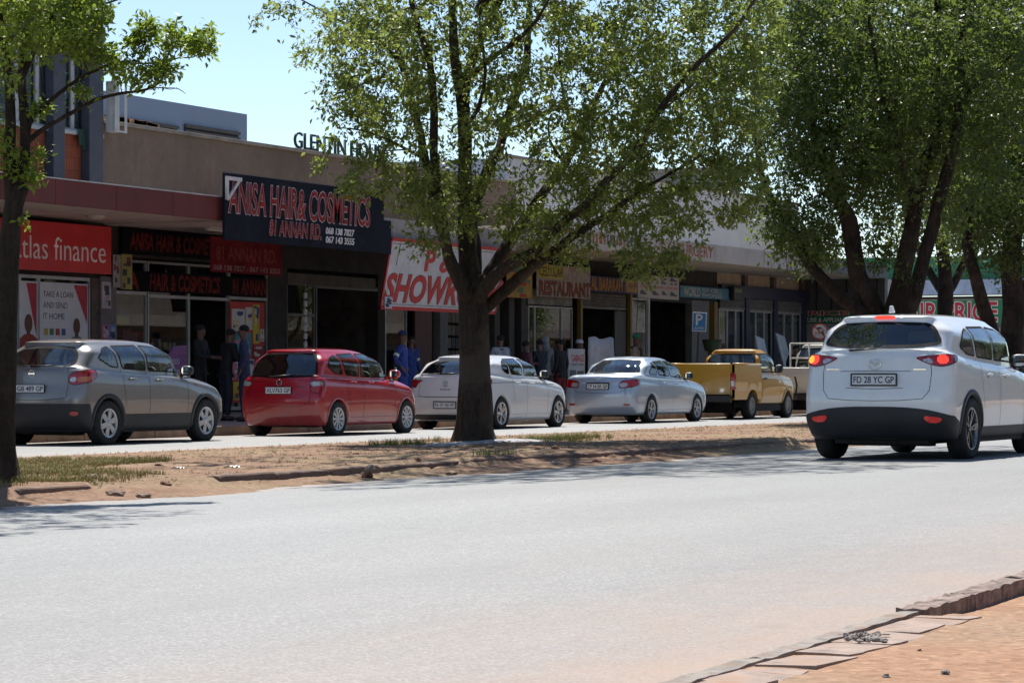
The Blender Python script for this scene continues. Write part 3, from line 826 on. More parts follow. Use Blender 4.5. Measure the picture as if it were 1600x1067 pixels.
def grey_crossover():
    W = .89; s0 = 32.6 - .78
    rows = rows_for(4.31, W, 1.60, (1.16, 1.08, 1.03, .98), .80, 1.02, (.14, .01, .0, .05, .08, .15, .36, .48), (.47, 2.55), 3.22, .58, low=.22, bumpz=.55, cr=(.22, .36), rl=(-.06, -.04), bow=(.08, .16), tum=.77)
    P = paint_mat('grey metallic paint', (.26, .24, .225), .34, .4)
    c = Car('crossover_car', rows, (s0, PARK + W - .015, 0), 'grey crossover parked in front of the red cash loan shop sign', 'car', 'cars in the street', P, (.78, 3.41), .34, 70); c.W = W
    c.window(mirror_pts([(.0, 1.475), (.46, 1.455), (.58, 1.36), (.61, 1.22), (.52, 1.17), (.0, 1.16)]), 'r', GLD, 'rear_window', rim=.03)
    c.side_window([(.66, 1.30), (.84, 1.445), (1.06, 1.485), (1.16, 1.15), (.96, 1.17)], glass=GL, name='quarter_window', rim=.016)
    c.side_window([(1.12, 1.49), (1.80, 1.505), (1.86, 1.115), (1.24, 1.14)], glass=GL, rim=.018)
    c.side_window([(1.86, 1.505), (2.3, 1.485), (2.72, 1.31), (3.04, 1.08), (1.92, 1.11)], glass=GL, rim=.018)
    c.window(mirror_pts([(.0, 1.50), (.48, 1.48), (.60, 1.25), (.64, 1.09), (.0, 1.08)]), 'f', GL, 'windscreen', rim=.03)
    DK = M('grey cladding', (.022, .023, .026), .55, var=.15)
    c.sh.band(None, lambda x, y: .63 if x < .42 and abs(y) < .9 and x < .4 else (.47 if x < 3.9 else .50), 'lower_cladding', DK, c.root, off=.008, sel=lambda x, y: not any(abs(y) > .45 and abs(x - a) < .39 for a in (.78, 3.41)))
    c.seam([(.56, 1.16), (.60, .98), (.60, .72), (.3, .69), (0, .68), (-.3, .69), (-.60, .72), (-.60, .98), (-.56, 1.16)], 'r')
    for k in 'sl':
        c.seam([(1.84, 1.12), (1.83, .28)], k); c.seam([(2.86, 1.10), (2.90, .9), (2.88, .32)], k); c.seam([(1.20, 1.16), (1.16, .95), (1.22, .60)], k)
    lamp(c, [('r', -.60, .98), ('r', -.62, 1.08), ('r', -.74, 1.11), ('s', .35, 1.13), ('s', .56, 1.13), ('s', .50, 1.02), ('s', .34, .94), ('r', -.70, .90), ('r', -.62, .92)], REDL,
         subs=[('reversing_lens', [('r', -.63, 1.01), ('r', -.72, 1.03), ('r', -.72, .945), ('r', -.63, .95)], CLRL), ('indicator_lens', [('r', -.74, 1.02), ('s', .34, 1.03), ('s', .32, .97), ('r', -.74, .94)], AMBL)])
    for sg in (-1, 1): c.patch('reflector', [(sg * .66, .52), (sg * .78, .52), (sg * .77, .46), (sg * .66, .46)], REDL, 'r', .02, rnd_=1)
    c.finish_body(doors=[(1.22, 1.84, .47, 1.10), (1.84, 2.89, .47, 1.08)], tail=(.60, .70, 1.16, .7), archlip=(.055, DK, .014))
    c.handle(1.40, .99, key=0); c.handle(2.10, .97, key=1); c.mirror(2.86, 1.07, BLK)
    c.plate('GB 489 GP', 0, .85, par=c.tail); c.emblem('bar', 0, 1.07, .05); c.wiper(.0, 1.18, -.36, 1.20)
    c.interior(xs=(1.25, 2.15), htop=1.26, dash=3.0, zb=1.06)
    c.patch('side_repeater', [(3.12, .92), (3.18, .92), (3.18, .89), (3.12, .89)], AMBL, 's', .006)
    c.wheelset('six', .215, M('silver rim', (.55, .55, .56), .35, .6, .08), .205)

def red_hatchback():
    W = .84; s0 = 39.37 - .66
    rows = rows_for(3.845, W, 1.525, (1.03, .99, .95, .92), .80, .98, (.12, .02, .0, .05, .08, .12, .26, .38), (.375, 2.15), 3.02, .56, low=.18, bumpz=.48, cr=(.16, .32), rl=(-.05, -.06), bow=(.06, .16), tum=.73)
    P = paint_mat('red paint', (.42, .006, .018), .26)
    c = Car('hatchback_car', rows, (s0, PARK + W - .015, 0), 'red hatchback parked under the black cosmetics sign', 'car', 'cars in the street', P, (.66, 3.11), .305, 70); c.W = W
    c.window(mirror_pts([(.0, 1.435), (.50, 1.42), (.60, 1.30), (.655, 1.07), (.62, 1.02), (.0, 1.0)]), 'r', GLB, 'rear_window', rim=.03)
    c.side_window([(.48, 1.20), (.60, 1.35), (.84, 1.40), (.98, 1.05), (.70, 1.08)], glass=GLD, name='quarter_window', rim=.016)
    c.side_window([(.90, 1.41), (1.48, 1.43), (1.50, 1.02), (1.06, 1.045)], glass=GL, rim=.018)
    c.side_window([(1.55, 1.43), (1.95, 1.42), (2.42, 1.24), (2.82, 1.00), (1.56, 1.015)], glass=GL, rim=.018)
    c.window(mirror_pts([(.0, 1.42), (.46, 1.40), (.58, 1.2), (.62, 1.04), (.0, 1.03)]), 'f', GL, 'windscreen', rim=.03)
    c.seam([(.60, 1.02), (.60, .60), (.45, .52), (0, .52), (-.45, .52), (-.60, .60), (-.60, 1.02)], 'r')
    for k in 'sl':
        c.seam([(1.53, 1.02), (1.53, .24)], k); c.seam([(2.66, 1.04), (2.68, .8), (2.66, .26)], k); c.seam([(1.02, 1.05), (.99, .85), (1.08, .55)], k)
        c.seam([(1.1, .33), (2.6, .33)], k, w=.0065)
    lamp(c, [('r', -.56, .94), ('r', -.72, .95), ('s', .22, .97), ('s', .24, .86), ('r', -.77, .75), ('r', -.70, .74), ('r', -.60, .76)], REDL,
         subs=[('clear_section', [('r', -.57, .935), ('r', -.74, .945), ('s', .20, .95), ('s', .20, .875), ('r', -.60, .86)], CLRL)])
    c.finish_body(doors=[(1.08, 1.53, .30, 1.03), (1.53, 2.67, .30, 1.00)], tail=(.60, .53, 1.0, .7), archlip=(.022, P, .012))
    c.handle(1.18, .93, key=0); c.handle(1.78, .92, key=1); c.mirror(2.68, 1.02)
    c.plate('XLV763 GP', 0, .79, par=c.tail); c.emblem('h', 0, .925, .05); c.wiper(.20, 1.02, -.25, 1.06)
    x = c.sh.hit('r', -.44, .85)[0].x; mb = MB(); mb.box(x - .012, x, -.50, -.38, .84, .86); mb.build('badge', CHR, c.root)
    mb = MB(); mb.tube([(.7, .45, 1.50), (.62, .45, 1.70)], [.006, .004], 6); mb.build('aerial', BLK, c.root)
    c.interior(xs=(1.05, 1.9), htop=1.18, dash=2.75, zb=1.0)
    c.wheelset('ten', .195, M('silver rim', (.55, .55, .56), .35, .6, .08), .185)

def white_hatchback():
    W = .875; s0 = 45.63 - .74
    rows = rows_for(4.05, W, 1.46, (1.06, 1.0, .96, .93), .80, .97, (.12, .02, .0, .04, .07, .15, .40, .60), (.59, 2.35), 3.05, .57, low=.17, bumpz=.48, cr=(.18, .34), rl=(-.06, -.05), bow=(.07, .16), tum=.75)
    P = paint_mat('white paint', (.76, .76, .76), .3)
    c = Car('hatchback_car', rows, (s0, PARK + W - .015, 0), 'white hatchback parked half behind the big tree trunk', 'car', 'cars in the street', P, (.74, 3.29), .32, 70); c.W = W
    c.window(mirror_pts([(.0, 1.345), (.48, 1.335), (.58, 1.24), (.64, 1.09), (.60, 1.065), (.0, 1.06)]), 'r', GLD, 'rear_window', rim=.028)
    c.side_window([(.92, 1.19), (1.02, 1.30), (1.16, 1.345), (1.24, 1.07), (1.08, 1.085)], glass=GLD, name='quarter_window', rim=.016)
    c.side_window([(1.18, 1.365), (1.78, 1.375), (1.80, 1.04), (1.30, 1.065)], glass=GLD, rim=.018)
    c.side_window([(1.86, 1.375), (2.2, 1.355), (2.6, 1.19), (2.86, 1.02), (1.86, 1.035)], glass=GL, rim=.018)
    c.window(mirror_pts([(.0, 1.36), (.48, 1.34), (.60, 1.15), (.64, 1.03), (.0, 1.02)]), 'f', GL, 'windscreen', rim=.03)
    c.seam([(.60, 1.05), (.60, .66), (.45, .63), (0, .63), (-.45, .63), (-.60, .66), (-.60, 1.05)], 'r'); c.seam([(.7, .64), (-.7, .64)], 'r', w=.0065)
    for k in 'sl':
        c.seam([(1.83, 1.05), (1.83, .22)], k); c.seam([(2.76, 1.06), (2.79, .8), (2.76, .26)], k); c.seam([(1.26, 1.07), (1.22, .85), (1.28, .55)], k); c.seam([(.2, .90), (1.2, .915), (3.2, .87)], k, w=.008)
        c.seam([(1.2, .30), (2.9, .30)], k, w=.004)
    lamp(c, [('r', -.50, .95), ('r', -.70, .965), ('s', .26, .975), ('s', .38, .97), ('s', .34, .90), ('s', .26, .84), ('r', -.66, .80), ('r', -.64, .90)], REDL)
    c.patch('bumper_insert', mirror_pts([(0, .30), (.70, .30), (.76, .26), (.74, .20), (0, .20)]), BLK, 'r', .008)
    c.finish_body(doors=[(1.28, 1.83, .28, 1.03), (1.83, 2.78, .28, 1.0)], tail=(.60, .64, 1.055, .7), archlip=(.018, P, .010))
    c.handle(1.42, .90, key=0); c.handle(2.04, .89, key=1); c.mirror(2.74, 1.02, BLK)
    c.plate('KL 21 GJ GP', 0, .48, w=.46, frame=True); c.emblem('circle', 0, .88, .055); c.wiper(.10, 1.08, -.30, 1.09)
    x = c.sh.hit('r', 0, .775)[0].x; text_obj('badge_lettering', 'POLO', -.11, .11, .765, .79, x - .008, CHR, c.tail, normal='-x', ext=.002, bold=.02)
    mb = MB(); mb.tube([(.75, 0, 1.42), (.55, 0, 1.58)], [.007, .004], 6); mb.build('aerial', BLK, c.root)
    c.interior(xs=(1.2, 2.05), htop=1.18, dash=2.8, zb=1.0)
    c.wheelset('fan', .215, M('bright cut rim', (.62, .62, .63), .25, .8, .05), .2, dark=M('rim black', (.012, .012, .013), .4))

def silver_sedan():
    W = .88; s0 = 52.9 - .98
    rows = rows_for(4.54, W, 1.47, (1.04, .98, .95, .92), .78, .96, (.12, .02, .0, .04, .08, .66, .98, 1.26), (1.32, 2.72), 3.40, .55, deck=(1.07,), low=.19, bumpz=.48, cr=(.20, .34), rl=(-.06, -.05), bow=(.09, .16), tum=.73)
    P = paint_mat('silver paint', (.46, .54, .64), .32, .4)
    c = Car('sedan_car', rows, (s0, PARK + W - .015, 0), 'silver blue sedan parked behind the yellow pickup', 'car', 'cars in the street', P, (.98, 3.58), .315, 70); c.W = W
    c.window(mirror_pts([(.0, 1.395), (.46, 1.38), (.58, 1.20), (.61, 1.10), (.0, 1.095)]), 'r', GLD, 'rear_window', rim=.025)
    c.side_window([(1.16, 1.10), (1.38, 1.31), (1.50, 1.345), (1.54, 1.05), (1.24, 1.06)], glass=GLD, name='quarter_window', rim=.014)
    c.side_window([(1.55, 1.35), (2.08, 1.375), (2.14, 1.02), (1.60, 1.045)], glass=GL, rim=.018)
    c.side_window([(2.14, 1.375), (2.5, 1.36), (2.92, 1.18), (3.22, .99), (2.20, 1.015)], glass=GL, rim=.018)
    c.window(mirror_pts([(.0, 1.38), (.46, 1.36), (.58, 1.15), (.62, 1.01), (.0, 1.0)]), 'f', GL, 'windscreen', rim=.03)
    c.seam([(.62, 1.02), (.60, .74), (.5, .68), (0, .67), (-.5, .68), (-.60, .74), (-.62, 1.02)], 'r')
    for k in 'sl':
        c.seam([(2.16, 1.02), (2.15, .26)], k); c.seam([(3.10, 1.03), (3.12, .8), (3.08, .28)], k); c.seam([(1.48, 1.05), (1.42, .85), (1.50, .58)], k); c.seam([(1.4, .30), (3.2, .30)], k, w=.004)
    lamp(c, [('r', -.46, .83), ('r', -.50, .93), ('r', -.70, .955), ('s', .25, .965), ('s', .42, .95), ('s', .36, .86), ('r', -.77, .79), ('r', -.66, .78), ('r', -.48, .77)], REDL,
         subs=[('clear_section', [('r', -.48, .88), ('r', -.66, .89), ('r', -.66, .80), ('r', -.49, .79)], CLRL)])
    for sg in (-1, 1): c.patch('reflector', [(sg * .56, .44), (sg * .72, .44), (sg * .71, .40), (sg * .57, .40)], REDL, 'r', .01, rnd_=1)
    c.finish_body(doors=[(1.50, 2.16, .28, 1.0), (2.16, 3.11, .28, .98)], tail=(.60, .69, 1.0, .3, 'boot_lid'), archlip=(.018, P, .010))
    c.handle(1.70, .88, key=0); c.handle(2.40, .87, key=1); c.mirror(3.08, .99, BLK, w=.2)
    c.plate('CP 34 BR GP', 0, .81, par=c.tail, frame=True); c.emblem('ovals', 0, .985, .04)
    x = c.sh.hit('r', 0, .895)[0].x; mb = MB(); mb.box(x - .018, x + .01, -.42, .42, .885, .905); mb.build('chrome_strip', CHR, c.tail, .004)
    c.interior(xs=(1.5, 2.4), htop=1.16, dash=3.1, zb=.98)
    c.wheelset('twin', .205, M('silver rim', (.55, .55, .56), .35, .6, .08), .2)

def pickup(name, s0, label, P, L, W, Ht, rim, wh, R, cab0, hood_z, front, wheels, plate=None, rollbar=False):
    """single cab pickup: moulded cab and bonnet, open load bed built of panels"""
    z_r = rim
    off = cab0
    Lc = L - off
    rows = rows_for(Lc, W, Ht, (1.12, 1.10, 1.06, 1.02), hood_z, 1.06, (.0, .0, .0, .0, .02, .05, .13, .22), (.20, .98), 1.62, .58, low=.36, bumpz=.66, cr=(.08, .26), rl=(-.05, -.06), bow=(.01, .12), tum=.74, nose=(.04, .06, .10))
    root_pos = (s0 + off, PARK + W - .015, 0)
    c = Car('pickup_truck', rows, root_pos, label, 'pickup truck', 'cars in the street', P, (wheels[0] - off, wheels[1] - off), R, 70); c.W = W
    zt = Ht - .13
    c.window(mirror_pts([(.0, zt), (.52, zt - .01), (.58, zt - .06), (.66, 1.18), (.0, 1.17)]), 'r', GL, 'rear_window', rim=.03)
    if not rollbar:
        x = c.sh.hit('r', 0, 1.3)[0].x
        for y in (-.22, .22):
            mb = MB(); mb.box(x - .02, x + .01, y - .012, y + .012, 1.18, zt, rot=Matrix.Rotation(math.radians(15), 3, 'Y')); mb.build('window_divider', BLK, c.root)
    c.side_window([(.24, zt + .01), (.95, zt), (1.20, 1.30), (1.42, 1.12), (.14, 1.13)], glass=GL, rim=.02)
    c.window(mirror_pts([(.0, zt), (.5, zt - .02), (.64, 1.14), (.0, 1.13)]), 'f', GL, 'windscreen', rim=.03)
    for k in 'sl':
        c.seam([(.12, 1.12), (.10, .42)], k, w=.008); c.seam([(1.30, 1.14), (1.34, .9), (1.20, .42)], k, w=.0065); c.seam([(-.0, .97), (Lc - .3, .93)], k, w=.006)
    c.finish_body(doors=[(.11, 1.32, .44, 1.10)], archlip=(.035, P, .02), archr=R * 1.17)
    c.handle(.30, .97, M('black plastic', (.014, .014, .015)), key=0); c.mirror(1.28, 1.16, BLK, w=.2, h=.2)
    # load bed in local coordinates: rear end at x = -off
    x0, x1 = -off, -.03; zb = .62 if not rollbar else .66; xw = wheels[0] - off; Ra = R * 1.17
    n = 22
    for sg in (-1, 1):
        mb = MB(); yo, yi = sg * (W - .015), sg * (W - .075)
        bot = [(x0, .52), (xw - Ra - .02, .50)] + [(xw - Ra * math.cos(PI * i / n), R + Ra * math.sin(PI * i / n)) for i in range(n + 1) if R + Ra * math.sin(PI * i / n) > .5] + [(x1, .46)]
        # outer skin bulges slightly: three height bands
        V, F = [], []; zs = [0, .25, .5, .75, 1.0]
        xs_ = sorted(set([round(x0 + (x1 - x0) * i / 40, 4) for i in range(41)]))
        def zbot(x):
            d = abs(x - xw)
            za = R + math.sqrt(max(0, Ra * Ra - d * d)) if d < Ra else 0
            return max(.48, za)
        for x in xs_:
            for q in zs:
                z = zbot(x) + (z_r - zbot(x)) * q; bul = .02 * math.sin(PI * min(1, max(0, (z - .4) / (z_r - .4))))
                V.append((x, yo + sg * bul, z))
        m_ = len(zs)
        for i in range(len(xs_) - 1):
            for j in range(m_ - 1): F.append((i*m_+j, (i+1)*m_+j, (i+1)*m_+j+1, i*m_+j+1))
        k = len(V); V += [(v[0], yi, v[2]) for v in V]; F += [tuple(reversed([a + k for a in f])) for f in F]
        for i in range(len(xs_) - 1):
            F.append((i*m_, (i+1)*m_, (i+1)*m_+k, i*m_+k)); F.append((i*m_+m_-1, (i+1)*m_+m_-1, (i+1)*m_+m_-1+k, i*m_+m_-1+k))
        for i in (0, len(xs_) - 1):
            for j in range(m_ - 1): F.append((i*m_+j, i*m_+j+1, i*m_+j+1+k, i*m_+j+k))
        mb.add(V, F, 0, False); mb.tube([(x0, (yo + yi) / 2, z_r), (x1, (yo + yi) / 2, z_r)], .038, 8)
        mb.build('bed_side', P, c.root)
    mb = MB(); mb.box(x0 + .02, x1, -W + .08, W - .08, zb, zb + .03); mb.box(x1 - .03, x1, -W + .08, W - .08, zb, z_r - .02); mb.build('bed_floor', P, c.root)
    tg = MB(); tg.box(x0 - .012, x0 + .03, -W + .12, W - .12, .60, z_r); tg.box(x0 - .022, x0 - .012, -W + .22, W - .22, .72, z_r - .12); tg.tube([(x0 + .01, -W + .12, z_r), (x0 + .01, W - .12, z_r)], .03, 8)
    tgo = tg.build('tailgate', P, c.root, .008)
    for sg in (-1, 1):
        mb = MB(); y0, y1 = sorted((sg * (W - .115), sg * (W + .003)))
        if rollbar: y0, y1 = sorted((sg * (W - .36), sg * (W - .10)))
        z0, z1 = (.72, 1.10) if not rollbar else (.56, .68)
        if not rollbar: bk = MB(); bk.box(x0 + .015, x0 + .055, min(sg*(W - .127), sg*(W - .012)), max(sg*(W - .127), sg*(W - .012)), .50, z_r - .005); bk.build('bed_corner', P, c.root)
        mb.box(x0 - .015, x0 + .07, y0, y1, z0, z1, 0); o = mb.build('tail_light', REDL, c.root, .01)
        mb = MB(); mb.box(x0 - .019, x0 + .02, y0 + .015, y1 - .015, z0 + .08 if not rollbar else z0 + .015, z0 + .20 if not rollbar else z1 - .015)
        mb.build('clear_section', CLRL, o)
        if not rollbar:
            mb = MB(); mb.box(x0 - .0, x0 + .06, min(sg*(W - .115), sg*(W - .01)), max(sg*(W - .115), sg*(W - .01)), .52, .715); mb.box(x0, x0 + .06, min(sg*(W - .115), sg*(W - .01)), max(sg*(W - .115), sg*(W - .01)), 1.105, z_r); mb.build('corner_post', P, c.root)
    mb = MB(); mb.box(x0 - .14, x0 - .04, -W + .06, W - .06, .42, .58); mb.tube([(x0 - .1, -.4, .5), (x0 + .3, -.4, .45)], .03, 8); mb.tube([(x0 - .1, .4, .5), (x0 + .3, .4, .45)], .03, 8)
    mb.build('rear_bumper', BLK, c.root, .02)
    mb = MB()
    for sg in (-1, 1): mb.box(x0 + .05, Lc - .4, sg * .38 - .04, sg * .38 + .04, .40, .52)
    mb.box(x0 + .3, x0 + .8, .05, .35, .30, .45); mb.tube([(xw, -W + .2, R), (xw, W - .2, R)], .05, 10); mb.sphere((xw, 0, R), .14); mb.box(.2, 1.2, -.5, .5, .34, .45)
    mb.build('chassis', RUB, c.root)
    if front:
        mb = MB(); mb.tube([(Lc - .0, -W + .1, .50), (Lc + .06, -W + .3, .52), (Lc + .06, W - .3, .52), (Lc, W - .1, .50)], .045, 10)
        mb.tube([(Lc + .02, -W + .12, .52), (Lc + .07, -W + .10, .80), (Lc + .02, -W + .12, .98), (Lc - .12, -W + .08, 1.0)], .026, 8)
        mb.tube([(Lc + .02, W - .12, .52), (Lc + .07, W - .10, .80), (Lc + .02, W - .12, .98), (Lc - .12, W - .08, 1.0)], .026, 8)
        mb.build('bull_bar', BLK, c.root)
    if plate: c.plate(plate, 0, .82, x=x0 - .03, par=tgo)
    if rollbar:
        mb = MB(); xx = -.14
        for y in (-W + .12, -.22, .22, W - .12): mb.tube([(xx, y, .68), (xx, y, Ht - .02)], .024, 8)
        mb.tube([(xx, -W + .12, Ht - .02), (xx, W - .12, Ht - .02)], .024, 8); mb.tube([(xx, -W + .12, 1.5), (xx, W - .12, 1.5)], .02, 8)
        mb.build('roll_bar', M('cream frame paint', (.60, .58, .52), .5), c.root)
    c.interior(xs=(.42,), htop=1.34, dash=1.35, zb=1.1, zf=.5)
    c.wheelset('steel', .20, wh, .19)
    return c

def dark_car_nose():
    W = .88; L = 4.3
    rows = rows_for(L, W, 1.46, (1.04, .98, .95, .92), .76, .96, (.12, .02, .0, .04, .08, .3, .5, .8), (.84, 2.6), 3.20, .56, low=.19, bumpz=.48, cr=(.20, .36), bow=(.09, .16), tum=.74)
    P = paint_mat('black paint', (.012, .012, .014), .3)
    c = Car('parked_car', rows, (30.35 - L, PARK + W - .015, 0), 'black car whose nose shows behind the leftmost tree trunk', 'car', 'cars in the street', P, (.85, 3.45), .315, 50); c.W = W
    c.side_window([(1.2, 1.35), (2.0, 1.375), (2.06, 1.02), (1.2, 1.04)], glass=GL, rim=.018); c.side_window([(2.08, 1.375), (2.4, 1.35), (2.8, 1.18), (3.06, 1.0), (2.12, 1.015)], glass=GL, rim=.018)
    c.window(mirror_pts([(.0, 1.38), (.46, 1.36), (.58, 1.15), (.62, 1.01), (.0, 1.0)]), 'f', GL, 'windscreen', rim=.03)
    for sg in (-1, 1): c.patch('headlight', [(sg * .42, .70), (sg * .70, .74), (sg * .72, .64), (sg * .45, .60)], CLRL, 'f', .008, rnd_=1)
    c.patch('grille', mirror_pts([(0, .66), (.38, .68), (.34, .54), (0, .52)]), BLK, 'f', .008)
    c.finish_body(doors=[(2.07, 3.0, .28, .98)], archlip=(.018, P, .01))
    c.mirror(2.95, .99); c.interior(xs=(1.3, 2.2), htop=1.16, dash=2.95, zb=.98)
    c.wheelset('twin', .205, M('silver rim', (.55, .55, .56), .35, .6, .08), .2)

def all_cars():
    white_crossover(); grey_crossover(); red_hatchback(); white_hatchback(); silver_sedan(); dark_car_nose()
    YP = paint_mat('faded yellow paint', (.54, .27, .010), .40, dust=.3)
    pickup('yellow', 57.75, 'faded yellow pickup parked ahead of the silver sedan', YP, 4.35, .83, 1.70, 1.30, M('dusty steel rim', (.30, .28, .25), .6, .3), .33, 1.76, .93, True, (1.15, 3.6), 'CP 12 HK GP' if False else None)
    WP = paint_mat('cream white paint', (.62, .60, .53), .4, dust=.2)
    pickup('white', 63.6, 'cream pickup with a roll bar parked ahead of the yellow pickup', WP, 4.9, .86, 1.90, 1.22, M('dusty steel rim', (.30, .28, .25), .6, .3), .34, 2.3, .98, False, (1.2, 4.0), rollbar=True)
# =================== GROUND, ROADS, KERBS ===================
def vnoise(x, y, f, seed=0.0, o=4):
    return mnoise.fractal(Vector((x * f + seed, y * f + seed * .7, seed)), 0.9, 2.1, o, noise_basis='PERLIN_ORIGINAL')
def sheet(name, xs, ys, zf, mat, kind='structure', smooth=True):
    V = [(x, y, zf(x, y)) for y in ys for x in xs]; n = len(xs)
    F = [(j*n+i, j*n+i+1, (j+1)*n+i+1, (j+1)*n+i) for j in range(len(ys)-1) for i in range(n-1)]
    return tag(mesh_obj(name, V, F, mat, None, smooth), kind=kind)
def frange(a, b, st):
    n = max(1, int(round((b - a) / st))); return [a + (b - a) * i / n for i in range(n + 1)]

def yramp(nt, stops):
    """mask from the world Y coordinate"""
    g = nt.nodes.new('ShaderNodeNewGeometry'); sx = nt.nodes.new('ShaderNodeSeparateXYZ'); nt.links.new(g.outputs['Position'], sx.inputs[0])
    lo, hi = stops[0][0], stops[-1][0]
    mr = nt.nodes.new('ShaderNodeMapRange'); mr.inputs[1].default_value = lo; mr.inputs[2].default_value = hi; nt.links.new(sx.outputs[1], mr.inputs[0])
    return ramp(nt, mr.outputs[0], [((a - lo) / (hi - lo), b) for a, b in stops])
def asphalt(name, dust_edges, base=(.228, .228, .224)):
    m, nt, b = new_mat(name)
    big = tex_noise(nt, .35, 5, .6, stretch=(.25, 1, 1)); fine = tex_noise(nt, 90, 3, .8); mid = tex_noise(nt, 7, 5, .7, stretch=(.35, 1, 1))
    c = ramp(nt, big, [(.32, [x * .80 for x in base]), (.68, [x * 1.12 for x in base])])
    c = mixc(nt, ramp(nt, mid, [(.35, 0.0), (.75, .55)]), c, [x * 1.16 for x in base])
    v = nt.nodes.new('ShaderNodeTexVoronoi'); v.inputs['Scale'].default_value = 85
    g = nt.nodes.new('ShaderNodeNewGeometry'); nt.links.new(g.outputs['Position'], v.inputs['Vector'])
    sep = nt.nodes.new('ShaderNodeSeparateColor'); nt.links.new(v.outputs['Color'], sep.inputs[0])
    c = mixc(nt, .8, c, ramp(nt, sep.outputs[0], [(0, .62), (.5, .90), (.8, 1.04), (1, 1.4)]), 'MULTIPLY')
    c = mixc(nt, .5, c, ramp(nt, fine, [(.3, .62), (.7, 1.3)]), 'MULTIPLY')
    # tar joints and cracks
    cr = nt.nodes.new('ShaderNodeTexVoronoi'); cr.feature = 'DISTANCE_TO_EDGE'; cr.inputs['Scale'].default_value = .23
    mp = nt.nodes.new('ShaderNodeMapping'); mp.inputs['Scale'].default_value = (.6, 1.5, 1); 
    ad = nt.nodes.new('ShaderNodeMix'); ad.data_type = 'VECTOR'; ad.inputs[0].default_value = .12
    nn = nt.nodes.new('ShaderNodeTexNoise'); nn.inputs['Scale'].default_value = 1.4; nn.inputs['Detail'].default_value = 6; nt.links.new(g.outputs['Position'], nn.inputs['Vector'])
    nt.links.new(g.outputs['Position'], mp.inputs[0]); nt.links.new(mp.outputs[0], ad.inputs[4]); nt.links.new(nn.outputs[1], ad.inputs[5]); 
    nt.links.new(ad.outputs[1], cr.inputs['Vector'])
    # tyre-polished lanes and old oil drips
    lane = yramp(nt, [(4.0, 0), (5.4, .0), (6.1, 1), (6.9, .1), (7.6, 1), (8.4, 0), (9.4, 0), (10.0, 1), (10.8, .1), (11.5, 1), (12.4, 0)])
    ln = nt.nodes.new('ShaderNodeMath'); ln.operation = 'MULTIPLY'; nt.links.new(lane, ln.inputs[0]); nt.links.new(ramp(nt, tex_noise(nt, .9, 4, .6, stretch=(.12, 1, 1)), [(.35, .05), (.65, .30)]), ln.inputs[1])
    c = mixc(nt, ln.outputs[0], c, [x * .70 for x in base])
    c = mixc(nt, ramp(nt, tex_noise(nt, 1.6, 3, .5), [(.70, 0), (.76, .35)]), c, [x * .45 for x in base])
    # wind-blown red soil
    d = yramp(nt, dust_edges); n2 = tex_noise(nt, 1.1, 6, .65, stretch=(.5, 1, 1))
    ml = nt.nodes.new('ShaderNodeMath'); ml.operation = 'MULTIPLY'; nt.links.new(d, ml.inputs[0]); nt.links.new(ramp(nt, n2, [(.3, .35), (.62, 1.0)]), ml.inputs[1])
    c = mixc(nt, ml.outputs[0], c, (.33, .20, .125))
    nt.links.new(c, b.inputs['Base Color']); b.inputs['Roughness'].default_value = .62; b.inputs['Specular IOR Level'].default_value = .45
    bump(nt, b, sep.outputs[0], .35, .006)
    return m
def dirt_mat(name, a=(.19, .112, .072), b_=(.29, .188, .128), dry=(.26, .195, .12), grass=None):
    m, nt, b = new_mat(name)
    n = tex_noise(nt, 1.2, 6, .65); n2 = tex_noise(nt, 18, 5, .7); n3 = tex_noise(nt, .5, 5, .6)
    c = ramp(nt, n, [(.3, a), (.7, b_)])
    c = mixc(nt, ramp(nt, n3, [(.45, 0.0), (.62, .8)]), c, dry)
    c = mixc(nt, .55, c, ramp(nt, n2, [(.3, .62), (.5, .95), (.72, 1.3)]), 'MULTIPLY')
    v = nt.nodes.new('ShaderNodeTexVoronoi'); v.inputs['Scale'].default_value = 28
    g = nt.nodes.new('ShaderNodeNewGeometry'); nt.links.new(g.outputs['Position'], v.inputs['Vector'])
    sep = nt.nodes.new('ShaderNodeSeparateColor'); nt.links.new(v.outputs['Color'], sep.inputs[0])
    c = mixc(nt, .5, c, ramp(nt, sep.outputs[0], [(0, .55), (.3, .95), (.85, 1.05), (1, 1.5)]), 'MULTIPLY')
    nt.links.new(c, b.inputs['Base Color']); b.inputs['Roughness'].default_value = .95; b.inputs['Specular IOR Level'].default_value = .15
    bump(nt, b, n2, .5, .03)
    return m

def road_z(x, y): return .085 * (1 - ((y - 8.4) / 4.75) ** 2) - .0
MED0, MED1 = 13.15, 20.35
def kerb_on(s):
    """1 where the kerb of the median stands clear, 0 where soil has buried or broken it"""
    for a, b in ((16.5, 18.6), (20.0, 24.6), (25.2, 29.0), (29.3, 40), (41, 47), (49, 160)):
        if a < s < b: return 1
    return 0
def median_z(x, y):
    e = (y - MED0)
    n = vnoise(x, y, .5, 3) * .05 + vnoise(x, y, 2.6, 9) * .018
    q_ = min(1, max(0, e / (MED1 - MED0))); top = .115 * (1 - q_) + .012 + n * (1 - .75 * q_)
    f1 = min(1, max(0, (MED1 - y) / .5)); top = top * f1 + .02 * (1 - f1) - (.06 if y > MED1 - .02 else 0)
    if e < 0:     # eroded soil spilling over the gutter
        sp = .50 + .40 * vnoise(x, 0, .45, 5) + (.35 if not kerb_on(x) else 0) + .15 * vnoise(x, 0, 3, 7)
        q = 1 - min(1, -e / max(.12, sp))
        return (.02 + (.045 if kerb_on(x) else .08) * q ** 1.2 + n * .5 * q) if q > 0 else -.08
    if not kerb_on(x): 
        q = min(1, e / .7); return .06 + (top - .06) * q
    return top

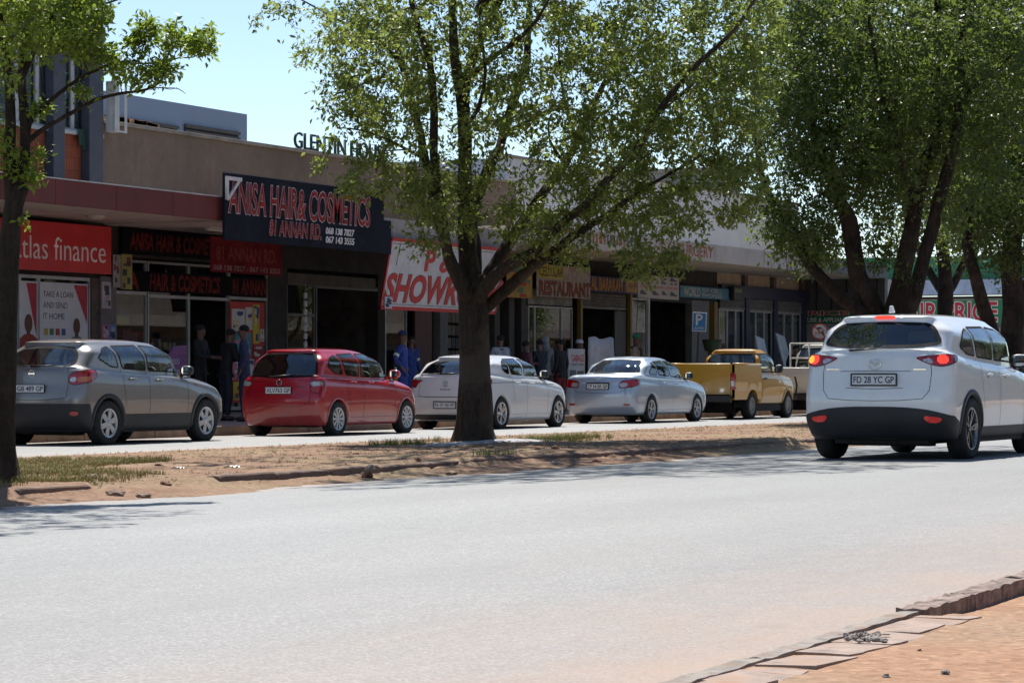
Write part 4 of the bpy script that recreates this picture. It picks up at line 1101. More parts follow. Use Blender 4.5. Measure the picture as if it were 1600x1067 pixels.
def ground_and_roads():
    D = dirt_mat('red soil')
    mb = MB(); mb.box(-3000, 3000, -3000, 3000, -.5, -.16); tag(mb.build('ground', M('far soil', (.33, .22, .14), .95, scale=.05)), kind='structure')
    R1 = asphalt('near asphalt', [(3.4, .9), (3.95, .5), (5.2, .10), (8, .0), (11.9, .0), (12.9, .5), (13.3, .9)])
    rd = sheet('road', frange(-40, 200, 1.5), [3.56] + frange(3.9, 13.6, .4), road_z, R1)
    for v in rd.data.vertices:
        if v.co.y < 3.6: v.co.y = 3.625 + (min(15, max(7, v.co.x)) - 11.7) * .042; v.co.z = road_z(0, v.co.y)
    R2 = asphalt('far asphalt', [(20.5, .6), (20.9, .10), (22, .0), (24, .0), (24.6, .5), (25, .9)], (.25, .248, .244))
    sheet('parking_road', frange(-40, 200, 2), frange(20.1, 25.0, .5), lambda x, y: .0 + .02 * (1 - ((y - 22.6) / 2.4) ** 2), R2)
    sheet('median_ground', frange(8, 75, .13), frange(12.2, 20.37, .12), median_z, D)
    sheet('median_ground', frange(75, 200, 2), frange(13.1, 20.35, .5), lambda x, y: .115 - (y - 13.1) * .012, D)
    sheet('median_ground', frange(-40, 8, 1), frange(13.1, 20.7, .5), lambda x, y: .12, D)
    # near verge: soil lies lower than the kerb, broken kerb further on
    def vz(x, y):
        n = vnoise(x, y, .8, 11) * .010 + vnoise(x, y, 4, 13) * .006
        z = -.005 + n * .6
        if x > 11.3 and y > 2.9: z -= .055 * min(1, (x - 11.3) / .5)
        if y > 3.5: z = min(z, -.010 if x < 11 else -.05)
        if x > 11.5: z += .045 * max(0, 1 - abs(y - 3.18 - .02 * vnoise(x, 0, 2, 3)) / .05)
        return z
    sheet('verge_ground', frange(3, 24, .07), frange(0.8, 3.64, .07), vz, dirt_mat('verge soil', (.27, .145, .085), (.37, .23, .15), (.31, .22, .15)))
    sheet('verge_ground', frange(-40, 60, 2), frange(-60, .84, 2), lambda x, y: -.03, D)
    sheet('verge_ground', frange(23.8, 150, 3), frange(.8, 3.6, .7), lambda x, y: -.05, D)
    PV = M('paving slab', (.35, .265, .22), .92, var=.2, scale=7, bmp=.7, bscale=55, dirt=((.31, .19, .125), 3.5, .47))
    # concrete edging strip between road and slabs
    r = random.Random(5); x = 3.0; KC = M('worn kerb concrete', (.27, .235, .205), .95, var=.2, scale=9, bmp=.9, bscale=45, dirt=((.28, .17, .11), 3, .5)); KX = M('eroded kerb', (.25, .185, .155), .95, var=.35, scale=14, bmp=1.0, bscale=35)
    e = empty('near_kerb', (0, 0, 0)); tag(e, 'worn concrete kerb along the near edge of the road, standing clear at the far end', 'kerb')
    while x < 40:
        L = .9 + r.random() * .25; exposed = x > 11.0
        mb = MB(); j = r.uniform(-.012, .012)
        n = 14; V = []
        ys = [3.60, 3.605, 3.63, 3.66, 3.69, 3.70] if not exposed else [3.58, 3.585, 3.63, 3.67, 3.71, 3.72]; 
        for i in range(n + 1):
            xx = x + L * i / n
            for k, yy in enumerate(ys):
                z = .005 + r.uniform(-.003, .003) if 0 < k < 5 else -.2
                if k in (0, 1): yy += r.uniform(-.007, .004)
                if exposed: z = (.014 if 0 < k < 5 else -.25) + r.uniform(-.007, .007)
                V.append((xx, yy + j + (xx - 11.7) * .042 - .02, z))
        F = [(i*6+k, (i+1)*6+k, (i+1)*6+k+1, i*6+k+1) for i in range(n) for k in range(5)] + [tuple(range(5, -1, -1)), tuple(n*6 + k for k in range(6))]
        mb.add(V, F); mb.build('kerb_stone', KX if exposed else KC, e); x += L + .012
    # broken slabs laid along the kerb
    x = 3.2; k = 0; g = 'broken paving slabs beside the near kerb'
    while x < 10.75:
        L = r.choice([.34, .42, .5, .75]); yo = (x + .4 - 11.7) * .040; y0, y1 = 3.30 + yo + r.uniform(-.02, .02), 3.545 + yo
        pts = [(x, y0), (x + L + r.uniform(-.05, .08), y0 + r.uniform(-.02, .02)), (x + L + r.uniform(-.06, .06), y1), (x + r.uniform(-.05, .05), y1)]
        if r.random() < .55:
            c = r.uniform(.35, .65); pieces = [[pts[0], (x + L*c, y0), (x + L*(c + .12), y1), pts[3]], [(x + L*c + .02, y0), pts[1], pts[2], (x + L*(c + .12) + .02, y1)]]
        else: pieces = [pts]
        for p in pieces:
            cx = sum(a[0] for a in p) / len(p); z = .001 + r.uniform(-.002, .003); tx, ty = r.uniform(-.02, .02), r.uniform(-.03, .03)
            q = resample(p, .09); q = [(a[0] + r.uniform(-.008, .008), a[1] + r.uniform(-.008, .008)) for a in q]
            V = [(a[0], a[1], z + (a[0] - cx) * tx + (a[1] - 3.4) * ty) for a in q]; n = len(V); V += [(v[0], v[1], v[2] - .05) for v in V]
            o = mesh_obj('paving_slab', V, [tuple(range(n)), tuple(reversed(range(n, 2*n)))] + [(i+n, (i+1) % n+n, (i+1) % n, i) for i in range(n)], PV)
            tag(o, 'dusty pink slab in the broken strip of paving beside the near kerb', 'paving slab', g); k += 1
        x += L + .025
    # rubble
    def stone(loc, sz, m, label, cat='stone', grp='loose stones on the verge and median', nm='stone'):
        bm = bmesh.new(); bmesh.ops.create_icosphere(bm, subdivisions=2, radius=1)
        sd = r.random() * 99
        for v in bm.verts:
            k_ = 1 + .75 * mnoise.noise(v.co * 1.5 + Vector((sd, 0, 0))); v.co = Vector((v.co.x * sz[0] * k_, v.co.y * sz[1] * k_, v.co.z * sz[2] * k_))
        me = bpy.data.meshes.new(nm); bm.to_mesh(me); bm.free(); me.materials.append(m)
        o = bpy.data.objects.new(nm, me); o.location = loc; o.rotation_euler = (0, 0, r.random() * 6); link(o); return tag(o, label, cat, grp)
    ST = M('grey rubble', (.27, .235, .21), .95, var=.25, scale=20, bmp=.5); SR = M('red clod', (.22, .11, .07), .95, var=.25, scale=20)
    for i in range(30):
        px, py = 1322 + r.random() * 64, 981 + r.uniform(-5, 8); d = FPX * (CAMZ - .04) / (py - HOR); p = P3(px, py, d)
        stone((p.x, p.y, .010), (.007 + r.random() * .02, .006 + r.random() * .014, .004 + r.random() * .008), ST, 'small grey rubble piece heaped on the broken slabs', grp='grey rubble heaped on the slabs')
    for i in range(46):
        x, y = r.uniform(6, 15), r.uniform(1.6, 3.2); sz = r.uniform(.006, .022)
        stone((x, y, vz(x, y) + sz * .4), (sz * 1.4, sz, sz * .8), r.choice((ST, SR, SR)), 'small clod lying on the red verge soil', grp='small clods on the verge')
    for i in range(34):
        x, y = r.uniform(15, 40), r.choice((r.uniform(12.4, 13.1), r.uniform(13.2, 17))); sz = r.uniform(.015, .05) if y > 13.1 else r.uniform(.02, .06)
        stone((x, y, median_z(x, y) + sz * .25), (sz * 1.5, sz, sz * .6), r.choice((ST, SR, M('brown stone', (.24, .16, .11), .9))), 'small stone lying on the red soil of the median', grp='stones on the median')
    p = (24.0, 13.0)
    stone((22.9, 12.88, .12), (.07, .05, .04), M('kerb lump', (.34, .25, .19), .95, bmp=.6), 'lump of broken kerb lying against the median kerb', 'rubble', None, 'kerb_lump')
    # median kerb
    KM = M('median kerb', (.17, .115, .09), .95, var=.2, scale=3, bmp=.6, bscale=40, dirt=((.24, .14, .09), 1.5, .5))
    e = empty('median_kerb', (0, 0, 0)); tag(e, 'low brown kerb along the near side of the median, buried and broken in places', 'kerb')
    x = 16.5
    while x < 150:
        L = 1.0 if x < 60 else 6
        if kerb_on(x) and kerb_on(x + L * .98):
            j = r.uniform(-.006, .006); dz = r.uniform(-.008, .008); mb = MB()
            sec = [(13.085, -.1), (13.087, .02), (13.09, .07), (13.092, .118), (13.102, .130), (13.16, .134), (13.22, .132), (13.25, .125), (13.26, .05)]; n = 22; V = []
            for i in range(n + 1):
                xx = x + (L - .012) * i / n; en = .012 if i in (0, n) else 0
                for (yy, zz) in sec:
                    q = mnoise.noise(Vector((xx * 4, yy * 9, zz * 9))) * .005 + mnoise.noise(Vector((xx * 17, yy * 30, zz * 30))) * .004
                    V.append((xx, yy + j + q, zz + dz + q - en * (zz > .11)))
            m_ = len(sec); mb.add(V, [(i*m_+k, (i+1)*m_+k, (i+1)*m_+k+1, i*m_+k+1) for i in range(n) for k in range(m_ - 1)] + [tuple(range(m_)), tuple(n*m_ + k for k in range(m_ - 1, -1, -1))])
            mb.build('kerb_stone', KM, e)
        x += L
    # far kerb and shop pavement
    e = empty('far_kerb', (0, 0, 0)); tag(e, 'brown kerb along the foot of the shop pavement behind the parked cars', 'kerb')
    x = 24
    KF = M('pavement kerb', (.30, .225, .165), .95, var=.2, scale=2, bmp=.4, dirt=((.16, .11, .085), .9, .5))
    while x < 140:
        L = 1.0 if x < 75 else 5
        mb = MB(); mb.box(x, x + L - .012, 24.9 + r.uniform(-.008, .008), 25.08, -.05, .165 + r.uniform(-.006, .006)); mb.build('kerb_stone', KF, e, .015); x += L
    def pz(x, y): return .16 + (y - 25) / 4 * .14
    PAV = M('pavement concrete', (.40, .34, .28), .92, var=.12, scale=2.2, bmp=.25, dirt=((.30, .20, .14), 1.2, .5))
    sheet('pavement', frange(-40, 200, 2), frange(25.08, 29.2, .8), pz, PAV)
    sheet('pavement', frange(-40, 200, 4), [29.2, 50, 100], lambda x, y: .30, PAV)
    # lime-washed ash ring and trash round the big tree
    W = M('white lime spill', (.40, .41, .44), .95, var=.25, scale=9, dirt=((.20, .13, .09), 6, .46))
    def spill(x, y):
        d = math.hypot((x - 35.35) / 2.1, (y - 17.75) / .5) + .35 * vnoise(x, y, 1.4, 21) + .25 * vnoise(x, y, 6, 4)
        return median_z(x, y) + (.035 * (1 - d) if d < 1 else -.03)
    sheet('lime_spill', frange(32.6, 38, .07), frange(16.9, 18.7, .05), spill, W, 'stuff')

def grass_patches():
    r = random.Random(12)
    def tufts(name, spots, cols, hmin, hmax, label=None):
        V, F, A = [], [], []
        for (x, y, z, k) in spots:
            for _ in range(k):
                a = r.random() * 6.28; rr = r.random() * .05; bx, by = x + rr * math.cos(a), y + rr * math.sin(a)
                h = r.uniform(hmin, hmax); ln = r.uniform(.2, .9) * h; w_ = r.uniform(.0018, .0035); tx, ty = math.cos(a) * ln, math.sin(a) * ln; n = Vector((-math.sin(a), math.cos(a))) * w_
                i = len(V); V += [(bx - n.x, by - n.y, z - .01), (bx + n.x, by + n.y, z - .01), (bx + tx * .4 + n.x * .7, by + ty * .4 + n.y * .7, z + h * .65), (bx + tx * .4 - n.x * .7, by + ty * .4 - n.y * .7, z + h * .65), (bx + tx, by + ty, z + h)]
                F += [(i, i+1, i+2, i+3), (i+3, i+2, i+4)]; c = r.choice((0, 0, 0, 1, 1, 2)); A += [c, c]
        o = mesh_obj(name, V, F, cols, None, fmat=A); return tag(o, kind='stuff')
    G = [M('dry grass', (.30, .225, .085), .8, scale=30), M('yellow green grass', (.27, .245, .065), .8, scale=30), M('green grass', (.12, .19, .035), .8, scale=30)]
    sp = []
    def blob(cx, cy, rx, ry, n, k=9):
        for _ in range(n):
            a = r.random() * 6.28; q = math.sqrt(r.random()); x, y = cx + rx * q * math.cos(a), cy + ry * q * math.sin(a)
            if y > MED1 - .1: continue
            sp.append((x, y, median_z(x, y), k))
    blob(22.6, 18.0, 3.6, 1.8, 2600, 11); blob(20.2, 16.2, 2.2, 1.7, 1300); blob(19.9, 14.4, 1.3, .8, 420, 7); blob(18.6, 14.0, 1.3, .6, 400)
    tufts('dry_grass', sp, G, .02, .07)
    sp.clear(); blob(37.3, 17.6, 1.1, .5, 130, 14); blob(33.7, 18.5, .5, .4, 60, 12); blob(36.6, 18.9, 1.4, .35, 60, 9); blob(26.9, 13.5, .5, .15, 26, 8); blob(36.5, 16.9, 1.2, .3, 60)
    tufts('green_grass', sp, [G[2], G[1], G[0]], .03, .12)
    sp.clear()
    for _ in range(2600):
        x = r.uniform(18, 62); y = r.uniform(13.4, 20.6)
        if vnoise(x, y, .35, 17) > .02 or y > 19.6: sp.append((x, y, median_z(x, y), 5))
    tufts('sparse_grass', sp, [G[0], G[0], G[1]], .012, .04)
    # litter and fallen leaves
    V, F, A = [], [], []
    for _ in range(2400):
        x = r.uniform(17, 50); y = r.uniform(12.9, 20.6); z = median_z(x, y) + .012; a = r.random() * 6.28; l = r.uniform(.012, .035); c, s = math.cos(a) * l, math.sin(a) * l
        i = len(V); V += [(x + c, y + s, z), (x - s*.4, y + c*.4, z + .008), (x - c, y - s, z), (x + s*.4, y - c*.4, z + .004)]; F.append((i, i+1, i+2, i+3)); A.append(r.choice((0, 0, 1)))
    tag(mesh_obj('fallen_leaves', V, F, [M('fallen leaf', (.20, .12, .05), .9), M('pale leaf', (.38, .30, .18), .9)], None, fmat=A), kind='stuff')
    for (px, py, w_, lab, col) in ((572, 741, .22, 'white scrap of plastic lying on the median near its kerb', (.7, .7, .7)), (362, 715, .17, 'white paper scrap lying on the far half of the median', (.7, .68, .66)), (162, 749, .07, 'white scrap in the dry grass by the leftmost tree', (.7, .68, .66)), (277, 715, .12, 'long pale paper scrap lying near the far edge of the median', (.66, .6, .55))):
        p = P3(px, py, FPX * (CAMZ - .2) / (py - HOR)); x, y = p.x, p.y; mb = MB()
        n = 6; V = []
        for i in range(n + 1):
            for j in range(3): V.append((x + w_ * (i / n - .5), y + .05 * (j - 1), median_z(x, y) + .02 + .012 * math.sin(i * 2.1 + j * 1.7)))
        o = mesh_obj('litter_scrap', V, [(i*3+j, (i+1)*3+j, (i+1)*3+j+1, i*3+j+1) for i in range(n) for j in range(2)], M('litter' + str(px), col, .5)); tag(o, lab, 'litter')
# =================== SHOPS ===================
FT, FA = 29.0, 26.3          # shop front plane, canopy edge plane
def bxo(name, mat, parent, x0, x1, y0, y1, z0, z1, bev=0.0):
    mb = MB(); mb.box(x0, x1, y0, y1, z0, z1); return mb.build(name, mat, parent, bev)
SG = glass_mat('shop glass', (.72, .76, .76), .06, .01)
FRM = M('brushed frame', (.34, .33, .32), .4, .6, .1)
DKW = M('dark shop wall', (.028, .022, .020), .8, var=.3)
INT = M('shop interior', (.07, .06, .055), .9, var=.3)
def room(par, s0, s1, z1, back=33.5, goods=0, seed=1, wall=None):
    r = random.Random(seed)
    w_ = wall or INT
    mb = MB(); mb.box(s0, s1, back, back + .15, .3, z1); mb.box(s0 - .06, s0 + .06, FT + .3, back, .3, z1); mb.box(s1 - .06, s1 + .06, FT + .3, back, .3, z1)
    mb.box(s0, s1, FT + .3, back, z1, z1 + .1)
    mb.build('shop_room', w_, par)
    if goods:
        cols = [M('goods %d' % i, c, .6, var=.3, scale=6) for i, c in enumerate([(.35, .05, .04), (.06, .12, .3), (.4, .32, .06), (.30, .28, .26), (.10, .25, .12), (.3, .1, .25)])]
        mb = MB()
        for q in range(4):
            z = .65 + q * .55
            x = s0 + .4
            while x < s1 - .5:
                h = r.uniform(.2, .42); w2 = r.uniform(.12, .4)
                if r.random() < goods: mb.box(x, x + w2 * .9, back - .45, back - .15, z, z + h, r.randrange(6))
                x += w2
            mb.box(s0 + .3, s1 - .3, back - .5, back, z - .03, z - .002, 3)
        mb.build('stocked_shelf', cols, par)
def glazed(par, xs, z0, z1, y=FT, door=None, trans=None, fm=None, name='shop_window', posters=None, fw=.045):
    """panes between the street positions xs; door = indexes of bays left open"""
    fm = fm or FRM
    for i in range(len(xs) - 1):
        a, b = xs[i], xs[i + 1]
        mb = MB(); mb.box(a, a + fw, y - .03, y + .03, z0, z1); mb.box(b - fw * .5, b, y - .029, y + .031, z0, z1); mb.box(a + fw, b - fw * .5, y - .028, y + .028, z1 - fw, z1)
        if not (door and i in door): mb.box(a + fw, b - fw * .5, y - .028, y + .028, z0, z0 + fw * 1.6)
        if trans: mb.box(a + fw, b - fw * .5, y - .034, y + .034, trans - .03, trans + .03)
        f = mb.build(name if not (door and i in door) else 'door_frame', fm, par)
        g = MB()
        zt = trans + .03 if (trans and door and i in door) else z0 + fw
        if zt < z1 - .1:
            g.box(a + fw, b - fw * .5, y - .004, y + .004, zt, z1 - fw); g.build('pane', SG, f)
def poster(par, x0, x1, z0, z1, y, cols, name='poster', lines=4, seed=0):
    r = random.Random(seed); mb = MB(); mb.box(x0, x1, y - .01, y, z0, z1, 0)
    for k in range(lines * 3):
        w_, h_ = (x1 - x0) * r.uniform(.15, .5), (z1 - z0) * r.uniform(.05, .2)
        a = r.uniform(x0 + .02, max(x0 + .03, x1 - w_ - .02)); b = r.uniform(z0 + .02, z1 - h_ - .02)
        mb.box(a, min(a + w_, x1), y - .012 - k * .0012, y - .0105, b, b + h_, r.randrange(1, len(cols)))
    return mb.build(name, cols, par)
def sign(name, label, x0, x1, z0, z1, y, mat, thick=.06, tilt=None, cat='sign', edge=None, group=None):
    mb = MB(); mb.box(x0, x1, y, y + thick, z0, z1)
    if tilt:
        mb.v = [(v[0], v[1] + tilt(v[2]), v[2]) for v in mb.v]
    o = mb.build(name, mat, None, .004); tag(o, label, cat, group)
    return o

def building_left():
    s1 = S(157, FT); s0 = 27.0
    B = empty('brick_building', (0, 0, 0)); tag(B, 'two storey brick building with dark blue columns above the red canopy', 'building')
    BR = new_mat('orange brick tile'); m, nt, b = BR
    tx = nt.nodes.new('ShaderNodeTexBrick'); tx.inputs['Scale'].default_value = 1; tx.inputs['Brick Width'].default_value = .075; tx.inputs['Row Height'].default_value = .23
    tx.offset = 0; tx.inputs['Mortar Size'].default_value = .006; tx.inputs[1].default_value = (.33, .085, .035, 1); tx.inputs[2].default_value = (.25, .06, .03, 1); tx.inputs[3].default_value = (.12, .05, .03, 1)
    g = nt.nodes.new('ShaderNodeNewGeometry'); mp = nt.nodes.new('ShaderNodeMapping'); mp.inputs['Rotation'].default_value = (PI/2, 0, 0)
    nt.links.new(g.outputs['Position'], mp.inputs[0]); nt.links.new(mp.outputs[0], tx.inputs['Vector']); nt.links.new(tx.outputs[0], b.inputs['Base Color']); b.inputs['Roughness'].default_value = .8
    CB = M('blue column paint', (.062, .074, .105), .6, var=.12); WP = M('window frame white', (.50, .52, .54), .5)
    zw0, zw1 = H(100, 203, FT), H(100, 60, FT)
    bxo('wall', m, B, s0, s1, FT, FT + .3, 4.1, zw0)
    bxo('wall', m, B, s0, s1, FT, FT + .3, zw1, 9.6)
    bxo('roof', M('slate roof', (.12, .12, .13)), B, s0 - .2, s1 + .2, FT - .35, 44, 9.6, 9.9)
    bxo('side_wall', M('rear plaster', (.28, .27, .26), .9, bmp=.2), B, s1 - .25, s1, FT + .3, 44, .3, 9.6)
    bxo('end_wall', M('rear plaster', (.28, .27, .26), .9, bmp=.2), B, s0, s0 + .25, FT + .3, 44, .3, 9.6)
    bxo('floor_slab', M('rear plaster', (.28, .27, .26)), B, s0, s1, FT + .3, 44, 4.0, 4.2)
    bxo('back_wall', M('dim room', (.10, .10, .11)), B, s0 + .25, s1 - .25, 34, 34.2, 4.2, 9.6)
    # windows with curtains
    xs = [S(p, FT) for p in (-120, -75, -40, -5, 28, 60, 85, 115, 140, 156)]
    CU = M('curtain', (.55, .56, .58), .9, var=.25, scale=1.2, stretch=(14, 1, .3))
    for i in range(len(xs) - 1):
        a, b_ = xs[i], xs[i+1]; mb = MB(); f = .05
        for q in ((a, a + f, zw0, zw1), (b_ - f, b_, zw0, zw1), (a + f, b_ - f, zw0, zw0 + f), (a + f, b_ - f, zw1 - f, zw1)): mb.box(q[0], q[1], FT + .02, FT + .08, q[2], q[3])
        o = mb.build('window', WP, B)
        bxo('pane', SG, o, a + f, b_ - f, FT + .045, FT + .052, zw0 + f, zw1 - f)
        mb = MB(); n = 24
        V = []
        for k in range(n + 1):
            x = a + f + (b_ - a - 2*f) * k / n; yy = FT + .12 + .03 * math.sin(k * 1.9)
            V += [(x, yy, zw0), (x, yy, zw1)]
        mb.add(V, [(2*k, 2*k+2, 2*k+3, 2*k+1) for k in range(n)], 0, True)
        mb.build('curtain', CU, o)
    bxo('sill', WP, B, s0, s1, FT - .08, FT - .003, zw0 - .07, zw0)
    for pa, pb in ((84, 98), (140, 158), (-150, -136)):
        bxo('column', CB, B, S(pa, FT - .2), S(pb, FT - .1) - .06, FT - .20, FT - .005, 4.3, 9.6, .015)
    # white framed opened sash at the corner and a green rag on the sill
    mb = MB(); x = S(158, FT) + .02; zz0, zz1 = H(160, 207, FT), H(160, 112, FT)
    for q in ((x, x + .03, zz0, zz1), (x + .37, x + .40, zz0, zz1), (x + .03, x + .37, zz0, zz0 + .03), (x + .03, x + .37, zz1 - .03, zz1)): mb.box(q[0], q[1], FT - .3, FT - .26, q[2], q[3])
    mb.box(x - .01, x + .22, FT - .25, FT - .1, zz0 + .0, zz0 + .95); mb.build('corner_window_box', WP, B)
    mb = MB(); n = 10; xa, xb = S(114, FT), S(136, FT); za, zb = H(120, 203, FT), H(120, 231, FT)
    V = []
    for k in range(n + 1):
        x = xa + (xb - xa) * k / n; V += [(x, FT - .12, za), (x + .02 * math.sin(k), FT - .14 - .03 * math.sin(k * 2), zb + .06 * math.sin(k * 1.3))]
    tag(mesh_obj('cloth', V, [(2*k, 2*k+2, 2*k+3, 2*k+1) for k in range(n)], M('dark green cloth', (.015, .05, .035), .9), None, True), 'dark green cloth hanging from the upper window sill beside the corner column', 'cloth')
    # red canopy
    RC = M('red canopy paint', (.155, .028, .024), .65, var=.12, scale=1.5, dirt=((.11, .04, .035), 1.3, .52))
    SOF = M('cream soffit', (.50, .44, .38), .85, var=.08, dirt=((.34, .28, .24), .7, .55))
    zt, zb = 4.30, 3.88; e = S(351, FA)
    can = bxo('canopy', SOF, B, s0, e, FA + .06, FT - .005, zb + .02, zt - .08)
    pxs = [-80, 0, 87, 182, 270, 351]
    for a, b_ in zip([s0] + [S(p, FA) for p in pxs[:-1]], [S(p, FA) for p in pxs]):
        bxo('fascia_panel', RC, can, a + .006, b_ - .006, FA, FA + .055, zb, zt)
    bxo('canopy_flashing', M('pale flashing', (.55, .55, .55), .5), can, s0, e, FA - .01, FA + .12, zt + .003, zt + .025)
    # soffit lamps
    for (p, yy, lab) in ((150, 27.7, 'round white lamp under the soffit behind the red canopy edge'), (-60, 27.7, 'round lamp under the soffit at the far left end')):
        if p < 0: continue
        mb = MB(); mb.lathe([(.0, -.07), (.10, -.065), (.16, -.03), (.17, .0)], (S(p, yy), yy, zb + .018), 'z', 20); tag(mb.build('soffit_lamp', M('frosted shade', (.5, .47, .43), .4)), lab, 'lamp')
    mb = MB(); x = S(322, 27.6); mb.box(x, x + .9, 27.55, 27.62, 3.80, 3.84); mb.box(x, x + .9, 27.52, 27.65, 3.845, 3.9); tag(mb.build('tube_lamp', M('tube white', (.55, .53, .5), .4)), 'unlit fluorescent tube under the soffit beside the black sign', 'lamp')
    # cash loan shop front
    x0, x1 = S(-150, FT), S(150, FT)
    zh = 2.86
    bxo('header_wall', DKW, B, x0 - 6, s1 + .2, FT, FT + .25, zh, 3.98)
    PIL = M('brown pillar tile', (.10, .065, .05), .7, var=.2, scale=6)
    bxo('pillar', PIL, B, S(139, FT), S(150, FT), FT - .06, FT + .26, .3, zh)
    bxo('pillar', PIL, B, 27, S(-150, FT), FT - .06, FT + .26, .3, zh)
    xs = [S(p, FT) for p in (-150, -70, -20, 28, 58, 139)]
    glazed(B, xs, .32, zh, fm=M('window frame white', (.50, .52, .54), .5), fw=.06)
    room(B, S(-150, FT), s1, zh, goods=.3, seed=3)
    PW = M('poster white', (.60, .60, .62), .7, var=.04); PR = M('poster red', (.42, .02, .04), .6); PG = M('poster photo grey', (.36, .36, .38), .7, var=.15, scale=4)
    SKN = M('portrait brown', (.12, .06, .04), .8); CL = M('portrait maroon', (.30, .05, .04), .8); INK = M('poster ink', (.10, .10, .11), .7)
    for (pa, pb, red) in ((29, 57, 0), (61, 136, 1), (-68, -24, 1)):
        a, b_ = S(pa, FT - .04), S(pb, FT - .04); z0, z1 = .75, 2.74; yy = FT - .045
        mb = MB(); mb.box(a, b_, yy - .012, yy, z0, z1); o = mb.build('window_poster', PW, B)
        w_ = b_ - a
        m2 = MB(); m2.add([(b_ - w_ * (.30 if red else .62), yy - .014, z1 - .03), (b_ - .02, yy - .014, z1 - .03), (b_ - .02, yy - .014, z1 - (.75 if red else 1.0))], [(0, 2, 1)]); m2.build('red_corner', PR, o)
        # portrait of a person, cut by the poster edge
        cx = b_ - w_ * (.24 if red else .5); zc = 1.95 if red else 1.98; k = .9 if red else 1.0
        mp_ = MB(); mp_.add([(cx + .12 * k * math.cos(a_), yy - .016, zc + .17 * k * math.sin(a_)) for a_ in [2*PI*i/20 for i in range(20)]], [tuple(range(20))], 0)
        mp_.add([(cx - .05, yy - .0155, zc - .1), (cx + .05, yy - .0155, zc - .1), (cx + .06, yy - .0155, zc - .25), (cx - .06, yy - .0155, zc - .25)], [(0, 1, 2, 3)], 0)
        mp_.add([(max(a, min(b_ - .01, cx + u)), yy - .018, zc + v) for u, v in ((-.10, -.19), (.10, -.19), (.26, -.27), (.31, -.5), (.31, -1.1), (-.33, -1.1), (-.32, -.5), (-.26, -.27))], [tuple(range(8))], 1)
        mp_.build('portrait', [SKN, CL if not red else M('portrait grey', (.20, .17, .16), .8)], o)
        if pa == 61:
            for i, t in enumerate(('TAKE A LOAN', 'AND SEND', 'IT HOME')):
                wd = (.62, .50, .44)[i] * w_; z = 2.58 - i * .20
                text_obj('poster_lettering', t, a + .10, a + .10 + wd, z - .11, z, yy - .014, INK, o, ext=.001)
            mq = MB(); cq = [M('flag yellow', (.40, .33, .05)), M('flag green', (.08, .2, .08)), M('flag red', (.35, .04, .03)), M('flag blue', (.05, .08, .25))]
            for i in range(4): mq.box(a + .12 + i * .18, a + .24 + i * .18, yy - .016, yy - .013, 1.78, 1.90, i)
            mq.build('poster_flag', cq, o)
    # red shop sign
    a, b_ = S(-14, 28.55), S(174, 28.55)
    sg = sign('shop_sign', 'bright red illuminated style sign reading atlas finance over the cash loan windows', a, b_, 2.92, 3.80, 28.55, M('sign red', (.55, .010, .014), .4, var=.08, coat=.3, dirt=((.42, .03, .03), 1.8, .58)), .12)
    text_obj('sign_lettering', 'atlas finance', S(22, 28.54), S(166, 28.54), 3.12, 3.54, 28.548, M('sign white', (.75, .72, .70), .5), sg, bold=-.006, ext=.002)
    # pinboard with leaflets beside the door
    a, b_ = S(151, FT), S(176, FT); nb = bxo('notice_board', M('board cork', (.13, .11, .11)), None, a, b_, FT - .09, FT - .05, .9, 2.9)
    tag(nb, 'tall notice board of pink and blue leaflets beside the cash loan shop', 'notice board')
    cols = [M('leaflet pale', (.42, .38, .42), .8), M('leaflet pink', (.45, .12, .18), .8), M('leaflet blue', (.10, .22, .5), .8), M('leaflet dark', (.06, .05, .06), .8)]
    for i, (z0, z1, u, v, k) in enumerate(((2.3, 2.8, .05, .62, 0), (1.55, 2.0, .5, .95, 2), (1.5, 2.0, .05, .48, 1), (1.05, 1.48, .08, .5, 2), (1.0, 1.5, .52, .9, 0))):
        poster(nb, a + (b_ - a) * u, a + (b_ - a) * v, z0, z1, FT - .093, [cols[k], cols[(k + 1) % 3], cols[3], cols[0]], 'leaflet', 3, i)

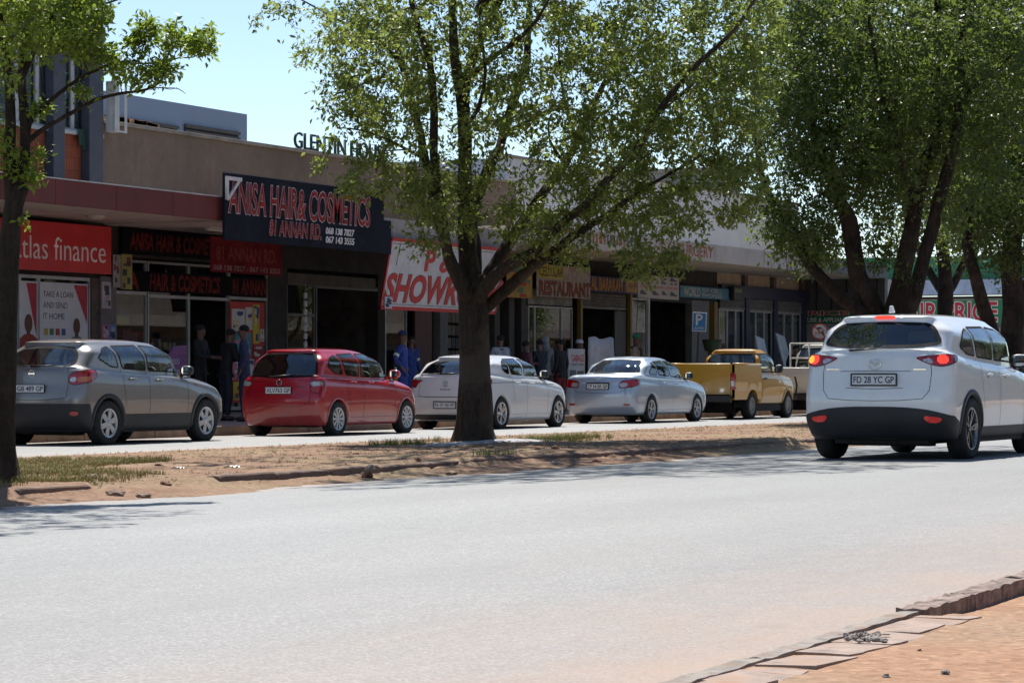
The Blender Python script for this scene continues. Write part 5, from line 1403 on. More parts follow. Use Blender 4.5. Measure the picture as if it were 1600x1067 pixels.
def building_brown():
    s0, s1 = S(158, FT), S(806, FT)
    B = empty('brown_building', (0, 0, 0)); tag(B, 'single storey shop block with a stained brown parapet and grey canopy', 'building')
    m, nt, b = new_mat('stained brown render')
    n1 = tex_noise(nt, .5, 6, .65); n2 = tex_noise(nt, 1.3, 5, .7, stretch=(1.3, 1, .25)); n3 = tex_noise(nt, 6, 5, .7)
    c = ramp(nt, n1, [(.3, (.115, .083, .066)), (.7, (.195, .145, .115))])
    c = mixc(nt, ramp(nt, n2, [(.56, 0), (.74, .6)]), c, (.26, .175, .125)); c = mixc(nt, ramp(nt, tex_noise(nt, 1.1, 5, .7, stretch=(2.2, 1, .22)), [(.55, 0), (.78, .55)]), c, (.10, .08, .07))
    c = mixc(nt, .5, c, ramp(nt, n3, [(.3, .75), (.7, 1.15)]), 'MULTIPLY'); nt.links.new(c, b.inputs['Base Color']); b.inputs['Roughness'].default_value = .92; bump(nt, b, n3, .3, .02)
    bxo('wall', m, B, s0, s1, FT, FT + .28, 3.85, 5.77)
    CP = M('coping stone', (.24, .215, .19), .9, var=.2, scale=2)
    x = s0
    while x < s1: bxo('coping', CP, B, x, min(s1, x + 1.45), FT - .07, FT + .36, 5.775, 5.845, .01); x += 1.46
    bxo('roof', M('roof grey', (.2, .2, .2)), B, s0, s1, FT + .3, 45, 4.9, 5.1)
    bxo('party_wall', m, B, s1 - .3, s1, FT + .3, 45, .3, 5.7)
    # rubble on the parapet, pale clay tiles
    mb = MB(); r = random.Random(3)
    for i in range(14): xx = S(170, FT) + r.uniform(0, 1.6); mb.box(xx, xx + .3, FT + .0, FT + .3, 5.85, 5.90 + r.random() * .05, 0, Matrix.Rotation(r.uniform(-.1, .1), 3, 'Y'))
    tag(mb.build('loose_tiles', M('pale clay tile', (.45, .27, .15), .9)), 'loose clay tiles left on the brown parapet by the corner window', 'roof tiles')
    # grey canopy
    FG = M('grey fascia', (.30, .28, .275), .85, var=.1, scale=1.2, dirt=((.13, .11, .10), 1.2, .55, (2.5, 1, .2)))
    SOF = M('cream soffit', (.50, .44, .38))
    e0, e1 = S(351.5, FA), S(806, FA)
    can = bxo('canopy', SOF, B, e0, e1, FA + .06, FT - .005, 3.87, 4.2)
    bxo('fascia', FG, can, e0, e1, FA, FA + .055, 3.85, 4.26)
    # shop fronts: cosmetics shop
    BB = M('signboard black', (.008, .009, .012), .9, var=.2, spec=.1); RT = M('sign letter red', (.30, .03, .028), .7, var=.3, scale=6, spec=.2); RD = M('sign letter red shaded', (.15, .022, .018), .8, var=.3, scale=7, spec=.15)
    a, b_ = S(160, FT), S(436, FT)
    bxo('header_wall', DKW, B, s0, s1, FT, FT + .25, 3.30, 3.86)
    bxo('pillar', DKW, B, S(417, FT), S(446, FT), FT - .04, FT + .26, .3, 3.30)
    xs = [S(p, FT) for p in (176, 227)]; xs2 = [S(p, FT) for p in (229, 293, 355)]; xs3 = [S(p, FT) for p in (356, 416)]
    glazed(B, xs, .34, 3.25, trans=2.62); glazed(B, xs2, .34, 3.25, door=[1], trans=2.58); glazed(B, xs3, .34, 3.25, trans=2.62)
    room(B, S(170, FT), S(430, FT), 3.3, goods=.85, seed=8)
    z1 = H(265, 366, FT); z0 = H(265, 392, FT)
    sg = sign('fascia_board', 'long dark board with dim red lettering fixed high over the cosmetics shop door', S(192, FT - .1), S(352, FT - .1), 3.36, 3.86, FT - .1, BB)
    text_obj('sign_lettering', 'ANISA HAIR & COSMETICS', S(203, FT - .1), S(349, FT - .1), 3.45, 3.76, FT - .103, RD, sg, bold=.03, shear=.12)
    # lettering on the upper panes
    mb = bxo('transom_board', BB, B, S(178, FT), S(414, FT), FT - .045, FT - .035, 2.66, 3.05)
    for t, pa, pb in (('HAIR & COSMETICS', 231, 340), ('81 ANNAN', 360, 413), ('A', 193, 213)):
        text_obj('pane_lettering', t, S(pa, FT), S(pb, FT), 2.70, 3.0, FT - .048, RD, mb, bold=.03, shear=.1)
    # projecting small signs by the left pillar
    cs = [M('card grey', (.30, .26, .25), .8), M('card yellow', (.30, .27, .08), .8), M('card ink', (.05, .04, .05), .8), M('card maroon', (.2, .05, .06), .8)]
    o = poster(None, S(176, FT - .12), S(188, FT - .12), 2.7, 3.32, FT - .12, [cs[0], cs[2], cs[3]], 'wall_card', 2, 4); tag(o, 'pale grey price card on the wall right of the red sign', 'card')
    o = poster(None, S(189, FT - .12), S(206, FT - .12), 2.68, 3.34, FT - .12, [cs[1], cs[2], cs[2], cs[3]], 'wall_card', 2, 5); tag(o, 'yellow and black card on the wall left of the dim red lettering', 'card')
    # poster-covered panes
    pc = [M('poster scarlet', (.40, .035, .03), .7), M('poster pale', (.50, .48, .46), .7), M('poster teal', (.03, .22, .24), .7), M('poster yellow', (.50, .38, .04), .7), M('poster maroon', (.20, .02, .03), .7), M('poster navy', (.03, .06, .18), .7), M('poster rose', (.45, .15, .22), .7)]
    a, b_ = S(359, FT - .06), S(413, FT - .06)
    o = poster(B, a, b_, .5, 2.55, FT - .05, [pc[0], pc[4], pc[0]], 'window_poster', 2, 6)
    g = [(0.05, .42, 1.95, 2.40, 1), (.44, .64, 1.98, 2.44, 1), (.66, .84, 1.7, 2.5, 3), (.1, .6, 1.45, 1.92, 2), (.66, .98, 1.35, 1.66, 4), (.05, .34, .95, 1.40, 6), (.36, .68, .75, 1.38, 1), (.7, .97, .8, 1.3, 5), (.08, .34, .55, .92, 3), (.86, .97, 1.75, 2.0, 1)]
    for i, (u, v, c0, c1, k) in enumerate(g):
        poster(o, a + (b_ - a) * u, a + (b_ - a) * v, c0, c1, FT - .062 - i * .001, [pc[k], pc[(k + 2) % 7], pc[(k + 4) % 7], pc[1]], 'picture_card', 2, 20 + i)
    a, b_ = S(180, FT + .1), S(226, FT + .1)
    o = poster(B, a, b_, .5, 2.4, FT + .12, [M('display dark', (.06, .05, .05), .8)] + pc, 'window_display', 7, 9)
    poster(o, a, a + .5, 1.0, 2.0, FT + .10, [pc[6], pc[4], pc[1]], 'display_card', 3, 12)
    a, b_ = S(233, FT + .3), S(292, FT + .3)
    mb = MB(); r = random.Random(9)
    for i in range(40): x = r.uniform(a, b_ - .2); z = .5 + .35 * r.randrange(4); mb.box(x, x + .14, FT + .5, FT + .62, z, z + r.uniform(.12, .3), r.randrange(7))
    mb.build('window_display', pc, B)
    # purple cardboard stand
    a = S(264, 27.9); mb = MB(); mb.box(a, a + .62, 27.9, 28.25, .27, 1.42); mb.prism([(a, 1.42), (a + .62, 1.42), (a + .62, 1.62), (a + .2, 1.60)], 27.9, 27.95)
    o = mb.build('display_stand', M('violet card', (.28, .10, .26), .7), None, .01); tag(o, 'violet cardboard display stand in front of the cosmetics shop glass', 'display stand')
    for k in range(4): bxo('stand_card', M('pale violet card', (.38, .28, .40), .7), o, a + .06, a + .34, 27.885, 27.898, 1.25 - k * .2, 1.36 - k * .2)
    # dark shop
    bxo('header_board', M('dull brown board', (.085, .065, .052), .7, var=.25), B, S(446, FT), S(583, FT), FT - .06, FT - .002, H(500, 447, FT), H(500, 430, FT))
    glazed(B, [S(p, FT) for p in (446, 490)], .34, 3.0, trans=H(466, 492, FT), fm=M('dark frame', (.10, .10, .10), .5)); glazed(B, [S(p, FT) for p in (492, 590)], .34, 3.0, door=[0], trans=2.95, fm=M('dark frame', (.10, .10, .10)))
    room(B, S(436, FT), S(592, FT), 3.3, goods=.5, seed=14)
    bxo('pillar', DKW, B, S(588, FT), S(598, FT), FT - .04, FT + .26, .3, 3.30)
    mb = MB(); x = S(478, 28.6)  # pale pieces modelled in place of a light flare
    for k in range(9): mb.box(x - .05, x + .06, 28.6, 28.63, 1.3 + k * .17, 1.42 + k * .17, 0, Matrix.Rotation(.2 * math.sin(k * 2.3), 3, 'Y'))
    mb.tube([(x, 28.615, 1.1), (x, 28.615, 2.95)], .008, 5); tag(mb.build('flare_strip', M('pale packets', (.50, .50, .55), .4)), 'strip of pale packets hanging in the dark shop entrance', 'packets')
    # furniture showroom front
    xs = [S(p, FT) for p in (600, 634)]; glazed(B, xs, .34, 3.1); 
    bxo('shop_door', M('red brown timber', (.10, .028, .02), .6, var=.2, stretch=(6, 1, .5)), B, S(650, FT), S(676, FT), FT + .02, FT + .08, .3, 2.6)
    bxo('inner_wall', M('grey wall strip', (.17, .165, .17), .8), B, S(688, FT), S(700, FT), FT + .0, FT + .2, .3, 3.3)
    room(B, S(598, FT), S(700, FT), 3.3, seed=22, goods=.2)
    mb = MB(); r = random.Random(4)
    for i in range(9):
        for j in range(7):
            x = S(702, FT) + i * .22; mb.box(x, x + .19, FT + .28, FT + .31, .8 + j * .3, 1.04 + j * .3, r.randrange(3))
    mb.build('shelf_display', [M('dark goods a', (.08, .06, .06)), M('dark goods b', (.12, .09, .06)), M('dark goods c', (.03, .03, .05))], B)
    room(B, S(700, FT), S(800, FT), 3.3, seed=23, goods=.4)
    for p in (770, 793, 812): bxo('pillar', M('dim post', (.06, .05, .045), .7), B, S(p, FT), S(p, FT) + .28, FT - .05, FT + .25, .3, 3.3)
    # big black sign on the canopy edge
    ys = 26.16; a, b_ = S(351, ys), S(611.5, ys); z0, z1 = 3.52, 4.74
    NV = M('sign navy black', (.012, .015, .025), .85, var=.2, scale=1.5, spec=.15, dirt=((.03, .033, .045), 2.5, .55))
    sg = sign('shop_sign', 'large black hand painted sign with red lettering and white outlines above the canopy edge', a, S(600, ys), z0, z1, ys, NV, .05)
    bxo('sign_extension', NV, sg, S(600, ys), b_, ys + .004, ys + .05, z0 - .01, z1 - .55)
    bxo('sign_top_edge', M('sign rim', (.1, .1, .11), .5), sg, a, S(600, ys), ys - .004, ys + .054, z1 + .002, z1 + .02)
    RO = M('sign letter outline', (.50, .42, .42), .6)
    text_obj('sign_lettering', 'ANISA HAIR& COSMETICS', S(357, ys), S(578, ys), 4.03, 4.60, ys - .006, RT, sg, bold=.012, shear=.10, outline=(RO, .022))
    text_obj('sign_lettering', '81 ANNAN RD.', S(421, ys), S(502, ys), 3.68, 3.96, ys - .006, RT, sg, bold=.012, shear=.15, outline=(RO, .022))
    WH = M('sign white', (.75, .72, .70))
    for t, z in (('068 138 7827', 3.80), ('067 143 3555', 3.63)): text_obj('sign_lettering', t, S(509, ys), S(553, ys), z, z + .125, ys - .004, WH, sg, bold=.02, shear=.12)
    mb = MB(); xa = S(352, ys) - .02
    mb.box(xa, xa + .07, ys - .05, ys - .01, 4.25, 4.68); mb.box(xa + .07, xa + .52, ys - .05, ys - .01, 4.61, 4.68); mb.box(xa - .02, xa + .55, ys - .045, ys - .015, 4.42, 4.48, 0, Matrix.Rotation(-.75, 3, 'Y'))
    mb.build('sign_bracket', M('bracket white', (.62, .62, .62), .5), sg)
    # dark red banner below it
    yb = 27.6; bn = sign('banner', 'dark maroon banner hanging in the shade below the large black sign', S(329, yb), S(441, yb), H(385, 428, yb), H(385, 374, yb), yb, M('banner maroon', (.11, .008, .011), .9, var=.2, spec=.15), .02)
    text_obj('banner_lettering', '068 138 7827 - 067 143 3555', S(333, yb), S(437, yb), H(385, 428, yb) + .04, H(385, 428, yb) + .14, yb - .003, M('dull lettering', (.20, .11, .10), .9), bn, bold=.01)
    text_obj('banner_lettering', '81 ANNAN RD.', S(338, yb), S(432, yb), H(385, 428, yb) + .24, H(385, 428, yb) + .50, yb - .003, M('dull red lettering', (.15, .018, .018), .9), bn, bold=.02)
    # white and red sloping showroom sign
    ya = 26.20
    zt, zb = 3.86, 2.40; tl = lambda z: (zt - z) / (zt - zb) * .28
    a, b_ = S(612, ya), S(792, ya)
    RE = M('showroom red', (.42, .02, .022), .55, var=.08); WS = M('showroom white', (.50, .50, .54), .6, var=.06, dirt=((.40, .39, .41), 2, .5))
    sg = sign('shop_sign', 'white sloping sign with a red border reading SHOWROOM, partly behind the big trunk', a, b_, zb, zt, ya, WS, .03, tl)
    mb = MB()
    for q in ((a, b_, zt - .07, zt), (a, b_, zb, zb + .07), (a, a + .06, zb, zt), (b_ - .06, b_, zb, zt)): mb.box(q[0], q[1], ya - .006, ya + .032, q[2], q[3])
    mb.v = [(v[0], v[1] + tl(v[2]) - .001, v[2]) for v in mb.v]; mb.build('sign_border', RE, sg)
    mb = MB()
    for q in ((a + .11, b_ - .11, zt - .12, zt - .11), (a + .11, b_ - .11, zb + .11, zb + .12)): mb.box(q[0], q[1], ya - .004, ya, q[2], q[3])
    mb.tube([(S(627, ya), ya - .005, 3.75), (S(627, ya) - .03, ya - .005, 3.3)], .006, 5)
    mb.v = [(v[0], v[1] + tl(v[2]) - .001, v[2]) for v in mb.v]; mb.build('thin_line', BLK, sg)
    IK = M('sign black', (.02, .02, .022), .6)
    text_obj('sign_lettering', 'SHOWROOM', S(616, ya), S(797, ya) - .1, 2.58, 3.12, ya - .007, RE, sg, bold=.03, shear=.12, tilt=tl, outline=(IK, .012))
    text_obj('sign_lettering', 'P & ', S(671, ya), S(712, ya), 3.24, 3.66, ya - .007, RE, sg, bold=.03, tilt=tl)
    nt_ = poster(None, S(617, ya - .02), S(628, ya - .02), 2.42, 2.66, ya + .22, [M('leaflet lilac', (.45, .45, .55), .8), IK], 'paper_notice', 3, 2); tag(nt_, 'small pale paper notice stuck on the lower edge of the white sloping sign', 'notice')
    # roof letters
    tr = text_obj('roof_lettering', 'GLENTIN HOUSE', S(466, FT), S(612, FT), 5.87, 6.22, FT + .1, M('green letters', (.012, .035, .030), .5), None, bold=.0, ext=.02)
    tag(tr, 'row of dark green metal letters standing on the brown parapet behind the leaves', 'lettering')
    bxo('letter_rail', M('green letters', (.012, .035, .030)), tr, S(466, FT), S(622, FT), FT + .08, FT + .12, 5.846, 5.875)

def building_white():
    s0, s1 = S(806, FT) + .02, S(1262, FT)
    B = empty('white_building', (0, 0, 0)); tag(B, 'long white building with a tall blank upper wall and a peeling canopy', 'building')
    WW = M('pale upper wall', (.58, .60, .66), .85, var=.04, scale=.6, dirt=((.48, .50, .56), .6, .55, (1, 1, .3)))
    bxo('wall', WW, B, s0, s1, FT + .3, FT + .6, 4.6, 6.46); bxo('wall_coping', M('coping stone', (.24, .215, .19)), B, s0, s1, FT + .24, FT + .66, 6.465, 6.53)
    bxo('side_wall', WW, B, s0, s0 + .28, FT + .6, 45, 4.6, 6.44); bxo('roof', M('roof grey', (.2, .2, .2)), B, s0, s1, FT + .6, 45, 5.9, 6.0)
    bxo('side_wall', WW, B, s1 - .28, s1, FT + .6, 45, .3, 6.44)
    m, nt, b = new_mat('peeling fascia')
    c = ramp(nt, tex_noise(nt, .8, 5, .6), [(.3, (.40, .375, .38)), (.7, (.52, .49, .49))])
    c = mixc(nt, ramp(nt, tex_noise(nt, 1.2, 6, .72, stretch=(3.2, 1, .28)), [(.54, 0), (.66, .9)]), c, (.17, .12, .10))
    c = mixc(nt, ramp(nt, tex_noise(nt, 9, 6, .75), [(.60, 0), (.68, .8)]), c, (.22, .18, .16)); nt.links.new(c, b.inputs['Base Color']); b.inputs['Roughness'].default_value = .9
    SOF = M('cream soffit', (.50, .44, .38)); e0, e1 = S(806, FA) + .01, S(1262, FA)
    can = bxo('canopy', SOF, B, e0, e1, FA + .06, FT + .29, 4.06, 4.42)
    bxo('fascia', m, can, e0, e1, FA, FA + .055, 4.04, 4.50)
    zf = lambda px, py: H(px, py, FA)
    text_obj('fascia_lettering', 'SURGERY', S(1060, FA), S(1114, FA), 4.14, 4.42, FA - .003, M('faded red paint', (.36, .13, .10), .9, var=.3, scale=9), can, bold=.02, ext=.001)
    # worn painted lettering further left: faded strips of colour
    cs = [M('faded orange', (.36, .16, .08), .9, var=.3, scale=9), M('faded blue', (.12, .20, .32), .9, var=.3, scale=9)]
    r = random.Random(31)
    mb = MB(); x = S(812, FA)
    while x < S(900, FA): w_ = r.uniform(.08, .2); mb.box(x, x + w_, FA - .004, FA - .001, 4.38, 4.48, 0); x += w_ + .04
    x = S(910, FA)
    while x < S(985, FA): w_ = r.uniform(.08, .18); mb.box(x, x + w_, FA - .004, FA - .001, 4.20, 4.44, r.randrange(2)); x += w_ + .08
    mb.build('faded_fascia_paint', cs, can)
    DK = DKW
    # upper band behind the canopy
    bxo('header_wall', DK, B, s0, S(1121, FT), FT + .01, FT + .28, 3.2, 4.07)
    UP = M('cream upper band', (.42, .33, .24), .85, var=.12)
    bxo('header_wall', UP, B, S(1121, FT), S(1262, FT), FT + .02, FT + .28, 3.70, 4.07)
    for p in (1159, 1204, 1249): bxo('stub_column', M('brown stub', (.12, .085, .07), .8), B, S(p, FT), S(p, FT) + .26, FT - .10, FT + .015, 3.72, 4.05)
    # sign of the small orange shop behind the trunk
    o = poster(None, S(791, 28.7), S(831, 28.7), 2.95, 3.72, 28.7, [M('orange yellow board', (.42, .26, .06), .7, var=.2, scale=5), M('red stroke', (.40, .06, .03), .7), M('green stroke', (.10, .20, .12), .7), M('yellow stroke', (.5, .4, .08), .7)], 'shop_sign', 4, 51); tag(o, 'small orange and yellow painted sign just behind the long low branch', 'sign')
    # hand painted sign: yellow over white and red
    yb = 28.65
    o = poster(None, S(838, yb), S(922, yb), 3.02, 3.82, yb, [M('painted board pale', (.38, .33, .30), .8, var=.2, scale=5), M('painted board pale', (.38, .33, .30))], 'shop_sign', 1, 1); tag(o, 'hand painted board with black lettering on yellow over red and white lettering', 'sign')
    bxo('yellow_band', M('yellow band', (.42, .33, .03), .7, var=.2, scale=4), o, S(839, yb), S(880, yb), yb - .016, yb - .011, 3.48, 3.80)
    text_obj('sign_lettering', 'CELLULAR', S(842, yb), S(879, yb), 3.53, 3.76, yb - .018, M('sign black', (.02, .02, .022)), o, bold=.01, ext=.001)
    text_obj('sign_lettering', 'RESTAURANT', S(842, yb), S(921, yb), 3.07, 3.40, yb - .016, M('orange red paint', (.28, .08, .045), .8, var=.5, scale=14), o, bold=.03, ext=.001, outline=(M('sign black', (.02, .02, .022)), .03))
    # orange on blue sign
    bl = M('blue board', (.04, .07, .17), .7, var=.2, scale=5); og = M('orange paint', (.50, .22, .03), .7, var=.15)
    sg = sign('shop_sign', 'blue board with orange lettering reading AL BARAKAH above the roller shutter', S(923, 28.7), S(998, 28.7), 3.23, 3.64, 28.7, bl, .03)
    text_obj('sign_lettering', 'AL BARAKAH', S(924, 28.7), S(972, 28.7), 3.28, 3.60, 28.697, og, sg, bold=.03)
    bxo('tuck_panel', M('pink panel', (.35, .14, .13), .7), sg, S(976, 28.7), S(997.5, 28.7), 28.69, 28.699, 3.26, 3.62)
    text_obj('sign_lettering', 'TUCK', S(978, 28.7), S(996, 28.7), 3.46, 3.58, 28.688, og, sg, bold=.03); text_obj('sign_lettering', 'SHOP', S(979, 28.7), S(996, 28.7), 3.29, 3.41, 28.688, M('yellow paint', (.5, .38, .06), .7), sg, bold=.03)
    # first bay: white framed door and glass
    FW = M('white door frame', (.42, .41, .40), .5)
    tz = H(860, 482, FT)
    bxo('transom_panel', M('aged poster strip', (.26, .245, .22), .8, var=.25, scale=4, dirt=((.35, .3, .05), 2, .6)), B, S(824, FT), S(893, FT), FT - .02, FT - .005, tz + .08, 3.22)
    glazed(B, [S(p, FT) for p in (824, 834, 876, 893)], .34, tz + .05, door=[1], fm=FW); room(B, S(820, FT), S(898, FT), 3.3, seed=41, goods=.3)
    bxo('hanging_coat', M('yellow goods', (.40, .22, .02), .8), B, S(876, FT + .6), S(884, FT + .6), FT + .6, FT + .7, 1.2, 2.1)
    # second bay: roller shutter half up
    GP = M('gold post', (.22, .15, .04), .6)
    for p in (901, 979): bxo('corner_post', GP, B, S(p, FT), S(p, FT) + .12, FT - .12, FT - .01, .3, 3.25)
    def shutter(pa, pb, z0, z1, y=FT):
        mb = MB(); z = z0; a, b2 = S(pa, FT), S(pb, FT)
        while z < z1 - .02: mb.add([(a, y, z), (b2, y, z), (b2, y - .03, z + .03), (a, y - .03, z + .03), (b2, y, z + .075), (a, y, z + .075)], [(0, 1, 2, 3), (3, 2, 4, 5)]); z += .075
        mb.box(a, b2, y - .03, y + .02, z0 - .05, z0)
        return mb.build('roller_shutter', M('shutter metal', (.19, .185, .175), .6, .3, .15), B)
    shutter(906, 977, H(940, 480, FT), 3.22); room(B, S(898, FT), S(982, FT), 3.3, seed=42, goods=.15)
    bxo('door_leaf', M('grey door', (.085, .08, .075), .7), B, S(960, FT), S(977, FT), FT - .02, FT + .03, .3, H(940, 482, FT) - .05)
    # third bay: glass and dark shop with open front
    glazed(B, [S(p, FT) for p in (986, 1010)], .34, 3.15, fm=FW); bxo('reflection_sheet', M('painted reflection', (.36, .37, .38), .8), B, S(988, FT + .15), S(1009, FT + .15), FT + .15, FT + .17, H(998, 555, FT), 3.0)  # pale sheet behind the pane stands in for its bright reflection
    bxo('corner_post', FW, B, S(1010.5, FT), S(1013, FT), FT - .05, FT + .05, .3, 3.2)
    room(B, S(984, FT), S(1120, FT), 3.3, seed=43, goods=.75, back=32.5)
    bxo('shop_counter', M('counter dark', (.07, .05, .045), .6), B, S(1020, FT), S(1075, FT), 30.2, 30.8, .3, 1.3)
    bxo('pillar', M('grey tile pillar', (.12, .12, .12), .6), B, S(1081, FT), S(1108, FT), FT + .0, FT + .2, .3, 3.2); bxo('pillar', GP, B, S(1115, FT), S(1120, FT), FT - .03, FT + .2, .3, 3.2)
    # beige sign with pictures of shoes
    ysn = 27.5; sg = sign('shop_sign', 'beige hanging sign with dark pictures of shoes around one red line of lettering', S(997, ysn), S(1061, ysn), 3.06, 3.66, ysn, M('beige board', (.33, .285, .27), .7, var=.06), .03)
    SH = M('shoe picture', (.05, .045, .05), .7)
    w_ = (S(1061, ysn) - S(997, ysn)); x0 = S(997, ysn)
    for (u, v, k, q) in ((.08, .80, .15, 0), (.27, .80, .16, 0), (.55, .84, .14, 0), (.77, .80, .18, 0), (.56, .66, .12, 0), (.77, .66, .19, 1), (.05, .16, .16, 0), (.34, .16, .16, 0), (.57, .18, .13, 0), (.77, .16, .18, 0)):
        mb = MB(); a = x0 + w_ * u; z = 3.06 + .6 * v; L = w_ * k
        pl = [(0, 0), (L, 0), (L, .03), (L * .72, .045), (L * .45, .10), (L * .12, .115), (.02 * L, .07)] if not q else [(0, 0), (L * .4, 0), (L * .38, .04), (L * .1, .05)]
        mb.add([(a + p[0], ysn - .003, z + p[1]) for p in pl], [tuple(range(len(pl)))])
        if q: mb.add([(a + p[0] + L * .55, ysn - .003, z + p[1]) for p in pl], [tuple(range(len(pl)))])
        mb.build('shoe_picture', SH, sg)
    text_obj('sign_lettering', 'SAND LAND SHOES', x0 + w_ * .06, x0 + w_ * .97, 3.335, 3.39, ysn - .003, M('showroom red', (.42, .02, .022)), sg, bold=.02, ext=.001)
    # light blue sign
    yb = 28.8; sg = sign('shop_sign', 'light blue board with worn white lettering beginning WORLD, right of the shoe sign', S(1063, yb), S(1139, yb), 3.25, 3.58, yb, M('sky blue board', (.06, .20, .29), .7, var=.2, scale=5), .03)
    WD = M('worn white paint', (.45, .45, .40), .8, var=.25, scale=9)
    text_obj('sign_lettering', 'WORLD', S(1068, yb), S(1094, yb), 3.30, 3.54, yb - .003, WD, sg, bold=.03)
    text_obj('sign_lettering', 'OF CELL', S(1097, yb), S(1128, yb), 3.43, 3.54, yb - .003, WD, sg, bold=.02); text_obj('sign_lettering', 'PHONES', S(1097, yb), S(1128, yb), 3.29, 3.39, yb - .003, WD, sg, bold=.02)
    bxo('signboard_case', BLK, sg, S(1140, yb), S(1154, yb), yb - .14, yb, 3.26, 3.66, .01); bxo('case_screen', M('olive panel', (.14, .16, .05), .5), sg, S(1141.5, yb), S(1152, yb), yb - .146, yb - .141, 3.48, 3.60)
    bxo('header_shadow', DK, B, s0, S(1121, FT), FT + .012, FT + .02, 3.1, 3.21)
    # navy framed shop with three bays
    NVY = M('navy shopfront', (.030, .036, .070), .5, var=.1)
    a, b_ = S(1120, FT), S(1262, FT)
    bxo('navy_header', NVY, B, S(1121, FT) + .02, S(1266, FT), FT - .14, FT - .0, 3.36, 3.72, .01)
    room(B, S(1121, FT), S(1262, FT), 3.34, seed=44, goods=.3, back=31.5, wall=M('lit interior', (.16, .15, .16), .8))
    PK = [M('window white', (.36, .34, .37), .7, var=.1), M('leaflet dark', (.06, .05, .06)), M('pale purple', (.16, .13, .20), .7), M('leaflet green', (.05, .16, .08), .7), M('dusty rose', (.30, .16, .17), .7)]
    for i, (pa, pb) in enumerate(((1122, 1161), (1167, 1205), (1211, 1250))):
        shutter(pa, pb, 3.06, 3.34, FT - .04)
        x0, x1 = S(pa, FT), S(pb, FT)
        glazed(B, [x0, x0 + (x1 - x0) * .32, x0 + (x1 - x0) * .66, x1], .34, 3.02, fm=M('pale frame', (.34, .33, .34), .5), fw=.07)
        o = poster(B, x0 + .1, x1 - .5, .4, 2.95, FT + .10, [PK[0], PK[2], PK[4], PK[3], PK[0]], 'window_poster', 3, 60 + i)
        bxo('curtain_strip', M('curtain', (.30, .31, .33)), B, x1 - .45, x1 - .08, FT + .08, FT + .12, .4, 2.98)
        bxo('navy_post', NVY, B, x1 + .01, S((1167, 1211, 1256)[i], FT) - .01, FT - .10, FT + .2, .3, 3.36)
    # things in front
    for i, (p0, p1, top, lab) in enumerate(((1180, 1194, 524, 'pale board leaning upright in front of the middle navy framed window'), (1212, 1226, 520, 'pale bluish board leaning against the rightmost navy framed window'))):
        y = 28.2; a, b2 = S(p0, y), S(p1, y); zt = H(p0, top, y); lean = -.35 if i == 0 else -.7
        mb = MB(); mb.add([(a - lean, y - .3, .28), (b2 - lean, y - .3, .28), (b2 - .0, y, zt - .1), (a, y, zt), (a - lean, y - .26, .28), (b2 - lean, y - .26, .28), (b2, y + .04, zt - .1), (a, y + .04, zt)], [(0, 1, 2, 3), (7, 6, 5, 4), (0, 4, 5, 1), (1, 5, 6, 2), (2, 6, 7, 3), (3, 7, 4, 0)])
        tag(mb.build('leaning_board', M('pale blue board', (.42, .47, .54), .35)), lab, 'board')

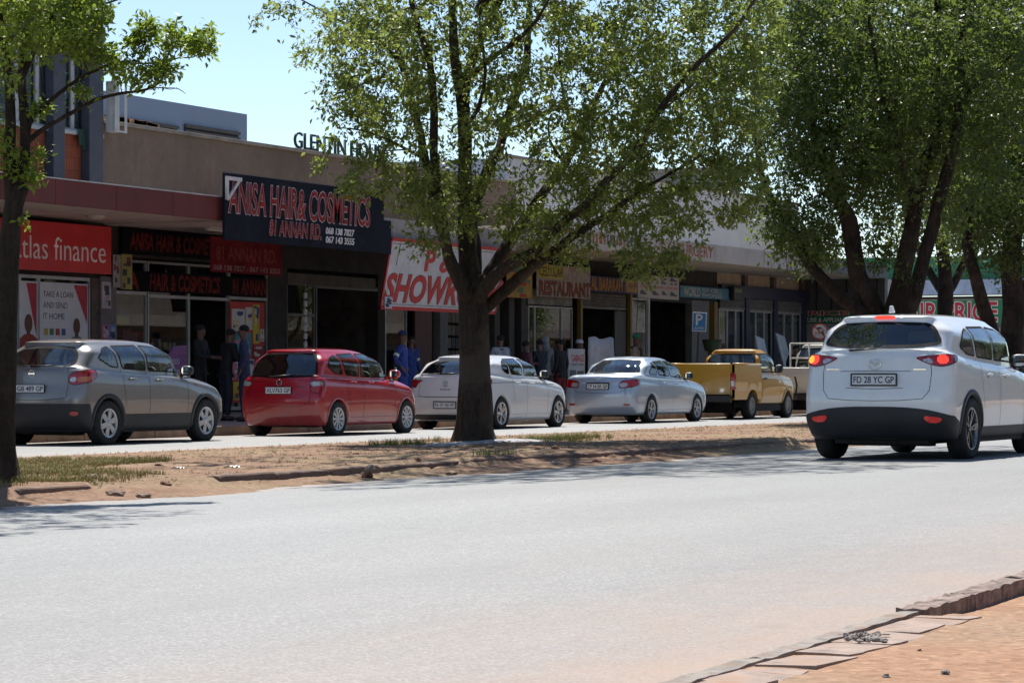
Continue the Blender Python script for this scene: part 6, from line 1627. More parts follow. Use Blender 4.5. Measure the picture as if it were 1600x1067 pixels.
def building_right():
    XE = 79.75
    s0, s1 = S(1262, FT) + .05, XE
    B = empty('clad_building', (0, 0, 0)); tag(B, 'dark clad building with a blue canopy edge behind the forked tree', 'building')
    SD = M('dark siding', (.085, .082, .085), .7, var=.1); BL = M('slate blue fascia', (.10, .125, .18), .6, var=.1)
    GA = M('pale shop wall', (.36, .36, .36), .8)
    bxo('wall', SD, B, s0, s1, FT + .1, FT + .3, .3, 4.3)
    can = bxo('canopy', M('cream soffit', (.50, .44, .38)), B, S(1262, FA) + .02, S(1387, FA), FA + .06, FT + .098, 4.10, 4.3); bxo('fascia', BL, can, S(1262, FA) + .02, S(1387, FA), FA, FA + .055, 4.08, 4.5)
    bxo('upper_wall', M('pale upper wall', (.58, .60, .66)), B, s0, s1, FT + .3, FT + .6, 4.3, 5.6); bxo('roof', M('roof grey', (.2, .2, .2)), B, s0, s1, FT + .6, 45, 5.0, 5.2)
    # cross wall under the canopy, facing down the street
    bxo('cross_wall', SD, B, XE, XE + .25, FA + .07, FT + .09, 2.9, 4.09); bxo('cross_wall', GA, B, XE, XE + .25, FA + .07, FT + .09, .3, 2.897)
    for i in range(6): y = FA + .3 + i * .5; bxo('batten', M('near black', (.02, .02, .022), .7), B, XE - .03, XE - .003, y, y + .05, 2.92, 4.08)
    for i in range(14): bxo('shutter_slat', GA, B, XE - .02, XE - .003, FA + .3, FT - .2, 1.2 + i * .11, 1.28 + i * .11)
    bxo('end_trim', M('window frame white', (.50, .52, .54)), B, XE - .03, XE + .3, FA - .03, FA + .065, 2.2, 4.06)
    GR = M('shop green', (.012, .17, .075), .5, var=.06); WH = M('sign white', (.75, .72, .70)); RE = M('price red', (.45, .015, .03), .5)
    xs = XE - .10; ta, tb = T_AT(1254, xs), T_AT(1346, xs); z1, z0 = HX(485, xs, 28), HX(505.5, xs, 28)
    sg = bxo('shop_sign', GR, None, xs, xs + .05, tb, ta, z0, z1); tag(sg, 'green sign with a red and a white line of lettering, left of the forked tree', 'sign')
    text_obj('sign_lettering', 'RICE', -T_AT(1264, xs), -T_AT(1326, xs), z0 + .26, z1 - .01, xs - .008, RE, sg, bold=.02, outline=(WH, .03), normal='-x'); text_obj('sign_lettering', 'ITURE & APPLIANCES', -T_AT(1255, xs), -T_AT(1332, xs), z0 + .05, z0 + .19, xs - .006, WH, sg, bold=.02, normal='-x')
    # appliance store closing the view across the side street
    C2 = empty('appliance_store', (0, 0, 0)); tag(C2, 'appliance store with a green band and pale blue canopy at the far end', 'building')
    X = 106.0; t0, t1 = T_AT(1650, X), 60
    bxo('wall', GA, C2, X, X + .3, t0, t1, .2, 3.0); bxo('upper_wall', M('slate wall', (.15, .16, .19), .8), C2, X, X + .3, t0, t1, 3.003, 4.3)
    bxo('canopy', M('pale blue canopy', (.36, .46, .62), .5), C2, X - 1.2, X - .003, t0, t1, HX(463, X, 34), HX(440, X, 34)); bxo('green_band', GR, C2, X - .2, X + .3, t0, t1, HX(438, X, 34), HX(402, X, 34)); bxo('roof', M('roof grey', (.2, .2, .2)), C2, X + .3, X + 14, t0, t1, 4.9, 5.1); bxo('side_wall', GA, C2, X + .3, X + 14, t0, t0 + .25, .2, 4.9)
    for k in range(5): y = t0 + 1 + k * 4.2; bxo('shop_window', BLK, C2, X - .06, X - .003, y, y + 3.2, .5, 2.5)
    xs = X - 1.3; ta, tb = T_AT(1400, xs), T_AT(1592, xs); z1, z0 = HX(469, xs, 32), HX(507, xs, 32)
    sg = bxo('shop_sign', GR, None, xs, xs + .06, tb, ta, z0, z1); tag(sg, 'long green sign reading FAIR PRICE in red outlined letters behind the driving white crossover', 'sign')
    text_obj('sign_lettering', 'FAIR PRICE', -T_AT(1402, xs), -T_AT(1558, xs), z0 + .12, z1 - .10, xs - .008, RE, sg, bold=.02, outline=(WH, .03), normal='-x')
    bxo('sign_rim', M('dull cream rim', (.4, .36, .25), .7), sg, xs - .01, xs + .06, tb, ta, z1 + .003, z1 + .03)
    mb = MB(); xx = 92.0; tt = T_AT(1470, xx); mb.tube([(xx, tt, .0), (xx, tt, 4.6)], [.10, .09], 12); tag(mb.build('canopy_pole', M('blue grey pole', (.25, .29, .33), .5)), 'blue grey steel pole standing in front of the long green sign', 'pole')

def background_block():
    B = empty('distant_block', (0, 0, 0)); tag(B, 'plain blue grey building with louvre panels rising behind the brown parapet', 'building')
    t = 45.5; a, b_ = S(120, t), S(386, t); BG = M('blue grey render', (.27, .31, .385), .85, var=.04, scale=.4)
    bxo('wall', BG, B, a, b_, t, t + 14, .3, H(386, 179, t)); LV = M('louvre brown grey', (.105, .09, .08), .8)
    for (p0, p1, y0, y1) in ((163, 276, 181, 208), (287, 372, 195, 222)):
        x0, x1 = S(p0, t), S(p1, t); z1 = H(p0, y0, t) if p0 > 200 else H(200, 187, t); z0 = z1 - 1.1
        mb = MB(); z = z0
        while z < z1: mb.box(x0, x1, t - .10, t - .02, z, z + .10, 0, Matrix.Rotation(.3, 3, 'X')); z += .17
        mb.build('louvre_panel', LV, B); bxo('louvre_recess', M('near black', (.02, .02, .022)), B, x0, x1, t - .012, t - .003, z0, z1)
    C = empty('roof_block', (0, 0, 0)); tag(C, 'small grey roof block showing behind the right end of the white wall', 'building')
    t = 40; a, b_ = S(1122, t), S(1156, t); bxo('wall', M('grey green render', (.20, .22, .22), .9), C, a, b_, t, t + 4, .3, H(1122, 267, t))
    bxo('coping', M('coping stone', (.24, .215, .19)), C, a - .1, b_ + .1, t - .1, t + 4.1, H(1122, 267, t) + .003, H(1122, 267, t) + .15)

def street_things():
    ZP = lambda t: .16 + (t - 25) / 4 * .14
    # parking sign, facing the traffic
    y = 25.6; x = S(1093, y); zt, zb = H(1093, 488, y), H(1093, 518, y); hw = .18
    e = empty('parking_sign', (x, y, 0)); e.rotation_euler = (0, 0, math.radians(-72)); tag(e, 'blue parking sign with a white P and border on a thin leaning pole', 'sign')
    mb = MB(); mb.tube([(-.12, .04, .15), (.0, .03, zt - .05)], .024, 8); mb.build('pole', M('dark pole', (.05, .045, .04), .6), e)
    R_ = Matrix.Rotation(math.radians(3), 3, 'Y'); og = (0, 0, (zt + zb) / 2)
    mb = MB(); mb.box(-hw, hw, -.01, .0, zb, zt, 0, R_, og); o = mb.build('sign_plate', M('road sign white', (.60, .62, .66), .5), e, .004)
    mb = MB(); mb.box(-hw + .022, hw - .022, -.014, -.0105, zb + .022, zt - .022, 0, R_, og); mb.build('sign_face', M('road sign blue', (.02, .20, .48), .5), o)
    RW = M('road sign white', (.6, .6, .6)); text_obj('sign_lettering', 'P', -.085, .075, zb + .17, zt - .05, -.016, RW, o, bold=.02, ext=.001); text_obj('sign_lettering', '30 MIN', -.125, .10, zb + .05, zb + .12, -.016, RW, o, ext=.001)
    # no trading sign
    y = 25.4; x = S(1281, y); zc = H(1281, 518, y); r = .235
    e = empty('no_trading_sign', (x, y, 0)); e.rotation_euler = (0, 0, math.radians(-75)); tag(e, 'round white sign with a red ring and bar over a trader at a table', 'sign')
    mb = MB(); mb.tube([(0, .04, .15), (0, .04, zc)], .028, 8); mb.build('pole', M('dark pole', (.05, .045, .04)), e)
    mb = MB(); mb.lathe([(0, 0), (r, 0), (r, .012), (0, .012)], (0, -.012, zc), 'y', 32, 0, False); o = mb.build('sign_plate', M('sign cream white', (.52, .52, .50), .6), e)
    mb = MB(); mb.lathe([(r * .84, 0), (r * 1.0, 0), (r * 1.0, .004), (r * .84, .004)], (0, -.018, zc), 'y', 32, 0, False); mb.box(-r * .9, r * .9, -.0205, -.0185, zc - .018, zc + .018, 0, Matrix.Rotation(math.radians(45), 3, 'Y'), (0, 0, zc)); mb.build('red_ring', M('ring red', (.45, .02, .02), .5), o)
    mb = MB(); K = lambda u, v: (u * r, -.0145, zc + v * r)
    mb.add([K(-.5, .3), K(-.35, .46), (K(-.1, .54)), K(.15, .48), K(.32, .32)], [(0, 1, 2, 3, 4)]); mb.add([K(-.12, .5), K(-.07, .5), K(-.07, -.45), K(-.12, -.45)], [(0, 1, 2, 3)])
    mb.add([K(-.6, -.12), K(.0, -.12), K(.0, -.2), K(-.6, -.2)], [(0, 1, 2, 3)]); mb.add([K(-.5, -.2), K(-.44, -.2), K(-.44, -.55), K(-.5, -.55)], [(0, 1, 2, 3)]); mb.add([K(.22, .02), K(.45, .05), K(.5, -.25), K(.62, -.55), K(.35, -.55), K(.3, -.25)], [(0, 1, 2, 3, 4, 5)])
    mb.add([K(.36 + .09 * math.cos(q), .16 + .09 * math.sin(q)) for q in [2*PI*i/10 for i in range(10)]], [tuple(range(10))]); mb.build('pictogram', BLK, o)
    # advertising boards on the pavement
    y = 26.4; a, b_ = S(888, y), S(914, y); z1 = H(900, 545, y); mb = MB(); mb.box(a, b_, y, y + .03, .3, z1); o = mb.build('placard', M('placard white', (.46, .46, .50), .6), None, .004); tag(o, 'white pavement placard with red lettering and dark pictures left of the blank sheet', 'placard')
    text_obj('placard_lettering', 'GARAGE', a + .18, b_ - .06, z1 - .30, z1 - .14, y - .003, M('price red', (.45, .015, .03)), o, bold=.02, ext=.001); text_obj('placard_lettering', 'STRUCTURES', a + .12, b_ - .05, z1 - .40, z1 - .34, y - .003, INKM, o, ext=.001)
    for k, (u, v, c0, c1) in enumerate(((.08, .45, .9, .50), (.52, .92, .85, .52))): bxo('placard_picture', M('picture slate', (.07, .09, .11), .6, var=.3, scale=8), o, a + (b_ - a) * u, a + (b_ - a) * v, y - .004, y - .001, z1 - c0, z1 - c1)
    y = 26.9; a, b_ = S(921, y), S(961, y); z1 = H(940, 528, y); n = 12; V = []
    for i in range(n + 1):
        for j in range(6):
            V.append((a + (b_ - a) * i / n + .02 * math.sin(j), y + .03 * math.sin(i * .9 + j * .6), .35 + (z1 - .35 + .03 * math.sin(i * .8)) * j / 5))
    o = mesh_obj('white_sheet', V, [(i*6+j, (i+1)*6+j, (i+1)*6+j+1, i*6+j+1) for i in range(n) for j in range(5)], M('white sheet', (.52, .53, .60), .7), None, True); md = o.modifiers.new('thick', 'SOLIDIFY'); md.thickness = .02
    tag(o, 'blank whitish sheet standing upright on the pavement behind the silver sedan', 'sheet')
    # dark wheel barrow basket
    y = 26.8; x = S(1113, y); z = H(1113, 548, y); mb = MB(); mb.lathe([(.0, 0), (.18, 0), (.26, .30), (.28, .30), (.20, -.01)], (x, y, z), 'z', 20); mb.tube([(x - .1, y, z), (x - .2, y, .2)], .02, 6); mb.tube([(x + .1, y, z), (x + .2, y, .2)], .02, 6); mb.tube([(x, y + .1, z), (x, y + .2, .2)], .02, 6)
    tag(mb.build('plastic_tub', M('olive tub', (.035, .05, .02), .6)), 'dark olive tub on a stand behind the yellow pickup cab', 'tub')
    # chrome posts
    for p, lab in ((1046, 'short chrome bollard behind the silver sedan, left one of the pair'), (1060, 'short chrome bollard behind the silver sedan, right one of the pair')):
        y = 25.7; x = S(p, y); mb = MB(); mb.lathe([(.05, 0), (.05, .95 + .2), (.04, 1.17), (0, 1.18)], (x, y, .18), 'z', 16); mb.lathe([(.09, 0), (.09, .03), (.05, .04)], (x, y, .18), 'z', 16); tag(mb.build('bollard', CHR), lab, 'bollard', 'chrome bollards on the pavement')
    # string and thin aerial line by the third bay
    y = 28.2; mb = MB(); mb.tube([(S(997, y), y, H(997, 466, y)), (S(994, y), y, H(994, 520, y))], .008, 5); tag(mb.build('string', BLK), 'thin black cord hanging below the shoe sign', 'cord')
INKM = M('poster ink', (.10, .10, .11), .7)

def across_the_street():
    """the other side of the street, behind and beside the viewpoint: seen only in windows and car bodies"""
    WL = [M('far side plaster %d' % i, c, .9, var=.15) for i, c in enumerate([(.20, .15, .12), (.26, .22, .18), (.16, .12, .11)])]
    x = -20
    for i, (L, h) in enumerate(((34, 5.5), (40, 7.5), (36, 5.0), (44, 8.0), (40, 6.0), (50, 7.5))):
        B = empty('shop_row', (x, -13, 0)); tag(B, ('brown', 'cream', 'dull brown')[i % 3] + ' shop block across the street behind the viewpoint, %s along' % ('first', 'second', 'third', 'fourth', 'fifth', 'sixth')[i], 'building')
        mb = MB(); mb.box(0, L - .3, -8, 0, 0, h); mb.build('wall', WL[i % 3], B); mb = MB(); mb.box(-.1, L - .2, .003, 3, 3.3, 3.8); mb.build('canopy', WL[(i + 1) % 3], B)
        for k in range(int(L // 5)): bxo('shop_window', BLK, B, k * 5 + .6, k * 5 + 4.4, .01, .06, .4, 2.8)
        x += L
def all_shops():
    across_the_street()
    building_left(); building_brown(); building_white(); building_right(); background_block(); street_things()
# =================== PEOPLE ===================
def skin_mesh(name, verts, edges, radii, root, mat, parent, lvl=2):
    me = bpy.data.meshes.new(name); me.from_pydata([tuple(v) for v in verts], edges, []); o = bpy.data.objects.new(name, me); link(o, parent)
    o.modifiers.new('skin', 'SKIN'); ss = o.modifiers.new('sub', 'SUBSURF'); ss.levels = lvl; ss.render_levels = lvl
    for i, sv in enumerate(me.skin_vertices[0].data):
        r = radii[i]; sv.radius = r if isinstance(r, tuple) else (r, r); sv.use_root = (i == root)
    me.materials.append(mat)
    for p in me.polygons: p.use_smooth = True
    dg = bpy.context.evaluated_depsgraph_get(); m2 = bpy.data.meshes.new_from_object(o.evaluated_get(dg))
    o.modifiers.clear(); o.data = m2; bpy.data.meshes.remove(me); m2.name = name
    m2.polygons.foreach_set('use_smooth', [True] * len(m2.polygons))
    if not len(m2.materials): m2.materials.append(mat)
    return o
def person(label, px, t, ht=1.74, rz=0.0, shirt=(.1, .1, .1), trousers=(.05, .05, .06), skin=(.13, .068, .045), arms='down', hat=None, hair=True, bands=False, pack=False, z=None, lean=0.0, long_sleeve=True, scarf=None, px_off=0):
    x = S(px, t); zz = (.16 + (t - 25) / 4 * .14) if z is None else z
    e = empty('person', (x, t, zz)); e.rotation_euler = (0, 0, rz); tag(e, label, 'person')
    k = ht / 1.74
    SK = M('skin %.3f' % skin[0], skin, .55, var=.08)
    cname = '%.2f %.2f %.2f' % tuple(shirt); SM = M('cloth ' + cname, shirt, .85, var=.2, scale=9); TM = M('cloth %.2f %.2f %.2f' % tuple(trousers), trousers, .85, var=.2, scale=9)
    V, E, R = [], [], []
    def v(p, r, par=None):
        V.append(Vector(p) * k); R.append(r * k if not isinstance(r, tuple) else tuple(q * k for q in r))
        if par is not None: E.append((par, len(V) - 1))
        return len(V) - 1
    ly = lambda zz_: -lean * max(0, zz_ - .95)
    pel = v((0, 0, .96), (.108, .074)); sp = v((0, ly(1.15), 1.15), (.112, .072), pel); ch = v((0, ly(1.36) - .0, 1.35), (.120, .072), sp); nk = v((0, ly(1.49), 1.475), .046, ch)
    jaw = v((0, ly(1.56) - .022, 1.565), (.060, .070), nk); cr = v((0, ly(1.64) - .005, 1.65), (.076, .092), jaw); v((0, ly(1.7), 1.70), (.05, .06), cr)
    v((0, ly(1.6) - .108, 1.605), (.012, .014), jaw)
    for sg in (-1, 1):
        hip = v((sg * .088, 0, .84), .074, pel); kn = v((sg * .105, -.02, .50), .060, hip); an = v((sg * .11, .02, .09), .042, kn); v((sg * .12, -.12, .035), (.042, .03), an)
        sh = v((sg * .180, ly(1.42), 1.415), .050, ch)
        P = {'down': ((.235, .03, 1.14), (.25, -.06, .90)), 'hips': ((.33, .08, 1.20), (.22, -.04, 1.02)), 'fold': ((.23, -.03, 1.15), (.02, -.20, 1.18)), 'front': ((.24, -.06, 1.16), (.13, -.30, 1.14)), 'up': ((.26, -.10, 1.25), (.16, -.16, 1.52))}[arms]
        a_, b_ = P
        el = v((sg * a_[0], a_[1] + ly(a_[2]), a_[2]), .040, sh); wr = v((sg * b_[0], b_[1] + ly(b_[2]), b_[2]), .027, el)
        d = (V[wr] - V[el]).normalized(); sd = d.cross(Vector((0, 1, .3))).normalized()
        pm = v((V[wr] + d * .06 * k) / k, (.036, .018), wr)
        for q in range(4):
            o_ = (q - 1.5) * .017; l1 = (.038, .045, .042, .034)[q]
            f1 = v((V[pm] / k) + d * .035 + sd * o_, .0085, pm); f2 = v((V[f1] / k) + d * l1 * .6 + Vector((0, -.006, -.004)), .0078, f1); v((V[f2] / k) + d * l1 * .5 + Vector((0, -.014, -.006)), .0068, f2)
        th = v((V[wr] / k) + d * .03 - sd * .034, .010, wr); v((V[th] / k) + d * .035 - sd * .012 + Vector((0, -.012, 0)), .008, th)
        if sg == -1: mem = (el, wr, sh, hip, kn, an)
        else: mem2 = (el, wr, sh, hip, kn, an)
    skin_mesh('body', V, E, R, 0, SK, e)
    # shirt and trousers follow the body
    def sub(name, ids, edges, rads, mat): return skin_mesh(name, [V[i] for i in ids], edges, [tuple(x_ * k for x_ in r) if isinstance(r, tuple) else r * k for r in rads], 0, mat, e)
    A, B_ = mem, mem2
    lo = [V[i] if long_sleeve else V[i] for i in range(1)]
    ids = [pel, sp, ch, nk, A[2], A[0], A[1], B_[2], B_[0], B_[1]]
    sv = [V[i].copy() for i in ids] + [V[pel] - Vector((0, 0, .10 * k))]
    sv[3] = V[ch].lerp(V[nk], .86)
    if not long_sleeve: sv[6] = sv[5].lerp(sv[6], .12); sv[9] = sv[8].lerp(sv[9], .12)
    else: sv[6] = sv[5].lerp(sv[6], .9); sv[9] = sv[8].lerp(sv[9], .9)
    rr = [(.158, .118), (.152, .110), (.176, .120), .064, .070, .054, .042, .070, .054, .042, (.160, .120)]
    skin_mesh('shirt', sv, [(10, 0), (0, 1), (1, 2), (2, 3), (2, 4), (4, 5), (5, 6), (2, 7), (7, 8), (8, 9)], [tuple(x_ * k for x_ in r) if isinstance(r, tuple) else r * k for r in rr], 0, SM, e)
    tv = [V[pel].copy(), V[A[3]].copy(), V[A[4]].copy(), V[A[5]].copy(), V[B_[3]].copy(), V[B_[4]].copy(), V[B_[5]].copy()]
    tv.append(V[pel] + Vector((0, 0, .07 * k)))
    skin_mesh('trousers', tv, [(7, 0), (0, 1), (1, 2), (2, 3), (0, 4), (4, 5), (5, 6)], [tuple(x_ * k for x_ in r) if isinstance(r, tuple) else r * k for r in [(.138, .104), .092, .076, .062, .092, .076, .062, (.134, .100)]], 0, TM, e)
    sh_ = MB()
    for a in (A, B_):
        p = V[a[5]]; sh_.sphere((p.x, p.y - .06, .045), .05 * k, 0, 12, 8, (1, 2.3, .95))
    sh_.build('shoes', M('shoe dark', (.02, .018, .018), .6), e)
    hd = V[cr]
    f = MB()
    for sg in (-1, 1): f.sphere((hd.x + sg * .030 * k, hd.y - .083 * k, hd.z - .018 * k), .011 * k, 0, 8, 6, (1.2, .5, .7))
    f.build('eyes', M('eye dark', (.02, .015, .015), .3), e)
    f = MB(); f.tube([(hd.x - .022, hd.y - .088 * k, hd.z - .088 * k), (hd.x, hd.y - .094 * k, hd.z - .090 * k), (hd.x + .022, hd.y - .088 * k, hd.z - .088 * k)], .005, 6)
    f.build('mouth', M('lip', (.10, .03, .03), .5), e)
    f = MB()
    for sg in (-1, 1): f.sphere((hd.x + sg * .076 * k, hd.y + .005, hd.z - .03 * k), .02 * k, 0, 8, 6, (.4, .8, 1.2))
    f.build('ears', SK, e)
    if hair:
        f = MB(); f.sphere((hd.x, hd.y + .012, hd.z + .018 * k), .088 * k, 0, 16, 10, (.95, 1.08, .84)); f.build('hair', M('black hair', (.012, .010, .010), .9, bmp=.6), e)
    if hat == 'cap':
        c = M('cap %.2f' % scarf[1], scarf, .8); f = MB(); f.lathe([(.098 * k, 0), (.102 * k, .03), (.085 * k, .075), (.04 * k, .095), (0, .098)], (hd.x, hd.y, hd.z + .025 * k), 'z', 18)
        f.add([(hd.x + .075 * k * math.cos(q), hd.y - .06 - .10 * k * abs(math.sin(q)), hd.z + .03 * k) for q in [PI * i / 10 for i in range(11)]], [tuple(range(11))]); f.build('cap', c, e)
    elif hat == 'scarf':
        c = M('scarf %.2f' % scarf[0], scarf, .8); f = MB(); f.sphere((hd.x, hd.y + .02, hd.z + .01), .108 * k, 0, 16, 10, (1, 1.05, 1.1)); f.tube([(hd.x, hd.y + .08, hd.z - .05), (hd.x, hd.y + .10, hd.z - .26)], [.08, .11], 12); f.build('head_scarf', c, e)
    if bands:
        f = MB()
        for a in (A, B_):
            p, q = V[a[2]], V[a[0]]; d = (q - p); m0 = p + d * .72; f.tube([m0 - d.normalized() * .028, m0 + d.normalized() * .028], .060 * k, 14)
            p, q = V[a[4]], V[a[5]]; d = q - p; m0 = p + d * .2; f.tube([m0 - d.normalized() * .028, m0 + d.normalized() * .028], .084 * k, 14)
        f.build('reflective_bands', M('reflective band', (.55, .62, .50), .4), e)
    if pack:
        f = MB()
        for sg in (-1, 1): f.tube([(sg * .11, .13, 1.44 * k), (sg * .12, .0, 1.50 * k), (sg * .12, -.125, 1.38 * k), (sg * .13, -.13, 1.15 * k), (sg * .14, .06, 1.0 * k)], .020, 6)
        f.build('backpack_strap', M('strap dark', (.03, .035, .035), .8), e)
    return e
def all_people():
    person('man in blue overalls with pale reflective bands, hands on hips, beside the red hatchback', 629, 26.0, 1.74, .25, (.022, .05, .26), (.022, .05, .26), arms='hips', hat='cap', hair=False, bands=True, scarf=(.02, .025, .08))
    person('person in blue overalls mostly hidden behind the man with hands on hips', 642, 27.2, 1.66, -.3, (.020, .045, .22), (.020, .045, .22), arms='down', bands=True)
    person('man in dark clothes standing in the cosmetics shop doorway', 313, 26.9, 1.76, .2, (.012, .012, .014), (.014, .014, .018), arms='front', skin=(.12, .06, .04))
    person('person in black bent slightly forward left of the navy jacket', 352, 26.4, 1.70, 1.1, (.010, .010, .012), (.018, .022, .035), lean=.18, arms='front')
    person('man in a navy jacket and jeans standing before the coloured posters', 381, 26.1, 1.78, -2.6, (.030, .045, .10), (.03, .045, .085), arms='down')
    person('man in a pale shirt just right of the big trunk behind the white hatchback', 782, 26.5, 1.74, 2.6, (.30, .33, .40), (.03, .03, .04), arms='fold', skin=(.13, .07, .045))
    person('person in a plum top in the crowd outside the white framed door', 822, 26.4, 1.62, .9, (.15, .05, .07), (.03, .03, .04), arms='fold')
    person('person in a dark navy jacket in the middle of the crowd', 845, 26.3, 1.66, 2.8, (.018, .020, .045), (.02, .02, .03), arms='front', lean=.06)
    person('person wearing a pale head scarf turned away among the crowd', 851, 27.6, 1.72, 2.4, (.26, .29, .33), (.05, .05, .06), hat='scarf', hair=False, scarf=(.30, .33, .37))
    person('broad person in a black top at the right of the crowd', 876, 26.2, 1.68, 3.0, (.010, .010, .016), (.20, .02, .03))
    person('man in a white cap seen above the white placard', 905, 27.0, 1.66, .6, (.02, .025, .05), (.03, .03, .04), hat='cap', hair=False, scarf=(.50, .54, .62))
    person('man in a beige shirt and green cap with dark pack straps behind the sedan', 994, 26.4, 1.84, .25, (.30, .245, .20), (.05, .05, .05), hat='cap', hair=False, scarf=(.015, .20, .11), pack=True, long_sleeve=False)
    person('person in black leaning beside the cream pickup cab', 1243, 26.2, 1.70, -1.2, (.010, .010, .011), (.012, .012, .014), lean=.35, arms='front')
# =================== TREES ===================
def bark(name, a, b_):
    m, nt, b = new_mat(name)
    g = tex_noise(nt, 6, 8, .75, stretch=(2.4, 2.4, .6)); n2 = tex_noise(nt, 1.2, 4, .6); v = tex_noise(nt, 28, 5, .8)
    c = ramp(nt, g, [(.36, a), (.62, b_)]); c = mixc(nt, ramp(nt, n2, [(.52, 0), (.64, .7)]), c, [x * 1.5 + .01 for x in b_]); c = mixc(nt, .6, c, ramp(nt, v, [(.3, .6), (.7, 1.3)]), 'MULTIPLY')
    nt.links.new(c, b.inputs['Base Color']); b.inputs['Roughness'].default_value = .95; b.inputs['Specular IOR Level'].default_value = .2
    ad = nt.nodes.new('ShaderNodeMath'); ad.operation = 'ADD'; nt.links.new(g, ad.inputs[0]); nt.links.new(v, ad.inputs[1]); bump(nt, b, ad.outputs[0], 1.0, .07)
    return m
def leaf_mat(name, dark, light, trans, tw=.45):
    m = bpy.data.materials.new(name); m.use_nodes = True; nt = m.node_tree; nt.nodes.clear()
    out = nt.nodes.new('ShaderNodeOutputMaterial'); at = nt.nodes.new('ShaderNodeAttribute'); at.attribute_name = 'shade'
    c = ramp(nt, at.outputs['Fac'], [(0, dark), (.75, light), (1, [x * 1.25 for x in light])])
    d = nt.nodes.new('ShaderNodeBsdfPrincipled'); nt.links.new(c, d.inputs['Base Color']); d.inputs['Roughness'].default_value = .42; d.inputs['Specular IOR Level'].default_value = .45
    t = nt.nodes.new('ShaderNodeBsdfTranslucent'); c2 = mixc(nt, .65, c, trans); nt.links.new(c2, t.inputs[0])
    mx = nt.nodes.new('ShaderNodeMixShader'); mx.inputs[0].default_value = tw
    nt.links.new(d.outputs[0], mx.inputs[1]); nt.links.new(t.outputs[0], mx.inputs[2]); nt.links.new(mx.outputs[0], out.inputs[0])
    return m
def smooth_path(pts, rad, step=.25, seed=0, wob=.03):
    out, rr = [], []
    n = len(pts)
    for i in range(n - 1):
        p0, p1, p2, p3 = pts[max(0, i-1)], pts[i], pts[i+1], pts[min(n-1, i+2)]
        k = max(2, int((p2 - p1).length / step))
        for j in range(k):
            t = j / k; t2, t3 = t*t, t*t*t
            p = .5 * ((2*p1) + (p2 - p0)*t + (2*p0 - 5*p1 + 4*p2 - p3)*t2 + (-p0 + 3*p1 - 3*p2 + p3)*t3)
            p = p + Vector((mnoise.noise(p * 1.3 + Vector((seed, 0, 0))), mnoise.noise(p * 1.3 + Vector((0, seed, 9))), 0)) * wob
            out.append(p); rr.append(rad[i] + (rad[i+1] - rad[i]) * t)
    out.append(pts[-1]); rr.append(rad[-1])
    return out, rr
TWIG = M('twig bark', (.12, .09, .065), .9, var=.3, scale=8)
